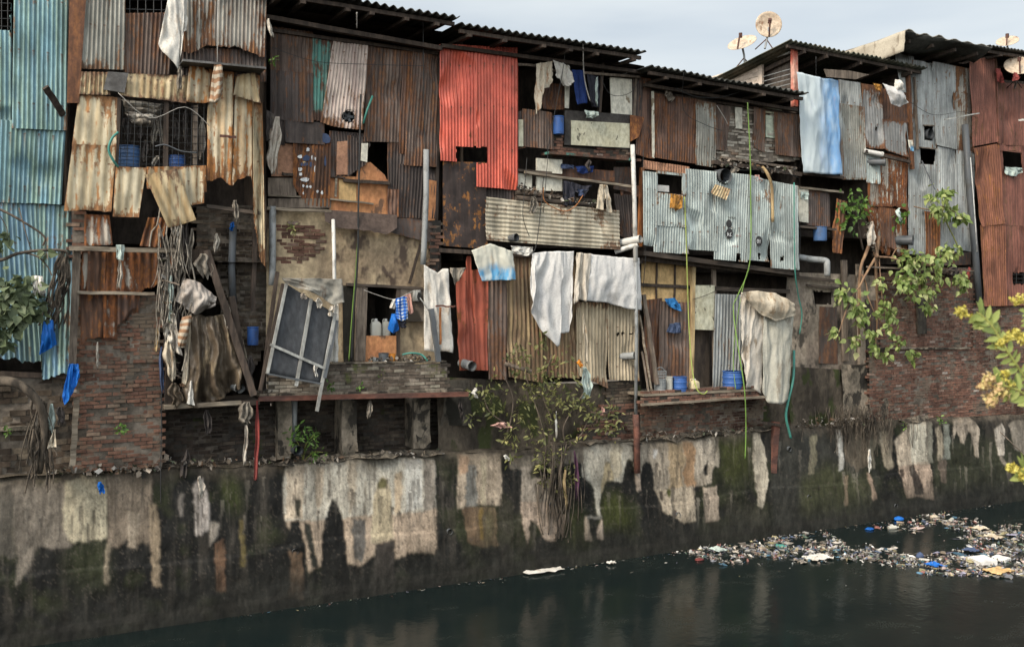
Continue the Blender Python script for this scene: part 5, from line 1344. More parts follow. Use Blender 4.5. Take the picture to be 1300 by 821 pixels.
# grey plaster storey
room(h, 1013, 1165, 300, 350, -.15, 1.2)
S(h, M['plasterg'], [(998, 345), (1165, 352)], [(1003, 545), (1165, 540)], -.06, name='plaster_wall', prof='flat', warp=.06, holes=[[(1033, 369), (1057, 371), (1057, 386), (1033, 386)]], jag=.006)
room(h, 1030, 1060, 365, 390, -.1, .8)
beam(h, (1000, 350, .04), (1064, 357, .04), .06, .08, 'woodhd'); beam(h, (1024, 362, .03), (1064, 366, .03), .05, .07, 'woodhd')
panel(h, 'door', 'darkbrown', [(1041, 389), (1062, 390), (1063, 462), (1040, 461)], -.02, .03)
beam(h, (1071, 330, .04), (1073, 458, .04), .16, .06, 'wood', 'post'); beam(h, (1091, 335, .04), (1094, 462, .04), .20, .07, 'plasterg', 'post')
S(h, M['darkbrown'], [(1098, 380), (1118, 382)], [(1100, 462), (1118, 464)], -.01)
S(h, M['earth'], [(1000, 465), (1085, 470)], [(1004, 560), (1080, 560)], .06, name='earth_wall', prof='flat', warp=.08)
S(h, M['lump'], [(1068, 462), (1130, 466)], [(1072, 545), (1132, 540)], .10, name='plaster_patch', prof='flat', warp=.06)

# ================================================================== H7: tall grey shack under a tarpaulin roof
h = house('grey_sheet_shack', 'tall grey corrugated shack with two square openings under a tarp roof', 1195, .05)
room(h, 1140, 1236, (66, 84), 335, -.1, 2.4)
def taproof():
    e0 = Vector(P(1150, 39, .95)); e1 = Vector(P(1260, 60, .95)); mb = MB(); vs = []; fs = []; nc, nr = 30, 14
    for i in range(nc+1):
        p = e0.lerp(e1, i/nc)
        for j in range(nr+1):
            t = j/nr; vs.append((p.x, .95-5.2*t, p.z-.30*t+.03*math.sin(i*1.25)+.05*nz(i*.3, t*4)))
    for i in range(nc):
        for j in range(nr): q = i*(nr+1)+j; fs.append((q, q+1, q+nr+2, q+nr+1))
    mb.add(vs, fs); mb.build('roof', M['cgrey'], h, smooth=True, thick=.02)
    # tarpaulin pulled down over the left gable
    mb = MB(); vs = []; fs = []
    for i in range(21):
        t = i/20
        for j in range(7):
            s = j/6
            vs.append((e0.x-.02-.05*s+.03*nz(t*5, s*3), .95-5.2*t, e0.z-.30*t-s*(.50+.25*t)+.03*nz(t*9, s*4)))
    for i in range(20):
        for j in range(6): q = i*7+j; fs.append((q, q+1, q+8, q+7))
    mb.add(vs, fs); mb.build('gable_tarpaulin', M['gable'], h, smooth=True, thick=.015)
    # sagging edge over the eave
    mb = MB(); vs = []; fs = []
    for i in range(41):
        s = i/40; p = e0.lerp(e1, s)
        for j in range(6):
            t = j/5; vs.append((p.x, .95-.55*t+.05*nz(s*9, t*2), p.z-.02-(.26+.16*math.sin(math.pi*s*2.2))*t*(1-.25*t)))
    for i in range(40):
        for j in range(5): q = i*6+j; fs.append((q, q+1, q+7, q+6))
    mb.add(vs, fs); mb.build('eave_tarpaulin', M['roof'], h, smooth=True, thick=.012)
    for k in range(4):
        p = e0.lerp(e1, .1+.26*k); m = MB(); m.beam((p.x, .8, p.z-.18), (p.x, -1.2, p.z-.3), .06, .08, 2); m.build('rafter', M['woodd'], h)
taproof()
OP = [[(1173, 160), (1185, 161), (1185, 179), (1173, 178)], [(1168, 188), (1187, 190), (1186, 209), (1168, 207)]]
S(h, M['bluegrey'], [(1136, 66), (1160, 72)], [(1154, 186), (1166, 188)], .04)
S(h, M['bluegrey'], [(1158, 76), (1187, 80)], [(1158, 187), (1191, 190)], .06, holes=OP, jag=.003, warp=.01)
S(h, M['bluegrey'], [(1184, 78), (1213, 84)], [(1188, 184), (1215, 190)], .08, warp=.012)
S(h, M['greyrust'], [(1209, 83), (1236, 88)], [(1212, 190), (1237, 194)], .065, warp=.015)
S(h, M['bluegrey'], [(1153, 186), (1192, 189)], [(1153, 322), (1192, 326)], .03, holes=OP, jag=.003, warp=.01)
S(h, M['bluegrey'], [(1190, 186), (1216, 190)], [(1190, 318), (1216, 320)], .05, warp=.012)
S(h, M['bluegrey'], [(1214, 190), (1238, 193)], [(1214, 316), (1236, 320)], .06, warp=.012)
S(h, M['rustorange'], [(1174, 268), (1192, 270)], [(1176, 324), (1193, 325)], .08, pitch=.1, label='rusty strip')
stub('exhaust_fan', None, None, (1178, 171, .0), .13, .08, 'piped', (.1, 1, 0), h)
for q in ([(1172, 159), (1186, 160)], [(1167, 187), (1188, 189)]): beam(h, (*q[0], .09), (*q[1], .09), .03, .03, 'wood', 'window_head')
panel(h, 'brown_band', 'darkbrown', [(1165, 322), (1232, 320), (1232, 336), (1165, 338)], .02, .03)
beam(h, (1110, 338, .06), (1235, 350, .06), .06, .08, 'woodd')
bricks(h, 'brick_wall', (M['brickp'], M['mortar']), [(1118, 345), (1236, 340), (1236, 446), (1118, 446)], .02, jw=.012, miss=.02)
bricks(h, 'brick_wall', (M['brickp'], M['mortar']), [(1104, 442), (1440, 440), (1440, 528), (1104, 538)], .14, jw=.014, miss=.02, rough=.03)
slab(h, 'brick_ledge', 'lump', (1118, 441), (1232, 441), .0, .20, .04, rag=.02)
panel(h, 'dark_strip', 'plasterd', [(1163, 370), (1174, 370), (1176, 424), (1165, 424)], .07, .04)

# ================================================================== H8: red-brown shack at the right edge
h = house('red_brown_shack', 'oxide red corrugated shack cut by the right edge', 1290, .1)
room(h, 1238, 1440, (84, 112), 392, -.15, 2)
roof(h, (1256, 58), (1420, 84), .75, 3.2, .05, M['roof'], rafters=4, amp=.025, pitch=.14)
S(h, M['redbrown'], [(1231, 76), (1262, 72)], [(1235, 186), (1268, 180)], .18, wt=.10, pitch=.08)
S(h, M['redbrown'], [(1262, 104), (1440, 118)], [(1268, 184), (1440, 190)], .14, pitch=.11, amp=.005)
S(h, M['redbrown2'], [(1236, 188), (1268, 182)], [(1245, 288), (1274, 284)], .17, pitch=.09)
S(h, M['redbrown'], [(1268, 182), (1440, 192)], [(1271, 286), (1440, 290)], .13, holes=[[(1273, 190), (1296, 193), (1298, 220), (1274, 218)]], jag=.003, pitch=.11, amp=.004, warp=.008)
S(h, M['redbrown2'], [(1244, 286), (1276, 283)], [(1250, 389), (1278, 388)], .18, pitch=.09)
S(h, M['redbrown'], [(1272, 286), (1440, 290)], [(1276, 388), (1440, 386)], .13, holes=[[(1286, 346), (1320, 346), (1320, 361), (1286, 361)]], jag=.003, pitch=.11, amp=.005)
grille(h, [(1286, 346), (1320, 346), (1320, 361), (1286, 361)], .11, 4, 3)
beam(h, (1264, 75, .2), (1268, 182, .2), .05, .06, 'redbrown', 'corner_trim'); beam(h, (1272, 191, .17), (1298, 194, .17), .03, .03, 'redbrown', 'window_head'); beam(h, (1297, 192, .17), (1299, 221, .17), .03, .03, 'redbrown', 'window_side')
beam(h, (1268, 103, .05), (1440, 118, .05), .07, .08, 'woodd')
bricks(h, 'brick_wall', (M['brickp'], M['mortar']), [(1236, 386), (1440, 384), (1440, 444), (1236, 446)], .06, jw=.014, miss=.02)
# ================================================================== containers
def drum(name, label, x, yb, yt, w, wpx, mat, lid=None, cat='drum', ribs=True, handle=False, group=None):
    c = P(x, yb, w); s = scale_at(x, w); r = wpx/2/s; H = (yb-yt)/s
    t = thing(name, label, cat, c, group)
    pr = [(r*.90, 0), (r*.97, .02*H)]
    for k in range(1, 25):
        f = k/25; rr = r*(1 if .1 < f < .9 else .97)
        if ribs and (abs(f-.33) < .03 or abs(f-.66) < .03): rr *= 1.05
        pr.append((rr, H*f))
    pr += [(r*.95, H*.985), (r*.86, H)]
    m = MB(); m.lathe(c, pr, 28); m.build('body', M[mat], t, smooth=True)
    m = MB(); m.lathe((c[0], c[1], c[2]+H*.955), [(r*1.0, 0), (r*1.05, .004), (r*1.05, H*.05), (r*.9, H*.062), (r*.86, H*.045)], 28)
    m.build('lid', M[lid or mat], t, smooth=True)
    if handle:
        m = MB(); m.tube([(c[0]-r, c[1], c[2]+H*.9), (c[0]-r*.6, c[1]+r*.5, c[2]+H*.72), (c[0]+r*.6, c[1]+r*.5, c[2]+H*.72), (c[0]+r, c[1], c[2]+H*.9)], .006, 6, 6); m.build('handle', M['wire'], t)
    return t
def jerrycan(label, x, yb, yt, w, wpx, mat):
    c = P(x, yb, w); s = scale_at(x, w); a = wpx/2/s; H = (yb-yt)/s
    t = thing('jerrycan', label, 'jerrycan', c)
    m = MB(); vs = []; fs = []; n = 16; prof = [(.9, 0), (1, .04), (1.02, .3), (1, .66), (.9, .76), (.55, .84), (.30, .88)]
    for (k, f) in prof:
        for q in range(n):
            ang = 2*math.pi*q/n; cx = math.copysign(abs(math.cos(ang))**.5, math.cos(ang)); sy = math.copysign(abs(math.sin(ang))**.5, math.sin(ang))
            vs.append((c[0]+a*k*cx, c[1]+a*.7*k*sy, c[2]+H*f))
    for i in range(len(prof)-1):
        for q in range(n): fs.append((i*n+q, i*n+(q+1) % n, (i+1)*n+(q+1) % n, (i+1)*n+q))
    fs.append(tuple(range(n))); fs.append(tuple((len(prof)-1)*n+q for q in range(n)))
    m.add(vs, fs); m.build('body', M[mat], t, smooth=True)
    m = MB(); m.lathe((c[0], c[1], c[2]+H*.87), [(a*.32, 0), (a*.34, .01), (a*.34, H*.1), (a*.1, H*.115)], 12); m.build('cap', M['white'], t)
    m = MB(); m.tube([(c[0]-a*.75, c[1], c[2]+H*.78), (c[0]-a*.7, c[1], c[2]+H*.93), (c[0]-a*.25, c[1], c[2]+H*.95)], .012, 6, 4); m.build('handle', M[mat], t)
    return t
drum('water_drum', 'wide blue drum on the cage floor, left of the smaller one', 164, 213, 186, .12, 26, 'blue2')
drum('water_drum', 'smaller bright blue drum in the right half of the caged opening', 225, 214, 198, .14, 20, 'blue')
drum('water_drum', 'narrow blue drum in the open bay beside the dark framed board', 709, 171, 148, .16, 14, 'blue', ribs=False)
drum('water_drum', 'blue drum standing before the grey corrugated door sheet', 930, 493, 471, .42, 25, 'blue')
drum('water_drum', 'shorter blue drum between the steel basket and the cream can', 863, 498, 478, .45, 18, 'blue', handle=True)
drum('bucket', 'milky white bucket squeezed beside the steel basket on the balcony', 849, 498, 478, .40, 10, 'jerry', cat='bucket', ribs=False)
drum('bucket', 'blue tub on the shelf below the hanging tarpaulin', 1041, 306, 288, .24, 17, 'blue2', cat='tub', ribs=False)
drum('bucket', 'blue bucket in the dark gap left of the leaning screen frame', 321, 438, 415, .1, 14, 'blue', cat='bucket', ribs=False)
jerrycan('cream jerrycan at the foot of the straw coloured post', 881, 498, 480, .46, 14, 'jerrys')
jerrycan('larger milky jerrycan standing in the plaster window opening', 477, 429, 404, -.12, 14, 'jerry')
jerrycan('smaller milky jerrycan behind the hanging blue bag in the window', 490, 429, 404, -.16, 11, 'jerry')
def basket():
    c = P(838, 498, .42); t = thing('wire_basket', 'dull steel mesh basket on the balcony beside the leaning sticks', 'basket', c)
    s = scale_at(838, .42); r = 8/s; H = 30/s
    m = MB()
    for k in range(20):
        a = k*math.pi/10; m.tube([(c[0]+r*.85*math.cos(a), c[1]+r*.85*math.sin(a), c[2]), (c[0]+r*math.cos(a), c[1]+r*math.sin(a), c[2]+H*.9)], .005, 4)
    for k in range(9):
        f = k/8; m.tube([(c[0]+r*(.85+.15*f)*math.cos(a*math.pi/10), c[1]+r*(.85+.15*f)*math.sin(a*math.pi/10), c[2]+H*.9*f) for a in range(21)], .006, 4, cap=False)
    m.build('mesh_body', M['metalc'], t)
    m = MB(); m.lathe(c, [(r*.84, .0), (r*.84, H*.55), (r*.8, H*.55), (0, H*.5)], 20); m.build('liner', M['metalc'], t)
    m = MB(); m.tube([(c[0]-r, c[1], c[2]+H*.88), (c[0]-r*.4, c[1], c[2]+H*1.04), (c[0]+r*.4, c[1], c[2]+H*1.04), (c[0]+r, c[1], c[2]+H*.88)], .008, 6, 5); m.build('handle', M['metalc'], t)
basket()
drum('paint_can', 'small orange can among clutter behind the brick parapet', 498, 459, 449, .30, 8, 'orangep', cat='can', ribs=False)
drum('cooking_pot', 'dark pot among clutter behind the brick parapet', 487, 461, 448, .28, 13, 'piped', cat='pot', ribs=False)
drum('tin_can', 'small dented tin beside the dark pot behind the parapet', 477, 461, 454, .30, 7, 'metalc', cat='can', ribs=False)

# ================================================================== laundry, tarpaulins and bags
cloth('hanging_shirt', 'long white cloth hanging over the cream sheets by the barred gap', 'cloth', M['cwhite'], [(216, -14), (238, -14)], [(201, 56), (206, 66), (220, 80), (227, 90), (230, 66), (233, 40), (238, 38)], .72, 2, .05)
rag('knotted_rag', 'dark knotted rag below the long white cloth', 229, 84, 7, 36, .70, M['crag'] if 0 else 'crag')
cloth('striped_pillow', 'rolled striped ticking hanging on a cord below the grey ledge', 'pillow', M['cstripe'], [(272, 80), (281, 82)], [(268, 128), (274, 131), (281, 120)], .80, 1, .05, bulge=.06, thick=.05)
pipe('cord', 'pale cord holding up the rolled striped ticking', 'cord', [(277, 0, .62), (276, 40, .66), (276, 82, .80)], .008, 'wire')
cloth('grey_blanket', 'grey black folded cloth tucked at the seam between cream and brown shacks', 'cloth', M['cragd'], [(338, 140), (348, 146)], [(337, 180), (344, 178)], .30, 1.5, .05)
rag('hanging_sacking', 'pale torn sacking hung at the seam left of the pinkish board', 352, 148, 15, 74, .32, 'cragw', 3, .05, .35, -4)
cloth('rusted_sarong', 'rust stained white cloth with a long tail in the open bay', 'cloth', M['cstain'], [(681, 81), (702, 78)], [(680, 146), (686, 138), (690, 112), (698, 111), (702, 94)], .30, 3, .05)
cloth('hanging_shirt', 'white and pale blue shirt hung on the bay rail', 'shirt', M['cwhite'], [(702, 76), (722, 84)], [(706, 96), (716, 107), (722, 110), (729, 104)], .32, 2.5, .05)
cloth('jeans', 'navy jeans with pale side seams hung on the bay rail', 'jeans', M['cnavy'], [(726, 88), (741, 90)], [(733, 133), (746, 131)], .30, 2, .03)
cloth('jeans', 'darker jeans hung beside the navy pair in the bay', 'jeans', M['cdark'], [(744, 94), (760, 97)], [(749, 131), (754, 137), (761, 136)], .20, 2, .04)
rag('hanging_rag', 'thin pale blue cloth strip against the bay post', 758, 98, 4, 38, .24, 'cragt', 1, .02)
cloth('bundled_cloth', 'grey white bundle on the top edge of the dark framed board', 'cloth', M['cragt'], [(741, 140), (760, 142)], [(744, 148), (752, 151), (759, 147)], .26, 2, .05, bulge=.06)
cloth('drying_cloth', 'blue cloth strip folded over the edge above the brown board', 'cloth', M['cslate'], [(712, 208), (728, 210)], [(713, 214), (728, 215)], .20, 1, .02)
cloth('drying_cloth', 'navy cloth draped over the brown board under the teal ledge', 'cloth', M['cnavy'], [(731, 211), (754, 211)], [(733, 218), (741, 221), (752, 219)], .22, 2, .02)
cloth('hanging_trousers', 'dark slate trousers hung under the grey pole', 'trousers', M['cdark'], [(715, 230), (729, 232)], [(715, 258), (719, 263), (731, 258)], .28, 2, .05)
cloth('hanging_shirt', 'black shirt slung loosely under the grey pole', 'shirt', M['cdark'], [(725, 230), (752, 235)], [(730, 243), (739, 250), (747, 243)], .27, 2, .04, sag=.05)
cloth('drying_cloth', 'small lilac cloth hung at the knot of the orange cord', 'cloth', M['cslate'], [(733, 240), (745, 241)], [(735, 249), (742, 250)], .30, 1.5, .03)
cloth('hanging_trousers', 'beige trousers hung over the level ribbed sheet', 'trousers', M['cbeige'], [(761, 234), (772, 235)], [(757, 265), (766, 267), (768, 252), (770, 269), (778, 271)], .36, 2.5, .03)
cloth('orange_shirt', 'orange and black shirt hung below the square window', 'shirt', M['corange'], [(851, 246), (867, 249)], [(852, 263), (858, 269), (867, 262)], .52, 2, .04)
cloth('drying_cloth', 'bright blue cloth hung on the brown sheet above the slate one', 'cloth', M['cbluec'], [(843, 379), (856, 378), (863, 386)], [(847, 387), (855, 392), (864, 395)], .12, 2, .04)
cloth('drying_cloth', 'slate blue cloth hung on the brown sheet under the bright one', 'cloth', M['cslate'], [(850, 411), (864, 409)], [(847, 421), (856, 423), (866, 422)], .12, 2, .04)
cloth('draped_sheet', 'big white cloth with a pointed tail over the ochre sheets', 'cloth', M['cpale'], [(676, 321), (700, 319), (728, 319)], [(674, 356), (674, 396), (684, 414), (694, 426), (707, 440), (711, 438), (711, 423), (724, 422), (726, 400)], .36, 2.2, .045, nc=60, nr=44)
cloth('printed_banner', 'big pale banner with grey smudges hung at the bay corner', 'banner', M['cpale'], [(748, 322), (770, 325), (811, 328)], [(744, 382), (772, 384), (797, 392), (815, 394)], .40, 1.2, .035, nc=50, bulge=.06)
cloth('rolled_tarpaulin', 'dirty rolled tarpaulin hung between the two pale banners', 'tarpaulin', M['csack'], [(733, 321), (750, 322)], [(727, 386), (737, 380), (745, 384)], .42, 1.6, .07, thick=.02)
cloth('printed_banner', 'small banner washed with blue above the faded red sheet', 'banner', M['bluebanner'], [(598, 318), (622, 309), (651, 319)], [(611, 357), (628, 356), (655, 355)], .34, 1.2, .03)
cloth('white_rag', 'crumpled white plastic behind the small blue banner', 'rag', M['cwhite'], [(648, 312), (676, 314)], [(652, 322), (668, 325), (676, 322)], .30, 2, .03)
cloth('white_tarpaulin', 'white tarpaulin strip crossed by a rusty bar beside the red sheet', 'tarpaulin', M['cwhite'], [(538, 336), (546, 341), (556, 346), (562, 341), (569, 341)], [(539, 444), (551, 447), (566, 446), (575, 448)], .42, 1.6, .035, nc=40)
cloth('folded_sack', 'small grey sack wedged at the top of the white strip', 'sack', M['crag'], [(571, 340), (592, 340)], [(573, 352), (578, 362), (586, 350)], .30, 1.5, .05)
cloth('draped_tarpaulin', 'grey tarpaulin draped over the leaning screen frame', 'tarpaulin', M['cgrey'], [(357, 353), (392, 353), (434, 354)], [(366, 361), (388, 368), (410, 378), (423, 387), (437, 383)], .80, 1.5, .04)
cloth('white_rag', 'narrow white plastic hanging right of the leaning screen frame', 'rag', M['cwhite'], [(424, 386), (430, 386)], [(418, 459), (429, 460)], .55, 1, .02)
cloth('checked_shirt', 'blue and white checked shirt on the window line', 'shirt', M['ccheck'], [(502, 379), (512, 376), (517, 377)], [(503, 405), (510, 408), (518, 405)], .30, 2, .03)
cloth('hanging_shirt', 'pink shirt on the window line beside the checked one', 'shirt', M['cpink'], [(514, 374), (521, 373)], [(517, 392), (521, 399), (524, 397)], .27, 1.5, .03)
cloth('hanging_vest', 'small white vest at the left end of the window line', 'vest', M['cwhite'], [(498, 380), (504, 379)], [(495, 391), (501, 393)], .28, 1, .02)
cloth('blue_bag', 'blue plastic bag hung in the plaster window under the shirts', 'bag', M['cblue'], [(497, 398), (503, 398)], [(493, 418), (499, 423), (506, 419)], .24, 1.3, .03, bulge=.10, thick=.01)
rag('dark_sock', 'dark cloth hanging under the checked shirt', 513, 405, 9, 12, .26, 'cdark', 1)
cloth('draped_sheet', 'dirty white sacking hung at the balcony end beside the door sheet', 'cloth', M['csack'], [(941, 371), (953, 374), (972, 386)], [(940, 420), (947, 493), (955, 492), (968, 500)], .66, 1.7, .04, nc=44, nr=40)
cloth('draped_sheet', 'greyish tarpaulin hanging to a low hem beyond the balcony end', 'tarpaulin', M['csackg'], [(970, 386), (990, 388), (1009, 386)], [(969, 498), (976, 511), (992, 513), (1003, 507)], .70, 1.1, .05, nc=44, nr=40)
cloth('sack_roll', 'sagging brown stained fold across the top of the white sacking', 'tarpaulin', M['cbeige'], [(942, 371), (962, 369), (985, 372), (1009, 385)], [(951, 384), (965, 398), (984, 408), (1010, 400)], .80, 1.2, .05, bulge=.12, nc=44)
cloth('blue_tarpaulin', 'tall white and blue tarpaulin hanging on the shack with louvres', 'tarpaulin', M['bluetarp'], [(1012, 91), (1040, 98), (1064, 102)], [(1020, 219), (1043, 221), (1068, 222)], .34, 1.6, .04, nc=50, nr=44)
cloth('white_sack', 'white sack hanging under the eave above the rusted sheets', 'sack', M['cpale'], [(1120, 106), (1133, 110), (1147, 114)], [(1131, 132), (1142, 136), (1151, 131)], .40, 2, .03, bulge=.14, thick=.01)
cloth('white_bag', 'small knotted white bag above the white sack', 'bag', M['cwhite'], [(1136, 101), (1144, 102)], [(1136, 114), (1147, 115)], .46, 1.5, .03, bulge=.10, thick=.01)
cloth('orange_cloth', 'orange rag stuck under the eave beside the white sack', 'rag', M['corange'], [(1108, 106), (1119, 108)], [(1110, 113), (1119, 117)], .30, 1.5, .03)
cloth('red_cloth', 'red bundle tied under the eave of the oxide red shack', 'bundle', M['cragr'], [(1263, 88), (1270, 87)], [(1266, 104), (1273, 106)], .36, 1.2, .04, bulge=.08, thick=.02)
cloth('red_cloth', 'red cloth knotted on the arm of the lower dish', 'rag', M['cragr'], [(1286, 92), (1296, 94)], [(1287, 103), (1294, 101)], .85, 1.5, .05)
cloth('window_cloth', 'pale and pink cloths on the sill of the oxide red shack', 'cloth', M['cragt'], [(1275, 212), (1297, 213)], [(1276, 222), (1290, 224), (1298, 219)], .22, 2, .03)
cloth('blue_white_cloth', 'small blue and white cloth on the post beside the grey shack', 'rag', M['bluebanner'], [(1152, 178), (1158, 178)], [(1155, 192), (1161, 192)], .26, 1, .03)
cloth('folded_tarpaulin', 'grey folded tarpaulin bundle above the brown plastic curtain', 'tarpaulin', M['cbag'], [(234, 353), (248, 356), (264, 368), (275, 378)], [(222, 381), (236, 392), (248, 400), (272, 388)], .62, 2.2, .07, bulge=.16, thick=.02, crump=.06)
cloth('plastic_curtain', 'large brown plastic curtain sagging under the cream shack', 'tarpaulin', M['ctarp'], [(242, 396), (262, 402), (288, 398)], [(229, 508), (250, 518), (276, 508), (300, 494), (316, 482)], .56, 2.6, .14, nc=64, nr=56, crump=.075, bulge=.14)
cloth('plastic_strip', 'straw coloured plastic strip left of the brown curtain', 'plastic', M['cbeige'], [(238, 398), (243, 399)], [(231, 490), (240, 486)], .60, 1, .03)
cloth('striped_pillow', 'stained striped pillow beside the folded grey tarpaulin', 'pillow', M['cstripe'], [(231, 403), (243, 401)], [(224, 440), (234, 441)], .66, 1, .03, bulge=.14, thick=.03)
cloth('white_rag', 'pointed white cloth hanging from the platform edge', 'rag', M['cwhite'], [(242, 483), (244, 483)], [(237, 512), (247, 515)], .76, 1, .02)
cloth('white_rag', 'crumpled white plastic on the left of the striped pillow', 'rag', M['cragw'], [(214, 396), (222, 398)], [(208, 424), (222, 446), (231, 452)], .64, 2, .06)
cloth('hanging_cloth', 'long stained cloth tucked behind the crossed timbers', 'cloth', M['cstain'], [(295, 402), (303, 404)], [(306, 470), (318, 478)], .36, 1.2, .04)
rag('white_rag', 'thin white rag hanging on the rusted sheet by the brick wall', 124, 434, 3, 34, .50, 'cragw', 1)
cloth('white_rag', 'pale cloth hung over the upper timber rail', 'rag', M['cragt'], [(147, 311), (158, 311)], [(149, 329), (157, 331)], .62, 1.2, .03)
rag('hanging_rag', 'long pale strip below the cloth on the upper rail', 152, 330, 6, 38, .56, 'cragw', 1.5, .03)
cloth('blue_bag', 'blue plastic bag below the white one on the creeper', 'bag', M['cblue'], [(55, 408), (67, 406)], [(50, 450), (58, 446), (72, 437)], .80, 1.4, .04, bulge=.12, thick=.008)
cloth('white_bag', 'crumpled white plastic bag caught in the creeper', 'bag', M['cwhite'], [(43, 350), (54, 351)], [(41, 372), (48, 377), (58, 372)], .82, 1.5, .04, bulge=.14, thick=.008, crump=.07)
cloth('blue_plastic', 'blue plastic sheet tied to the grey post', 'plastic', M['cblue'], [(88, 461), (99, 462)], [(79, 503), (82, 514), (92, 500), (101, 478)], .66, 1.8, .06)
cloth('white_rag', 'beige triangular rag hanging from the crooked trunk', 'rag', M['cbeige'], [(68, 545), (70, 545)], [(60, 569), (72, 567)], .80, 1, .02)
rag('teal_rag', 'dull teal rag under the blue plastic sheet', 66, 512, 8, 40, .72, 'cragt', 1.2)
rag('dark_rag', 'dark rag on the root below the blue plastic', 76, 516, 10, 24, .70, 'cragd', 1.5)
rag('red_rag', 'long red plastic strip hanging below the platform corner', 326, 508, 5, 104, .62, 'cragr', 1, .03, .2)
rag('hanging_rag', 'grey black shredded rag at the platform corner', 313, 510, 16, 30, .66, 'crag', 2.5, .06, .8)
rag('hanging_rag', 'pale shred hanging straight down from the platform corner', 312, 536, 5, 56, .62, 'cragw', 1, .03)
rag('yellow_rag', 'narrow yellow plastic at the edge of the brick wall', 199, 416, 4, 32, .50, 'woody', 1)
rag('blue_rag', 'narrow dark blue plastic hanging beside the yellow one', 205, 440, 5, 62, .52, 'cslate', 1)
rag('blue_scrap', 'small blue scrap lying on the pale concrete at the far bank wall', 127, 611, 8, 16, .52, 'cblue', 1)
rag('white_rag', 'white wisp high on the seam beside the cream shack roof', 341, 24, 6, 24, .52, 'cragw', 1, .03, .6, 4)
rag('hanging_rag', 'dark brown withered bundle hanging under the platform', 236, 570, 10, 38, .30, 'cragd', 1.5, .05)
rag('white_rag', 'pale torn plastic plastered on the wall left of the piers', 254, 604, 8, 30, .46, 'cragw', 1, .02)
rag('white_rag', 'long white rag hanging from the retaining wall under the brick', 1104, 570, 7, 34, .55, 'cwhite', 1, .03, .9, -2)
rag('hanging_rag', 'cream stick like rag on the fig tree root', 1107, 281, 12, 32, .50, 'cragw', 1.5, .04, .3, 2)
rag('green_rag', 'pale green cloth caught in leaves under the rusted white sheet', 1142, 264, 9, 18, .34, 'cragt', 1)
rag('red_rag', 'red rag on the rod end below the grey shack', 1230, 339, 4, 18, .34, 'cragr', 1)
rag('dark_rag', 'dark cloth on the rod below the grey shack', 1213, 338, 20, 15, .30, 'cragd', 2)
# curtain of shreds between the brick wall and the folded tarpaulin
for i, (x, y, wp, hp, m) in enumerate(((206, 300, 8, 90, 'cragd'), (212, 322, 9, 110, 'crag'), (220, 276, 8, 60, 'cragw'), (229, 268, 9, 44, 'cragw'), (222, 330, 10, 120, 'cragd'), (212, 380, 8, 80, 'cragd'), (236, 270, 8, 70, 'cragd'), (217, 350, 6, 60, 'cragt'), (204, 340, 5, 70, 'cragw'), (244, 290, 7, 60, 'crag'), (226, 300, 7, 60, 'crag'))):
    rag('shredded_rag', 'grey and pale shred in the tattered curtain beside the brick wall', x, y, wp, hp, .55+.03*(i % 4), m, 2, .05, .7, rng.uniform(-4, 4), group='tattered curtain of shreds beside the brick wall')
cloth('blue_apron', 'thin blue grey cloth hanging on the left of the barred bay wall', 'cloth', M['cragt'], [(1016, 243), (1026, 244)], [(1016, 252), (1025, 254)], .14, 1, .02)

# ================================================================== leaning screen, sticks, boards, rods
def screen():
    t = thing('window_screen', 'leaning dark mesh window screen in a dull metal frame', 'screen', P(372, 480, .7))
    TL, TR, BR, BL = (363, 360, .66), (425, 398, .66), (408, 487, .86), (339, 474, .86)
    a, b, c, d = [Vector(Q(p)) for p in (TL, TR, BR, BL)]
    nn = 16; vs = []; fs = []
    for i in range(nn+1):
        for j in range(nn+1):
            p = a.lerp(b, i/nn).lerp(d.lerp(c, i/nn), j/nn); vs.append((p.x, p.y-.01+.02*nz(i*.4, j*.4), p.z))
    for i in range(nn):
        for j in range(nn): q = i*(nn+1)+j; fs.append((q, q+1, q+nn+2, q+nn+1))
    m = MB(); m.add(vs, fs); m.build('mesh_panel', M['mesh'], t, smooth=True, thick=.006)
    def bar(p, q, wd, name='frame_bar', mat='alu'):
        m = MB(); m.beam(tuple(p), tuple(q), wd, .04, 4, .003); m.build(name, M[mat], t)
    o = Vector((0, .03, 0))
    bar(a+o, d+o, .05); bar(b+o, c+(c-b)*.38+o, .055); bar(a.lerp(b, .5)+o, d.lerp(c, .52)+o+Vector((0, 0, -.12)), .055)
    bar(a.lerp(d, .68)+o*1.6-Vector((.06, 0, 0)), b.lerp(c, .78)+o*1.6, .045); bar(d+o, c+o, .03, mat='piped'); bar(b.lerp(c, .1)+Vector((.05, .02, 0)), c+Vector((.05, .02, .1)), .06, mat='piped')
    bar(a+Vector((-.05, 0, 0)), d+Vector((-.12, 0, -.28)), .05, mat='woodd')
screen()
for (x, y, hh) in ((404, 378, 14), (421, 388, 14), (384, 372, 8)): rag('paper_scrap', 'torn cream paper stuck on the leaning screen frame', x, y, 7, hh, .80, 'cragw', 1, .02, .4, group='torn paper scraps on the leaning screen')
rag('white_rag', 'small white rag stuck low on the screen mesh', 400, 462, 5, 17, .86, 'cwhite', 1)
def timber(label, a, b, wd, th, mat, name='timber', cat='timber', group=None):
    o = MB().beam(Q(a), Q(b), wd, th, 8, .008).build(name, M[mat]); tagit(o, label, cat, group); return o
timber('dark timber slanting across the brown plastic curtain', (262, 318, .58), (322, 502, .78), .11, .07, 'woodd')
timber('shorter dark timber crossing behind the brown plastic curtain', (294, 376, .44), (312, 478, .46), .10, .06, 'woodd')
timber('dark pole leaning left of the screen frame', (352, 345, .35), (331, 500, .55), .06, .06, 'woodd', 'pole', 'pole')
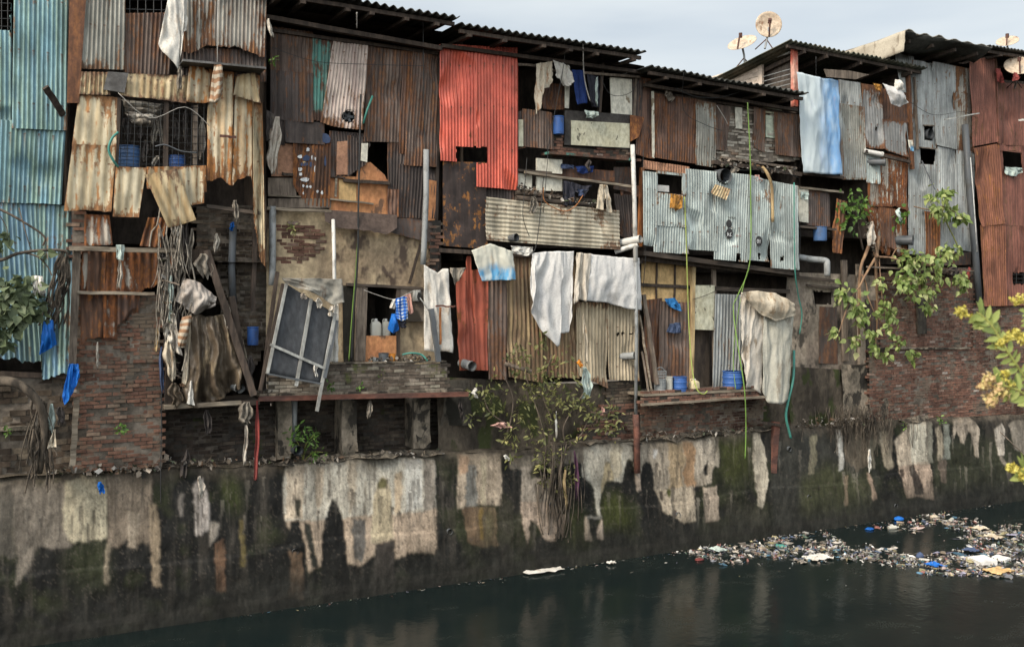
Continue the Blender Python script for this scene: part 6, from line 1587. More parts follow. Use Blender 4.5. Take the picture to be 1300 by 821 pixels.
timber('thin rod sticking out of the tattered curtain', (206, 356, .60), (228, 361, .78), .022, .022, 'wood', 'stick', 'stick')
timber('pale board hanging under the grey post by the brick wall', (97, 505, .52), (92, 591, .50), .085, .05, 'woodh', 'board', 'board')
timber('thick leaning pole left of the balcony clutter', (817, 374, .20), (834, 488, .50), .085, .06, 'wood', 'pole', 'pole')
timber('thin stick leaning by the steel basket', (812, 400, .30), (827, 496, .55), .035, .035, 'woodh', 'stick', 'stick')
timber('second thin stick leaning left of the steel basket', (815, 446, .42), (824, 500, .58), .03, .03, 'wood', 'stick', 'stick')
timber('rusty bar pinning the white tarpaulin strip', (553, 388, .56), (578, 389, .54), .03, .03, 'rustiron', 'iron_bar', 'iron bar')
timber('rusty upright rod over the white tarpaulin strip', (559, 390, .57), (559, 437, .57), .035, .03, 'woodo', 'iron_bar', 'iron bar')
timber('dark grey pole slanting in front of the white strip', (547, 392, .58), (557, 459, .60), .09, .07, 'piped', 'pole', 'pole')
timber('thin rod joining the meter box and the dark grey pole', (533, 378, .42), (549, 400, .58), .02, .02, 'alu', 'rod', 'rod')
timber('rail of rods holding rags below the grey shack', (1100, 339, .42), (1236, 344, .42), .035, .035, 'wood', 'rod', 'rod')
timber('thin antenna rod sticking out from the grey shack', (1199, 152, .55), (1243, 144, .75), .03, .03, 'alu', 'antenna_rod', 'antenna')
timber('green stick reaching from the lower square opening', (1170, 204, .2), (1187, 241, .6), .02, .02, 'piped', 'stick', 'stick')
timber('green twig leaning below the grey shack leaves', (1199, 276, .3), (1220, 322, .3), .022, .022, 'stemg', 'stick', 'stick')
timber('rusty bracket rod at the right edge shack', (1293, 153, .3), (1312, 151, .6), .05, .04, 'pipew', 'rod', 'rod')
timber('thin pole slanting over the wall at the right edge', (1270, 548, .4), (1316, 592, .9), .02, .02, 'wood', 'pole', 'pole')
rodleft = timber('dark stick in the rusted seam on the cream right column', (279, 173, .60), (300, 174, .60), .04, .03, 'rustiron', 'iron_bar', 'iron bar')
def meterbox():
    c = P(529, 376, .12); t = thing('meter_box', 'small grey electric fitting beside the plaster window', 'fitting', c)
    s = scale_at(529, .1); m = MB(); vs = []; 
    m.lathe((c[0], c[1]+.02, c[2]), [(.07, -.10), (.085, -.08), (.085, .08), (.07, .12)], 16); m.build('body', M['alu'], t, smooth=True)
    m = MB(); m.lathe((c[0], c[1]+.105, c[2]), [(0, 0), (.035, 0), (.035, .02), (0, .02)], 12, axis=lambda p: (p[0], p[2], p[1]*2.2)); m.build('cover', M['cable'], t)
meterbox()

# ================================================================== pipes, hoses, wires
pipe('drain_pipe', 'grey drain pipe on the seam right of the boarded brown front', 'pipe', [(541, 190, .22), (541, 250, .22), (538, 318, .22), (537, 336, .2)], .055, 'pipe')
pipe('drain_pipe', 'grey pipe beside the leaning cream flange left of the plaster', 'pipe', [(346, 262, .14), (346, 345, .14), (345, 362, .14)], .06, 'pipe')
pipe('drain_pipe', 'thin off white pipe ending at the screen frame', 'pipe', [(423, 279, .3), (424, 320, .5), (425, 386, .75)], .034, 'pipew')
pipe('drain_pipe', 'tall off white pipe at the bay corner', 'pipe', [(803, 184, .32), (805, 240, .34), (807, 332, .44)], .05, 'pipew')
pipe('drain_pipe', 'grey middle length of pipe below the tall off white one', 'pipe', [(807, 330, .44), (808, 420, .40), (807, 528, .36)], .038, 'pipe')
pipe('drain_pipe', 'rusty lower length of pipe reaching down the canal wall', 'pipe', [(807, 526, .36), (808, 545, .40), (809, 600, .44)], .07, 'rustiron')
pipe('drain_pipe', 'dark pipe with a blue end in the recess under the cream shack', 'pipe', [(296, 286, .16), (294, 340, .16), (296, 385, .16)], .062, 'piped')
pipe('drain_pipe', 'short pale pipe under the ledge beside the left pier', 'pipe', [(374, 508, .1), (373, 560, .1)], .05, 'pipe')
pipe('drain_pipe', 'thick dark pipe down the right side of the grey shack', 'pipe', [(1225, 158, .2), (1230, 230, .2), (1238, 320, .2), (1243, 385, .2)], .085, 'piped')
pipe('drain_pipe', 'thin pale pipe beside the thick dark one', 'pipe', [(1231, 200, .26), (1238, 290, .26), (1240, 320, .26)], .03, 'pipew')
pipe('drain_pipe', 'bent grey pipe below the shelf with the blue tub', 'pipe', [(1012, 326, .1), (1030, 329, .2), (1048, 331, .35), (1050, 337, .4), (1050, 350, .4)], .075, 'pipe', smooth=4)
stub('pipe_end', 'pale pipe end sticking out under the ribbed sheet by the tall pipe', 'pipe', (799, 306, .3), .075, .28, 'pipew', (.35, .9, .12))
stub('pipe_end', 'second pale pipe end slanting beside the upper one', 'pipe', (795, 315, .28), .055, .26, 'pipew', (.55, .6, .25))
stub('pipe_end', 'dark pipe end under the level ribbed sheet', 'pipe', (650, 302, .26), .07, .12, 'piped', (.3, .9, .05))
stub('pipe_end', 'grey pipe end beside the faded red sheet', 'pipe', (594, 463, .22), .09, .16, 'pipe', (.1, 1, -.1))
stub('pipe_end', 'grey pipe end poking through the pale beige sheet', 'pipe', (794, 452, .18), .075, .22, 'pipe', (.5, .9, .1))
stub('pipe_end', 'grey pipe end at the corner of the platform', 'pipe', (301, 491, .55), .08, .14, 'pipe', (.1, 1, -.05))
stub('pipe_end', 'dark pipe end in the gap under the left pier', 'pipe', (376, 571, .22), .085, .1, 'piped', (.1, 1, 0))
stub('pipe_end', 'small wooden pipe end among the bush by the ochre sheet', 'pipe', (656, 466, .3), .04, .30, 'wood', (.9, .4, -.3))
stub('pipe_end', 'black drum shaped vent below the rusted white sheet', 'vent', (1147, 305, .1), .12, .22, 'piped', (.5, .8, 0))
pipe('garden_hose', 'yellow green hose from the window down to the balcony kerb', 'hose', [(869, 250, .5), (871, 300, .5), (873, 367, .4), (875, 420, .45), (879, 470, .58), (885, 494, .72), (893, 500, .76), (898, 496, .74)], .014, 'hosey', smooth=6)
pipe('garden_hose', 'bright green hose hanging past the grey door sheet to the wall', 'hose', [(949, 130, .6), (952, 190, .55), (953, 240, .5), (952, 332, .5), (937, 374, .3), (931, 392, .35), (937, 440, .6), (945, 493, .72), (947, 540, .6), (946, 582, .55)], .013, 'hoseg', smooth=6)
pipe('garden_hose', 'thin green hose looped beside the bright one on the door sheet', 'hose', [(952, 334, .5), (940, 380, .4), (931, 450, .5), (934, 494, .7)], .008, 'hoseg', smooth=6)
pipe('garden_hose', 'teal hose down the right edge of the pale sheets', 'hose', [(1008, 232, .5), (1009, 335, .5), (1013, 372, .3), (1018, 398, .2), (1015, 424, .15)], .015, 'hoset', smooth=6)
pipe('garden_hose', 'thick teal hose hanging below the greyish tarpaulin', 'hose', [(1008, 445, .4), (1007, 480, .6), (1000, 512, .62), (998, 530, .6), (1004, 556, .56)], .03, 'hoset', smooth=6)
pipe('garden_hose', 'green hose falling over the plaster wall left of the window', 'hose', [(455, 292, .2), (452, 340, .15), (447, 400, .12), (443, 458, .10)], .012, 'hoseg', smooth=6)
pipe('garden_hose', 'green and teal hose arching over the brick parapet', 'hose', [(511, 450, .3), (522, 448, .4), (535, 450, .42), (543, 458, .5)], .018, 'hoset', smooth=6)
pipe('garden_hose', 'green hose looped at the left of the cage opening', 'hose', [(150, 168, .6), (142, 176, .62), (138, 190, .62), (144, 204, .6), (150, 212, .55)], .02, 'hoset', smooth=6)
pipe('garden_hose', 'green stick like hose leaning on the pink sheet corner', 'hose', [(473, 122, .2), (466, 140, .2), (461, 157, .2)], .02, 'hoset')
pipe('garden_hose', 'brown corrugated hose hanging over the stencilled sheet', 'hose', [(968, 212, .4), (975, 222, .56), (980, 240, .54), (981, 282, .5)], .035, 'woody', smooth=5)
pipe('garden_hose', 'grey hose strung across the cage opening', 'hose', [(197, 186, .46), (210, 184, .48), (230, 192, .48), (250, 194, .46)], .012, 'piped', smooth=5)
WIRES = [('loose wire drooping across the top of the brown front', [(345, 60, .3), (400, 78, .26), (470, 82, .26), (540, 84, .26)], .006, 'cable'), ('wire looping from the bay post to the white board', [(762, 96, .3), (775, 120, .3), (800, 118, .3), (815, 96, .3)], .006, 'cable'),
 ('thin wire slung along the broken ledge over the pale sheets', [(905, 200, .4), (940, 216, .46), (980, 214, .46), (1014, 226, .4)], .007, 'cable'), ('wire sagging across the grey shack above its square openings', [(1156, 130, .3), (1185, 146, .3), (1222, 142, .3), (1240, 150, .3)], .006, 'cable'), ('wire dropping along the orange timber post', [(817, 190, .4), (816, 250, .36), (820, 310, .36), (816, 372, .3)], .007, 'cable'), ('thin wire trailing over the caged opening', [(150, 118, .62), (190, 150, .62), (235, 136, .62), (266, 160, .62)], .006, 'wire'),
 ('black cable running down the brown front beside the plaster window', [(458, 120, .22), (455, 260, .22), (454, 330, .22), (449, 400, .15), (446, 460, .14)], .018, 'cable'),
         ('thin wire down the brown front from the eave', [(537, 20, .3), (538, 120, .2), (540, 200, .2)], .010, 'cable'),
         ('pale wire looping from the bay eave onto the jeans', [(740, 52, .8), (741, 90, .5), (744, 110, .4), (749, 128, .35)], .012, 'wire'),
         ('thin dark wire from the bay eave past the blue drum', [(715, 48, .8), (716, 80, .5), (697, 180, .3), (695, 205, .3), (690, 270, .34)], .007, 'cable'),
         ('dark wire hanging down the ribbed sheet on the bay', [(669, 200, .3), (666, 240, .34), (664, 275, .34), (672, 300, .34)], .007, 'cable'),
         ('looped wire with a fitting on the ribbed sheet', [(690, 225, .34), (686, 270, .34), (681, 310, .36), (676, 322, .36)], .008, 'cable'),
         ('orange cord looped under the grey pole', [(690, 238, .3), (692, 256, .34), (715, 268, .36), (730, 262, .36), (740, 248, .34)], .010, 'woodo'),
         ('sagging wire under the eave of the streaked rust sheet', [(858, 112, .5), (880, 122, .4), (912, 124, .4), (948, 114, .5)], .010, 'cable'),
         ('thin cable falling from the small roof past the jutting storey', [(868, 92, .8), (868, 140, .3), (894, 158, .3), (917, 166, .3)], .007, 'cable'),
         ('curled pale wire across the streaked rust sheet', [(910, 134, .3), (920, 150, .3), (924, 158, .28)], .009, 'wire'),
         ('clothes line strung across the plaster window', [(462, 368, .2), (478, 374, .24), (500, 380, .28), (515, 374, .28), (527, 368, .2)], .007, 'wire'),
         ('long drooping wire at the brick wall edge', [(205, 470, .5), (205, 540, .48), (204, 600, .5), (204, 640, .52)], .008, 'cable'),
         ('thin wire across the white board to the door post', [(880, 380, .12), (893, 376, .14), (907, 370, .1)], .006, 'cable'),
         ('thin wire falling from the eave of the tarpaulin shack', [(1036, 72, .6), (1036, 96, .5)], .007, 'cable'),
         ('wire hanging by the end of the brown corrugated hose', [(1012, 262, .3), (1016, 300, .3), (1013, 338, .3)], .008, 'cable'),
         ('wire from the small roof down the eave of the left shack', [(453, 16, .8), (453, 36, .6)], .012, 'wire')]
for lab, pts, r, m in WIRES: pipe('cable', lab, 'cable', pts, r, m, smooth=5, n=6)

# ================================================================== satellite dishes
def dish(label, x, y, w, wpx, face, foot, tilt=.55):
    c = Vector(P(x, y, w)); s = scale_at(x, w); R = wpx/2/s
    t = thing('satellite_dish', label, 'satellite dish', tuple(Q(foot)))
    d = Vector(face).normalized(); a = Vector((0, 0, 1)); a = (a-d*a.dot(d)).normalized(); b = d.cross(a)
    vs = []; fs = []; n, k = 32, 7
    for j in range(k+1):
        r = R*j/k
        for i in range(n):
            q = 2*math.pi*i/n; vs.append(tuple(c+a*r*math.cos(q)*1.04+b*r*math.sin(q)-d*(.22*R*(1-(r/R)**2))))
    for j in range(k):
        for i in range(n): fs.append((j*n+i, j*n+(i+1) % n, (j+1)*n+(i+1) % n, (j+1)*n+i))
    m = MB(); m.add(vs, fs); m.build('bowl', M['dish'], t, smooth=True, thick=.012)
    f = c+d*R*.62+a*R*.05; lo = c-a*R*.98
    m = MB(); m.tube([tuple(lo), tuple(f)], .022, 6); m.build('feed_arm', M['dishback'], t)
    m = MB(); m.tube([tuple(f+a*.04), tuple(f-a*.03-d*.09)], .045, 10); m.build('receiver', M['dishback'], t)
    ft = Vector(Q(foot)); bk = c-d*.24*R-a*.05
    m = MB(); m.tube([tuple(ft), tuple(ft.lerp(bk, .6)+Vector((.02, 0, 0))), tuple(bk)], .026, 8); m.build('mast', M['pipe'], t)
    m = MB(); m.tube([tuple(ft+Vector((-.22, -.1, -.02))), tuple(ft.lerp(bk, .45))], .014, 6); m.build('stay', M['dishback'], t)
    m = MB(); m.tube([tuple(ft+Vector((.16, .1, 0))), tuple(ft.lerp(bk, .45))], .014, 6); m.build('stay', M['dishback'], t)
FC = P(0, 0, 0)
dish('upright satellite dish on the roof behind, higher of the pair', 976, 31, -1.2, 33, (-.5, .8, .12), (971, 62, -1.2))
dish('tilted satellite dish on the roof behind, lower of the pair', 942, 54, -1.5, 37, (-.55, .28, .78), (946, 86, -1.5))
dish('satellite dish half hidden by the roof at the right edge', 1279, 52, -.2, 27, (-.5, .3, .78), (1277, 72, -.2))
dish('satellite dish hung before the oxide red wall at the right edge', 1293, 83, .75, 34, (-.5, .5, .6), (1288, 112, .2))

# ================================================================== caged clutter
for k, (x0, y0, x1, y1, hh) in enumerate(((154, 127, 208, 133, 9), (156, 134, 206, 140, 8), (158, 141, 202, 147, 8), (164, 148, 196, 153, 9))):
    cloth('folded_sack', ('topmost', 'second', 'third', 'lowest')[k]+' of the crumpled pale sacks stuffed in the top of the cage', 'sack', M['cragw' if k % 2 == 0 else 'crag'], [(x0, y0), ((x0+x1)/2, (y0+y1)/2-1), (x1, y1)], [(x0+3, y0+hh), ((x0+x1)/2, (y0+y1)/2+hh+2), (x1-3, y1+hh)], .22+.03*k, 2.5, .04, bulge=.16, crump=.07, nc=40, nr=12)
for i, (x, y, wp, hp, m) in enumerate(((160, 150, 9, 36, 'cragd'), (176, 152, 7, 26, 'cragd'), (196, 150, 8, 40, 'crag'), (204, 148, 7, 44, 'crag'), (222, 150, 9, 30, 'cragd'), (236, 140, 8, 50, 'cragd'), (256, 150, 8, 56, 'cragw'), (184, 178, 8, 30, 'cragd'), (200, 198, 8, 14, 'cragw'))):
    rag('stuffed_rag', 'dull rag among the clutter in the caged opening', x, y, wp, hp, .26, m, 2, .05, .6, rng.uniform(-3, 3), group='rags in the caged opening')
for lab, x, y, wp, hp, wv, m in (('torn grey plastic draped over the head of the crossed timbers', 258, 322, 22, 34, .62, 'crag'), ('pale plastic shred between the crossed timbers', 286, 384, 9, 40, .62, 'cragw'), ('brown sacking shred left of the striped pillow', 216, 430, 14, 56, .66, 'cbeige'),
        ('dark shred hanging right of the brown plastic curtain', 318, 452, 12, 46, .58, 'cragd'), ('torn brown plastic over the left end of the platform', 222, 486, 16, 34, .66, 'ctarp'), ('grey shred below the torn hole of the cream right column', 300, 254, 9, 30, .5, 'crag'), ('pale shred tied to the dark pipe with a blue end', 275, 296, 7, 26, .3, 'cragw'), ('blue twist at the top of the dark pipe in the recess', 296, 282, 5, 12, .3, 'cblue'),
        ('dull rag caught under the platform near the striped pillow', 262, 520, 10, 34, .5, 'cragd'), ('withered strip under the brick parapet ledge', 470, 508, 6, 24, .6, 'crag'), ('thin shred under the right end of the rusty ledge', 584, 506, 6, 30, .6, 'cragd'), ('torn strip hanging from the teal ledge', 748, 203, 6, 16, .36, 'cragd'), ('dirty rag on the end of the twin round poles', 676, 250, 10, 22, .34, 'crag'), ('grey rag hung in the gap over the streaked rust sheet', 848, 112, 12, 18, .2, 'crag'),
        ('pinkish rag on the broken ledge above the stencilled sheet', 962, 222, 14, 12, .4, 'cpink'), ('grey rag on the broken ledge beside the round vent', 934, 212, 10, 12, .35, 'crag')):
    rag('hanging_rag', lab, x, y, wp, hp, wv, m, 2, .05, .7, rng.uniform(-3, 3))
t = thing('tangled_netting', 'dark tangle of threads and strips over the tattered shreds by the brick wall', 'netting', P(220, 480, .6))
m = MB()
for k in range(46):
    x, y = rng.uniform(200, 240), rng.uniform(262, 400); pts = [P(x, y, .58)]
    for q in range(rng.randint(2, 5)): x += rng.uniform(-7, 6); y += rng.uniform(8, 30); pts.append(P(x, min(y, 500), .62+rng.uniform(-.1, .12)))
    m.tube(pts, rng.uniform(.004, .014), 5, 2)
m.build('strands', M['crag'], t)
# ================================================================== plants
def leaf(mb, p, d, n, L, Wd, shape='heart', fold=.25, droop=.2):
    """one leaf from p along d with face normal about n"""
    d = Vector(d).normalized(); n = Vector(n); n = (n-d*n.dot(d))
    n = n.normalized() if n.length > .01 else Vector((0, 1, 0))
    s = d.cross(n); p = Vector(p)
    if shape == 'heart': prof = [(0, .0), (.12, .38), (.35, .5), (.65, .30), (1, 0)]
    elif shape == 'lance': prof = [(0, .02), (.25, .42), (.55, .5), (.8, .3), (1, 0)]
    else: prof = [(0, .05), (.3, .45), (.6, .45), (.85, .25), (1, 0)]
    vs = []; fs = []
    for (t, w) in prof:
        q = p+d*L*t-n*droop*L*t*t
        vs += [tuple(q-s*Wd*w+n*fold*Wd*w), tuple(q), tuple(q+s*Wd*w+n*fold*Wd*w)]
    for i in range(len(prof)-1):
        a = i*3
        fs += [(a, a+1, a+4, a+3), (a+1, a+2, a+5, a+4)]
    c = min(1, max(0, rng.gauss(.5, .22)))
    mb.add(vs, fs, None, [c]*len(vs))
def rnd(): 
    v = Vector((rng.gauss(0, 1), rng.gauss(0, 1), rng.gauss(0, 1))); return v.normalized()
def cluster(mb, c, r, n, L, W, shape, hang=.6, ax=(1, .6, 1), out=.5, up=.2):
    for _ in range(n):
        o = Vector((rng.gauss(0, .5)*ax[0], rng.gauss(0, .5)*ax[1], rng.gauss(0, .5)*ax[2]))*r
        d = rnd()*.8+Vector((0, .1, -hang))+o.normalized()*.5 if o.length > 0 else rnd()
        nn = rnd()*.7+Vector((0, out, up))
        k = rng.uniform(.6, 1.15)
        leaf(mb, Vector(c)+o, d, nn, L*k, W*k, shape, rng.uniform(.0, .4), rng.uniform(0, .35))
def plant(name, label, cat, base, stems, clusters, leafmat, stemmat, L, W, shape, hang=.6, stem_name='branch', ax=(1, .6, 1), group=None, up=.2, r=.018):
    t = thing(name, label, cat, base, group)
    for pts, r0, r1 in stems:
        m = MB(); m.tube([Q(p) for p in pts], r0, 7, 6, r2=r1); m.build(stem_name, M[stemmat], t, smooth=True)
    m = MB()
    for (x, y, w, rp, n) in clusters:
        if leafmat == 'leafp': n = int(n*2.1)
        cluster(m, P(x, y, w), rp/scale_at(x, w), n, L, W, shape, hang, ax, up=up)
    m.build('foliage', M[leafmat], t)
    return t
# fig rooted in the wall on the right
plant('fig_tree', 'pale green fig rooted on the wall with hanging heart shaped leaves', 'tree', P(1108, 318, .3),
      [([(1106, 300, .15), (1112, 322, .35), (1114, 327, .4)], .07, .05), ([(1112, 326, .35), (1098, 350, .55), (1092, 362, .6), (1078, 384, .65), (1064, 425, .7)], .035, .012),
       ([(1094, 348, .5), (1100, 362, .55), (1102, 380, .6)], .025, .012), ([(1113, 326, .35), (1130, 327, .5), (1142, 330, .6), (1180, 336, .65), (1208, 342, .6)], .03, .01),
       ([(1132, 327, .5), (1138, 316, .55), (1146, 316, .6), (1160, 318, .6)], .014, .008), ([(1100, 372, .6), (1112, 400, .65), (1130, 420, .65), (1150, 436, .65)], .016, .008),
       ([(1092, 362, .6), (1094, 400, .65), (1100, 430, .65)], .016, .008), ([(1116, 328, .35), (1118, 356, .5), (1120, 380, .55)], .016, .008), ([(1150, 333, .6), (1164, 340, .6), (1172, 352, .6)], .012, .006),
       ([(1180, 338, .6), (1192, 322, .6), (1210, 320, .6)], .012, .006), ([(1108, 300, .2), (1100, 320, .3), (1092, 345, .35), (1090, 400, .3), (1092, 440, .2)], .05, .02), ([(1116, 300, .2), (1112, 340, .3), (1114, 400, .25), (1110, 455, .15)], .045, .015)],
      [(1066, 372, .7, 11, 16), (1076, 376, .7, 9, 9), (1059, 420, .75, 7, 9), (1086, 386, .7, 13, 20), (1094, 400, .7, 12, 18), (1084, 432, .7, 9, 12), (1106, 420, .7, 9, 8), (1124, 390, .7, 12, 18), (1132, 400, .7, 10, 14),
       (1126, 415, .7, 8, 7), (1112, 442, .7, 8, 8), (1141, 434, .7, 10, 14), (1158, 448, .7, 8, 10), (1120, 362, .6, 9, 9), (1126, 452, .65, 7, 6), (1152, 328, .7, 13, 24), (1166, 334, .7, 12, 18), (1148, 356, .7, 14, 26), (1158, 366, .75, 13, 20),
       (1172, 352, .7, 12, 16), (1178, 368, .7, 10, 14), (1180, 388, .7, 9, 12), (1188, 334, .7, 12, 20), (1200, 322, .7, 14, 26), (1212, 320, .7, 9, 12), (1192, 350, .7, 10, 12), (1218, 354, .7, 11, 18), (1226, 360, .7, 8, 10)],
      'leafp', 'barkr', .175, .125, 'heart', 1.0)
plant('wall_shrub', 'dark green shrub under the blue tarpaulin by the aslant rusty sheet', 'shrub', P(1090, 320, .1), [([(1096, 318, .1), (1090, 290, .2), (1086, 262, .3)], .03, .01)],
      [(1078, 262, .32, 14, 34), (1092, 254, .3, 13, 30), (1080, 282, .32, 12, 26), (1098, 268, .3, 11, 20), (1140, 278, .25, 9, 14), (1148, 270, .3, 8, 12)], 'leafg', 'bark', .16, .10, 'heart', .7)
plant('hanging_vine', 'pale leafy vine sprouting in front of the tall grey shack', 'vine', P(1165, 268, .2), [([(1160, 262, .1), (1180, 266, .3), (1198, 262, .5), (1222, 276, .5)], .016, .008), ([(1190, 240, .3), (1196, 252, .5), (1200, 264, .5)], .010, .006)],
      [(1184, 250, .5, 7, 9), (1196, 246, .5, 10, 14), (1203, 242, .5, 6, 6), (1184, 264, .5, 7, 8), (1198, 268, .5, 10, 15), (1210, 270, .5, 10, 14), (1221, 276, .5, 7, 9)], 'leafp', 'barkr', .19, .13, 'heart', .8)
# creeper at the left edge
plant('creeper', 'broad leaved creeper hanging before the blue green shack', 'creeper', P(0, 440, .6),
      [([(-40, 330, .6), (0, 330, .7), (22, 322, .75), (50, 318, .7), (80, 318, .65), (86, 324, .6)], .03, .02), ([(-20, 262, .6), (0, 266, .65), (30, 282, .65), (56, 300, .65), (54, 312, .65)], .022, .014), ([(24, 264, .6), (34, 300, .7), (40, 318, .7)], .010, .006), ([(28, 320, .7), (48, 326, .75), (60, 338, .7), (66, 350, .7)], .016, .008),
       ([(-40, 400, .7), (0, 390, .8), (30, 388, .8)], .02, .01), ([(0, 274, .7), (8, 288, .72), (10, 300, .7)], .008, .005)],
      [(8, 372, .9, 14, 26), (22, 366, .9, 13, 22), (36, 372, .9, 14, 24), (46, 390, .9, 13, 22), (10, 395, .95, 15, 28), (28, 392, .95, 14, 26), (12, 420, .9, 14, 26), (4, 436, .9, 10, 16), (52, 400, .85, 8, 10), (26, 410, .9, 11, 14), (32, 356, .85, 8, 8),
       (10, 355, .85, 9, 9), (14, 300, .75, 8, 7), (-12, 380, .9, 18, 24), (-14, 420, .9, 16, 24), (6, 312, .8, 6, 6), (60, 322, .75, 5, 4), (24, 388, .9, 10, 12)], 'leafd', 'bark', .17, .15, 'heart', .7)
t = thing('dead_creeper', 'dark withered strands hanging on the creeper branch end', 'creeper', P(78, 400, .6))
m = MB()
for k in range(26):
    x, y = 84+rng.uniform(-6, 4), 318+rng.uniform(0, 20); pts = [P(x, y, .62)]
    for q in range(5): x += rng.uniform(-9, 3); y += rng.uniform(10, 22); pts.append(P(x, y, .62+rng.uniform(-.08, .12)))
    m.tube(pts, rng.uniform(.006, .016), 5, 3)
m.build('strands', M['debris'], t)
# crooked trunk / root at left
t = thing('crooked_trunk', 'thick dark crooked trunk arching out of the wall at left', 'trunk', P(50, 600, .4))
m = MB(); m.tube([Q(p) for p in ((-30, 492, .4), (0, 484, .7), (22, 487, .85), (42, 502, .9), (54, 525, .85), (56, 560, .75), (50, 600, .6))], .085, 10, 6, r2=.045); m.build('stem', M['debris'], t, smooth=True)
m = MB()
for k in range(26):
    x, y = 45+rng.uniform(-6, 16), 515+rng.uniform(-10, 30); pts = [P(x, y, .8)]
    for q in range(4): x += rng.uniform(-6, 5); y += rng.uniform(10, 26); pts.append(P(x, y, .72+rng.uniform(-.1, .1)))
    m.tube(pts, rng.uniform(.006, .018), 5, 3)
m.build('hanging_roots', M['debris'], t)
# bush in the middle
stems = []
for (x0, y0, x1, y1, x2, y2) in ((640, 560, 650, 500, 630, 460), (700, 560, 690, 500, 700, 450), (690, 600, 688, 540, 665, 470), (712, 600, 716, 540, 740, 500), (720, 570, 750, 530, 780, 520), (660, 560, 620, 520, 612, 490), (706, 690, 708, 640, 700, 560), (712, 700, 716, 640, 712, 580)):
    stems.append(([(x0, y0, .3), ((x0+x1)/2+4, (y0+y1)/2, .4), (x1, y1, .45), (x2, y2, .45)], .022, .008))
CL = []
for (x, y, rp, n) in ((700, 612, 9, 9), (708, 628, 8, 8), (690, 606, 8, 8), (716, 622, 8, 9), (704, 648, 6, 5), (728, 600, 7, 7), (648, 582, 7, 6), (612, 512, 10, 14), (618, 498, 9, 12), (600, 530, 9, 10), (628, 520, 9, 10), (650, 452, 12, 14), (668, 450, 12, 16), (690, 440, 12, 14), (704, 460, 11, 12), (660, 466, 10, 10), (684, 480, 14, 26), (700, 484, 14, 28), (672, 494, 13, 20), (692, 500, 14, 26),
                       (712, 508, 13, 22), (724, 516, 13, 22), (738, 512, 14, 26), (750, 520, 12, 18), (700, 528, 12, 16), (756, 534, 12, 16), (768, 542, 11, 14), (778, 546, 9, 10), (786, 528, 12, 10), (776, 520, 11, 8), (660, 528, 12, 12), (648, 544, 12, 12), (640, 560, 9, 10), (652, 562, 7, 7), (676, 548, 11, 12),
                       (690, 556, 11, 12), (706, 576, 9, 10), (688, 580, 10, 14), (690, 592, 9, 12), (716, 596, 8, 10), (722, 606, 9, 14), (630, 480, 10, 8), (640, 500, 11, 8), (728, 480, 10, 8), (740, 548, 10, 8), (720, 560, 10, 10), (664, 512, 12, 12), (724, 448, 9, 7), (600, 500, 8, 8)):
    CL.append((x, y, .45, rp*1.05, int(n*1.75)))
plant('sprawling_bush', 'sprawling olive bush growing from the middle of the wall', 'bush', P(700, 600, .3), stems, CL, 'leafo', 'bark', .125, .046, 'lance', .05, ax=(1, .5, 1), up=.5)
t = thing('root_mass', 'dark hanging roots and shreds below the sprawling bush', 'roots', P(710, 700, .4))
m = MB()
for k in range(48):
    x = rng.gauss(712, 16); y = rng.uniform(560, 620); pts = [P(x, y, .42)]
    for q in range(rng.randint(2, 5)): x += rng.uniform(-4, 4); y += rng.uniform(12, 30); pts.append(P(x, min(y, 712), .46+rng.uniform(0, .14)))
    m.tube(pts, rng.uniform(.004, .014), 5, 3)
m.build('strands', M['debris'], t)
rag('purple_rag', 'long purple plastic strip caught in the roots', 729, 572, 6, 64, .52, 'cpurple', 1, .03, .3, 4)
rag('yellow_rag', 'dull yellow plastic strip hanging in the roots', 718, 596, 5, 52, .54, 'woody', 1)
rag('white_rag', 'grey striped cloth hanging from the pale beige sheet', 742, 466, 13, 40, .40, 'cragt', 3, .05, .3, 2)
rag('orange_rag', 'small orange rag below the rolled strip', 736, 456, 6, 12, .36, 'orangep', 1)
rag('brown_tarpaulin', 'narrow brown folded strip hanging over the beige sheet', 741, 398, 6, 66, .34, 'cbeige', 1.5, .03, .2, 4)
rag('white_rag', 'small white rag among leaves at the left of the bush', 604, 492, 7, 14, .40, 'cwhite', 1)
rag('white_rag', 'thin white strip hanging in the middle of the bush', 706, 522, 3, 34, .50, 'cwhite', .5, .01)
rag('pink_rag', 'pink rag lying in the bush above its lowest left leaves', 634, 536, 24, 8, .45, 'cpink', 2, .05)
rag('white_rag', 'white flower like scrap on the wall left of the roots', 642, 577, 7, 9, .46, 'cwhite', 1)
rag('pink_rag', 'pinkish scrap standing at the right of the bush', 765, 517, 6, 11, .42, 'cpink', 1)
plant('fern', 'bright green fern in the dark recess under the ledge', 'fern', P(388, 588, .1), [([(385, 586, .05), (388, 565, .2), (398, 552, .3)], .012, .006), ([(385, 586, .05), (380, 566, .2), (374, 556, .3)], .012, .006), ([(385, 586, .05), (398, 574, .25), (410, 574, .3)], .010, .005)],
      [(372, 552, .25, 9, 22), (384, 548, .28, 10, 26), (396, 554, .28, 9, 22), (392, 562, .28, 9, 18), (404, 574, .3, 8, 20), (394, 580, .3, 7, 14), (376, 562, .25, 7, 12)], 'leafg', 'stemg', .12, .035, 'lance', .1, up=.6)
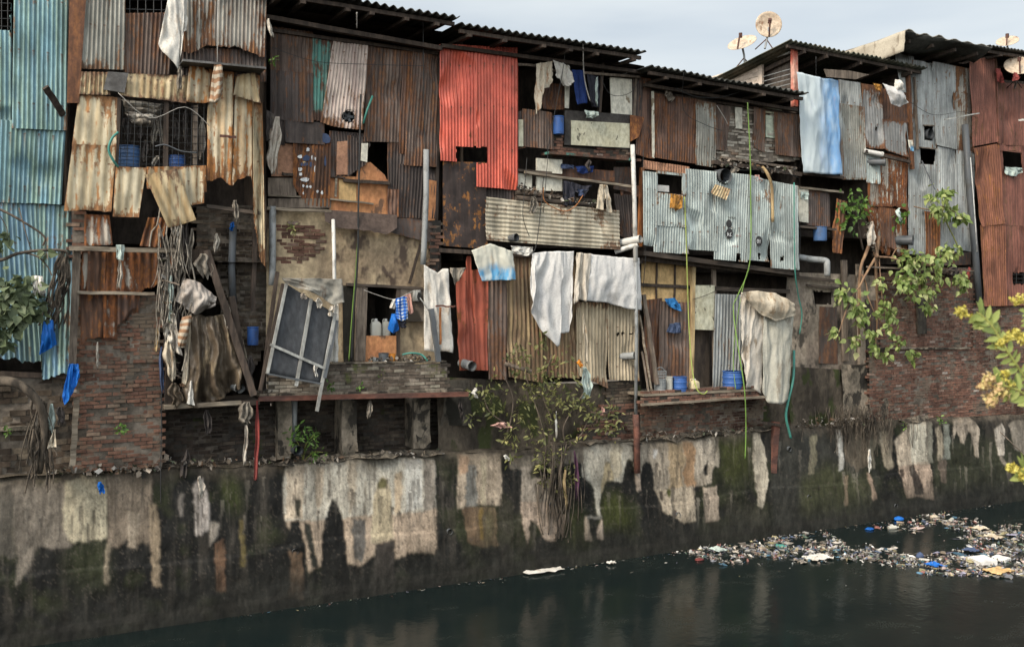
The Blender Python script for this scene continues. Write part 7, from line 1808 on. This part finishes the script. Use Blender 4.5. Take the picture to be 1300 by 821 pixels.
for lab, x, y, n in (('small green weed on the parapet face beside the screen foot', 420, 490, 14), ('tiny weed low on the brick parapet middle', 457, 492, 8), ('tiny weed on the parapet upper joint', 484, 478, 7), ('small weed sprouting from the left brick wall', 154, 545, 22), ('moss weed at the foot of the right brick wall', 1193, 533, 16), ('small weed hanging under the fig by the dark strip', 1150, 540, 10), ('weed in the seam below the roof at the cream shack corner', 346, 76, 12), ('weed tuft on the stained stone footing at left', 10, 548, 12), ('dry weed tuft on the plaster beside the grey pipe', 372, 290, 18)):
    plant('weed', lab, 'weed', P(x, y, .56), [([(x, y+5, .45), (x, y-3, .58)], .006, .004)], [(x, y, .56, 5, n)], 'leafg' if 'dry' not in lab else 'leafo', 'stemg', .085, .04, 'lance', -.1, up=.5)
# dry roots hanging over the wall top under the plaster on the right
t = thing('root_mass', 'dry straggling roots and litter spilling over the wall top below the fig', 'roots', P(1100, 570, .35))
m = MB()
for k in range(170):
    x = rng.gauss(1095, 26); y = 520+rng.uniform(-8, 14); pts = [P(x, y, .25)]
    for q in range(rng.randint(1, 4)): x += rng.uniform(-4, 4); y += rng.uniform(6, 18); pts.append(P(x, y, .36+rng.uniform(0, .12)))
    m.tube(pts, rng.uniform(.003, .009), 4, 2)
m.build('strands', M['debris'], t)
# litter along the tops of walls and ledges: scraps nobody would count
def scraps(name, spans, n, kinds):
    m = MB()
    for _ in range(n):
        (x0, y0, w0), (x1, y1, w1), sp = rng.choice(spans); s = rng.random()
        p = Vector(P(x0+(x1-x0)*s, y0+(y1-y0)*s+rng.uniform(-sp, sp*.3), w0+(w1-w0)*s+rng.uniform(-.12, .12)))
        L = rng.uniform(.02, .10); col = rng.choice(kinds); k = rng.uniform(.6, 1.1); col = tuple(c*k for c in col)
        a = rnd()*L; b = rnd()*L*.7; m.add([tuple(p), tuple(p+a), tuple(p+a+b+rnd()*.02), tuple(p+b)], [(0, 1, 2, 3)], None, [col]*4)
    o = m.build(name, M['rub']); tagit(o, kind='stuff'); return o
DULL = [(.10, .08, .06), (.16, .13, .10), (.06, .05, .04), (.24, .2, .16), (.35, .32, .28), (.12, .07, .04), (.05, .06, .03)]
scraps('litter', [((200, 590, .3), (350, 588, .2), 6), ((360, 586, .2), (560, 575, .2), 5), ((820, 555, .3), (960, 546, .3), 5), ((1010, 540, .3), (1110, 536, .3), 8), ((205, 330, .6), (228, 500, .6), 20), ((470, 458, .3), (545, 456, .4), 4), ((910, 208, .25), (1010, 220, .25), 6), ((1100, 290, .3), (1112, 330, .3), 12), ((660, 240, .25), (760, 262, .25), 5), ((60, 600, .35), (200, 596, .35), 6)], 1500, DULL)

# shrub on the near bank, seen at the right edge
def frontp(px, py, Y):              # a point at world depth Y, in front coordinates
    X = (px-650)/FPX*Y; V = CAMZ-(py-370)/FPX*Y
    return (X*DX+(Y-P0Y)*DY, X*NX+(Y-P0Y)*NY, V)
t = thing('flowering_shrub', 'yellow green flowering shrub close by at the right edge', 'shrub', frontp(1420, 900, 5.2))
root = Vector(frontp(1430, 900, 5.2)); root.z = 1.4
SP = [([(1420, 640, 5.2), (1330, 520, 5.1), (1285, 455, 5.0), (1258, 412, 5.0), (1240, 396, 5.0)], [0]), ([(1425, 600, 5.3), (1370, 470, 5.3), (1330, 425, 5.3), (1302, 390, 5.3)], [0]), ([(1425, 680, 5.1), (1370, 640, 5.0), (1320, 610, 5.0), (1296, 595, 5.0)], [0]), ([(1420, 640, 5.2), (1350, 560, 5.0), (1300, 500, 4.9), (1262, 488, 4.9)], [0])]
hub = frontp(1420, 640, 5.2)
m = MB(); m.tube([tuple(root), tuple((root+Vector(hub))/2+Vector((.06, 0, 0))), hub], .03, 8, 6, r2=.014); m.tube([hub, frontp(1425, 600, 5.3)], .012, 6); m.tube([hub, frontp(1425, 680, 5.1)], .012, 6); m.build('stem', M['stemg'], t)
lf = MB()
toV = Vector((0, 1, 0))
for pts, _ in SP:
    P3 = [Vector(frontp(*p)) for p in pts]
    m = MB(); m.tube([tuple(p) for p in P3], .010, 6, 6, r2=.004); m.build('stem', M['stemg'], t)
    cur = catmull(P3, 9); n = len(cur)
    for i in range(4, n-2):
        d = (cur[min(i+1, n-1)]-cur[i]).normalized()
        for sgn in (1, -1):
            if rng.random() < .1: continue
            side = d.cross(toV).normalized()*sgn
            dd = side*.9+d*.45+rnd()*.3; k = rng.uniform(.06, .108)
            leaf(lf, cur[i], dd, Vector((0, .8, .5))+rnd()*.4, k, k*.36, 'lance', .1, rng.uniform(-.1, .25))
lf.build('foliage', M['leaff'], t)
fl = MB(); fy = MB()
for (x, y, Y, rp, n, mbx) in ((1256, 482, 4.9, 9, 90, fl), (1266, 495, 4.9, 9, 80, fl), (1258, 508, 4.9, 9, 80, fl), (1276, 500, 4.9, 8, 50, fl), (1248, 490, 4.9, 6, 40, fl), (1282, 488, 4.9, 6, 30, fy), (1276, 476, 4.9, 6, 36, fy), (1222, 396, 5.0, 7, 50, fy), (1218, 394, 5.0, 5, 30, fy), (1234, 404, 5.0, 5, 20, fy), (1268, 436, 5.0, 8, 60, fy), (1290, 424, 5.1, 9, 60, fy), (1292, 380, 5.3, 8, 50, fy),
                            (1284, 594, 5.0, 7, 50, fy), (1296, 602, 5.0, 8, 60, fy), (1300, 430, 5.2, 9, 60, fy), (1278, 428, 5.0, 6, 30, fy)):
    c = Vector(frontp(x, y, Y)); s = FPX/Y
    for _ in range(n):
        o = rnd()*rp/s*rng.uniform(.4, 1); leaf(mbx, c+o, rnd(), o.normalized()+rnd()*.5, .020, .017, 'heart', .3, .2)
fl.build('blossom', M['petal'], t); fy.build('blossom', M['petaly'], t)

# ================================================================== rubbish on the water
RAFT = [[(858, 697), (880, 692), (900, 690), (950, 686), (991, 678), (1040, 675), (1060, 684), (1080, 694), (1127, 697), (1153, 702), (1190, 706), (1222, 700), (1243, 690), (1222, 682), (1262, 672), (1290, 667), (1330, 668), (1380, 700), (1330, 732), (1250, 732), (1180, 728), (1160, 720), (1090, 712), (1054, 712), (1022, 716), (985, 709), (960, 714), (918, 715), (882, 708)],
        [(1168, 653), (1190, 652), (1222, 657), (1267, 668), (1262, 680), (1245, 684), (1215, 671), (1190, 664), (1172, 662)], [(1100, 672), (1140, 667), (1142, 671), (1104, 675)], [(1110, 672), (1150, 668), (1175, 662), (1180, 666), (1150, 672)]]
GAY = [(.52, .50, .46), (.60, .57, .52), (.48, .42, .35), (.40, .38, .34), (.50, .47, .42), (.28, .25, .21), (.16, .13, .10), (.10, .085, .065), (.34, .27, .2), (.05, .05, .045), (.22, .22, .24), (.40, .30, .27), (.10, .13, .2), (.09, .18, .25), (.28, .12, .10), (.12, .17, .12), (.30, .28, .25), (.2, .17, .14), (.42, .36, .2), (.3, .28, .36)]
m = MB(); cnt = 0
while cnt < 4600:
    x = rng.uniform(855, 1385); y = rng.uniform(650, 734)
    jx = x+14*nz(x*.03, y*.1)+rng.gauss(0, 5); jy = y+5*nz(x*.05, y*.12, 4)+rng.gauss(0, 1.6)
    if not any(inpoly(jx, jy, p) for p in RAFT): continue
    if nz(x*.045, y*.16, 9)+.5*nz(x*.12, y*.4, 2) < -.06+rng.gauss(0, .07): continue
    cnt += 1
    p = Vector(water_at(x, y)); p.z = rng.uniform(-.008, .02)
    L = min(.36, .025+rng.expovariate(1/.06)); col = rng.choice(GAY); k = rng.uniform(.5, 1.05); col = tuple(c*k for c in col)
    a = rnd(); a.z *= .12; b = rnd(); b.z *= .18; a *= L; b *= L*.65; c2 = Vector((0, 0, rng.uniform(.0, .035)))
    if rng.random() < .12 and L < .14:
        h_ = Vector((0, 0, L*rng.uniform(.15, .4)))
        m.add([tuple(q) for q in (p, p+a, p+a+b, p+b, p+h_, p+a+h_, p+a+b+h_, p+b+h_)], [(0, 1, 2, 3), (4, 5, 6, 7), (0, 1, 5, 4), (1, 2, 6, 5), (2, 3, 7, 6), (3, 0, 4, 7)], None, [col]*8)
    else:
        m.add([tuple(p), tuple(p+a*.6), tuple(p+a+c2), tuple(p+a+b), tuple(p+a*.5+b*.6+c2*1.5), tuple(p+b)], [(0, 1, 4, 5), (1, 2, 3, 4)], None, [col]*6)
for _ in range(330):
    x = rng.uniform(600, 1380); y = max(rng.gauss(700, 22), 642+.0*(x)); 
    u, w_, v_ = water_at(x, y)
    if w_ < .68: continue
    L = min(.12, .012+rng.expovariate(1/.022)); p = Vector((u, w_, .008)); a = rnd(); a.z *= .1; b_ = rnd(); b_.z *= .1; col = rng.choice(GAY); m.add([tuple(p), tuple(p+a*L), tuple(p+a*L+b_*L*.6), tuple(p+b_*L*.6)], [(0, 1, 2, 3)], None, [col]*4)
for _ in range(260):
    u = rng.uniform(-6, 14); w_ = .66+abs(rng.gauss(0, .10)); L = rng.uniform(.012, .07); p = Vector((u, w_, .01)); a = rnd(); a.z *= .1; b_ = rnd(); b_.z *= .1; col = tuple(k*.6 for k in rng.choice(GAY)); m.add([tuple(p), tuple(p+a*L), tuple(p+a*L+b_*L*.6), tuple(p+b_*L*.6)], [(0, 1, 2, 3)], None, [col]*4)
o = m.build('floating_litter', M['rub']); tagit(o, kind='stuff')
def floater(name, label, cat, x, y, wpx, hpx, mat, kind='block', hz=.06, rot=0.0):
    c = water_at(x, y); s = FPX/(CAMZ*FPX/(y-370)); w = wpx/s; dpt = hpx/s*(CAMZ*FPX/(y-370))/CAMZ*.8
    mb = MB(); n = 14
    if kind == 'block':
        ct, st = math.cos(rot), math.sin(rot)
        mb.box((c[0], c[1], hz*.4), (w, min(dpt, w*1.2), hz), rot=lambda p: (p[0]*ct-p[1]*st, p[0]*st+p[1]*ct, p[2]+.04*p[0]), jit=.008)
        o = mb.build(name, M[mat])
    elif kind == 'bag':
        for k, (rr, zz) in enumerate(((.1, -.03), (.75, 0), (1, .3), (.9, .62), (.5, .88), (.12, 1.0), (.2, 1.25))): pass
        vs = []; fs = []; pr = [(.2, -.1), (.8, 0), (1, .3), (.85, .65), (.5, .9), (.12, 1.0), (.0, 1.02)]
        for (rr, zz) in pr:
            for q in range(n):
                a = 2*math.pi*q/n; k = 1+.25*nz(math.cos(a)*1.7+x, math.sin(a)*1.7, zz*2)
                vs.append((c[0]+w/2*rr*k*math.cos(a), c[1]+w/2.4*rr*k*math.sin(a), hz*zz*(1+.2*nz(a, zz*3, x))))
        for i in range(len(pr)-1):
            for q in range(n): fs.append((i*n+q, i*n+(q+1) % n, (i+1)*n+(q+1) % n, (i+1)*n+q))
        mb.add(vs, fs); o = mb.build(name, M[mat], smooth=True)
    elif kind == 'bottle':
        d = Vector((math.cos(rot), math.sin(rot), .05)); p = Vector((c[0], c[1], .02)); L = w
        mb.tube([tuple(p), tuple(p+d*L*.02), tuple(p+d*L*.6), tuple(p+d*L*.75), tuple(p+d*L*.82), tuple(p+d*L)], .045, 10)
        vsn = len(mb.v); 
        for i in range(40, 60):
            q = Vector(mb.v[i]); ax = p+d*L*(.82 if i < 50 else 1); mb.v[i] = tuple(ax+(q-ax)*.4)
        o = mb.build(name, M[mat], smooth=False)
    else:
        vs = []; fs = []
        for i in range(11):
            for j in range(9):
                s_, t_ = i/10-.5, j/8-.5
                vs.append((c[0]+w*s_*(1+.2*nz(j*.5, x)), c[1]+dpt*t_*(1+.3*nz(i*.5, y)), .03+.07*abs(nz(i*.45, j*.45, x))))
        for i in range(10):
            for j in range(8): q = i*9+j; fs.append((q, q+1, q+10, q+9))
        mb.add(vs, fs); o = mb.build(name, M[mat], smooth=False, thick=.008)
    tagit(o, label, cat); return o
floater('foam_block', 'large white foam block in the rubbish near the right edge', 'foam', 1247, 714, 23, 11, 'white', 'block', .10, .3)
floater('foam_block', 'small pale foam block right of the large white one', 'foam', 1271, 711, 15, 7, 'white', 'block', .07, -.2)
floater('cardboard', 'tan flat board afloat at the lower right of the rubbish', 'board', 1268, 726, 32, 8, 'tanboard', 'sheet', .04)
floater('plastic_bag', 'bright blue bag floating alone off the wall', 'bag', 1141, 660, 14, 8, 'cblue', 'bag', .09)
floater('plastic_bag', 'small blue bag at the tip of a thin rubbish trail', 'bag', 1104, 672, 12, 5, 'cblue', 'bag', .05)
floater('plastic_bag', 'lilac bag in the narrow middle of the rubbish', 'bag', 1168, 708, 11, 8, 'cslate', 'bag', .12)
floater('plastic_sheet', 'blue plastic sheet at the lower edge of the rubbish', 'plastic', 1187, 719, 18, 7, 'cblue', 'sheet')
floater('plastic_sheet', 'long white plastic sheet at the near edge of the left raft', 'plastic', 1038, 709, 32, 8, 'cwhite', 'sheet')
floater('plastic_sheet', 'pale green plastic sheet in the upper left rubbish', 'plastic', 912, 699, 16, 6, 'cragt', 'sheet')
floater('plastic_sheet', 'yellowish sheet beside the right rubbish bend', 'plastic', 1262, 683, 15, 6, 'cbeige', 'sheet')
floater('plastic_sheet', 'white crumpled sheet floating alone below the roots', 'plastic', 686, 724, 52, 12, 'cwhite', 'sheet')
floater('plastic_sheet', 'small white scrap floating right of the lone crumpled sheet', 'plastic', 776, 716, 10, 3, 'cwhite', 'sheet')
floater('plastic_bag', 'small blue scrap afloat beside the roots', 'bag', 727, 711, 6, 5, 'cslate', 'bag', .07)
floater('plastic_bag', 'red bag at the near edge of the left raft', 'bag', 888, 711, 12, 3, 'cragr', 'bag', .05)
floater('plastic_bottle', 'pale bottle at the tail of the thin rubbish trail', 'bottle', 1128, 671, 14, 3, 'jerry', 'bottle', .05, .3)
floater('plastic_bottle', 'milky bottle in the upper right lobe of rubbish', 'bottle', 1206, 662, 13, 3, 'jerry', 'bottle', .05, -.4)
floater('plastic_bottle', 'green bottle in the middle of the left raft', 'bottle', 985, 694, 13, 3, 'hoset', 'bottle', .05, .8)
floater('plastic_bag', 'cream bag in the upper right lobe of rubbish', 'bag', 1186, 657, 11, 4, 'cbeige', 'bag', .08)
floater('plastic_sheet', 'purple tinged sheet before the large foam block', 'plastic', 1232, 700, 16, 5, 'cslate', 'sheet')
floater('plastic_sheet', 'brown sheet lying in the upper rubbish by the bend', 'plastic', 1243, 672, 18, 5, 'cstain', 'sheet')

# ================================================================== sub-parts: pieces of a part go under that part
UNDER = {'purlin': 'roof', 'rafter': 'roof', 'eave_tarpaulin': 'roof', 'gable_tarpaulin': 'roof', 'receiver': 'feed_arm', 'stay': 'mast', 'parapet_coping': 'brick_parapet', 'ledge_beam': 'ledge', 'pier': 'ledge',
         'joist': 'balcony_floor', 'balcony_beam': 'balcony_floor', 'balcony_kerb': 'balcony_floor', 'cream_panel': 'panel_frame', 'window_head': 'window_pane', 'window_bar': 'side_frame'}
for root in [o for o in COL.objects if o.parent is None and o.type == 'EMPTY']:
    kids = list(root.children); first = {}
    for k in kids: first.setdefault(k.name.split('.')[0], k)
    for k in kids:
        tgt = first.get(UNDER.get(k.name.split('.')[0]))
        if tgt is not None and tgt is not k: k.parent = tgt
for o in COL.objects:
    if 'base' in o: del o['base']
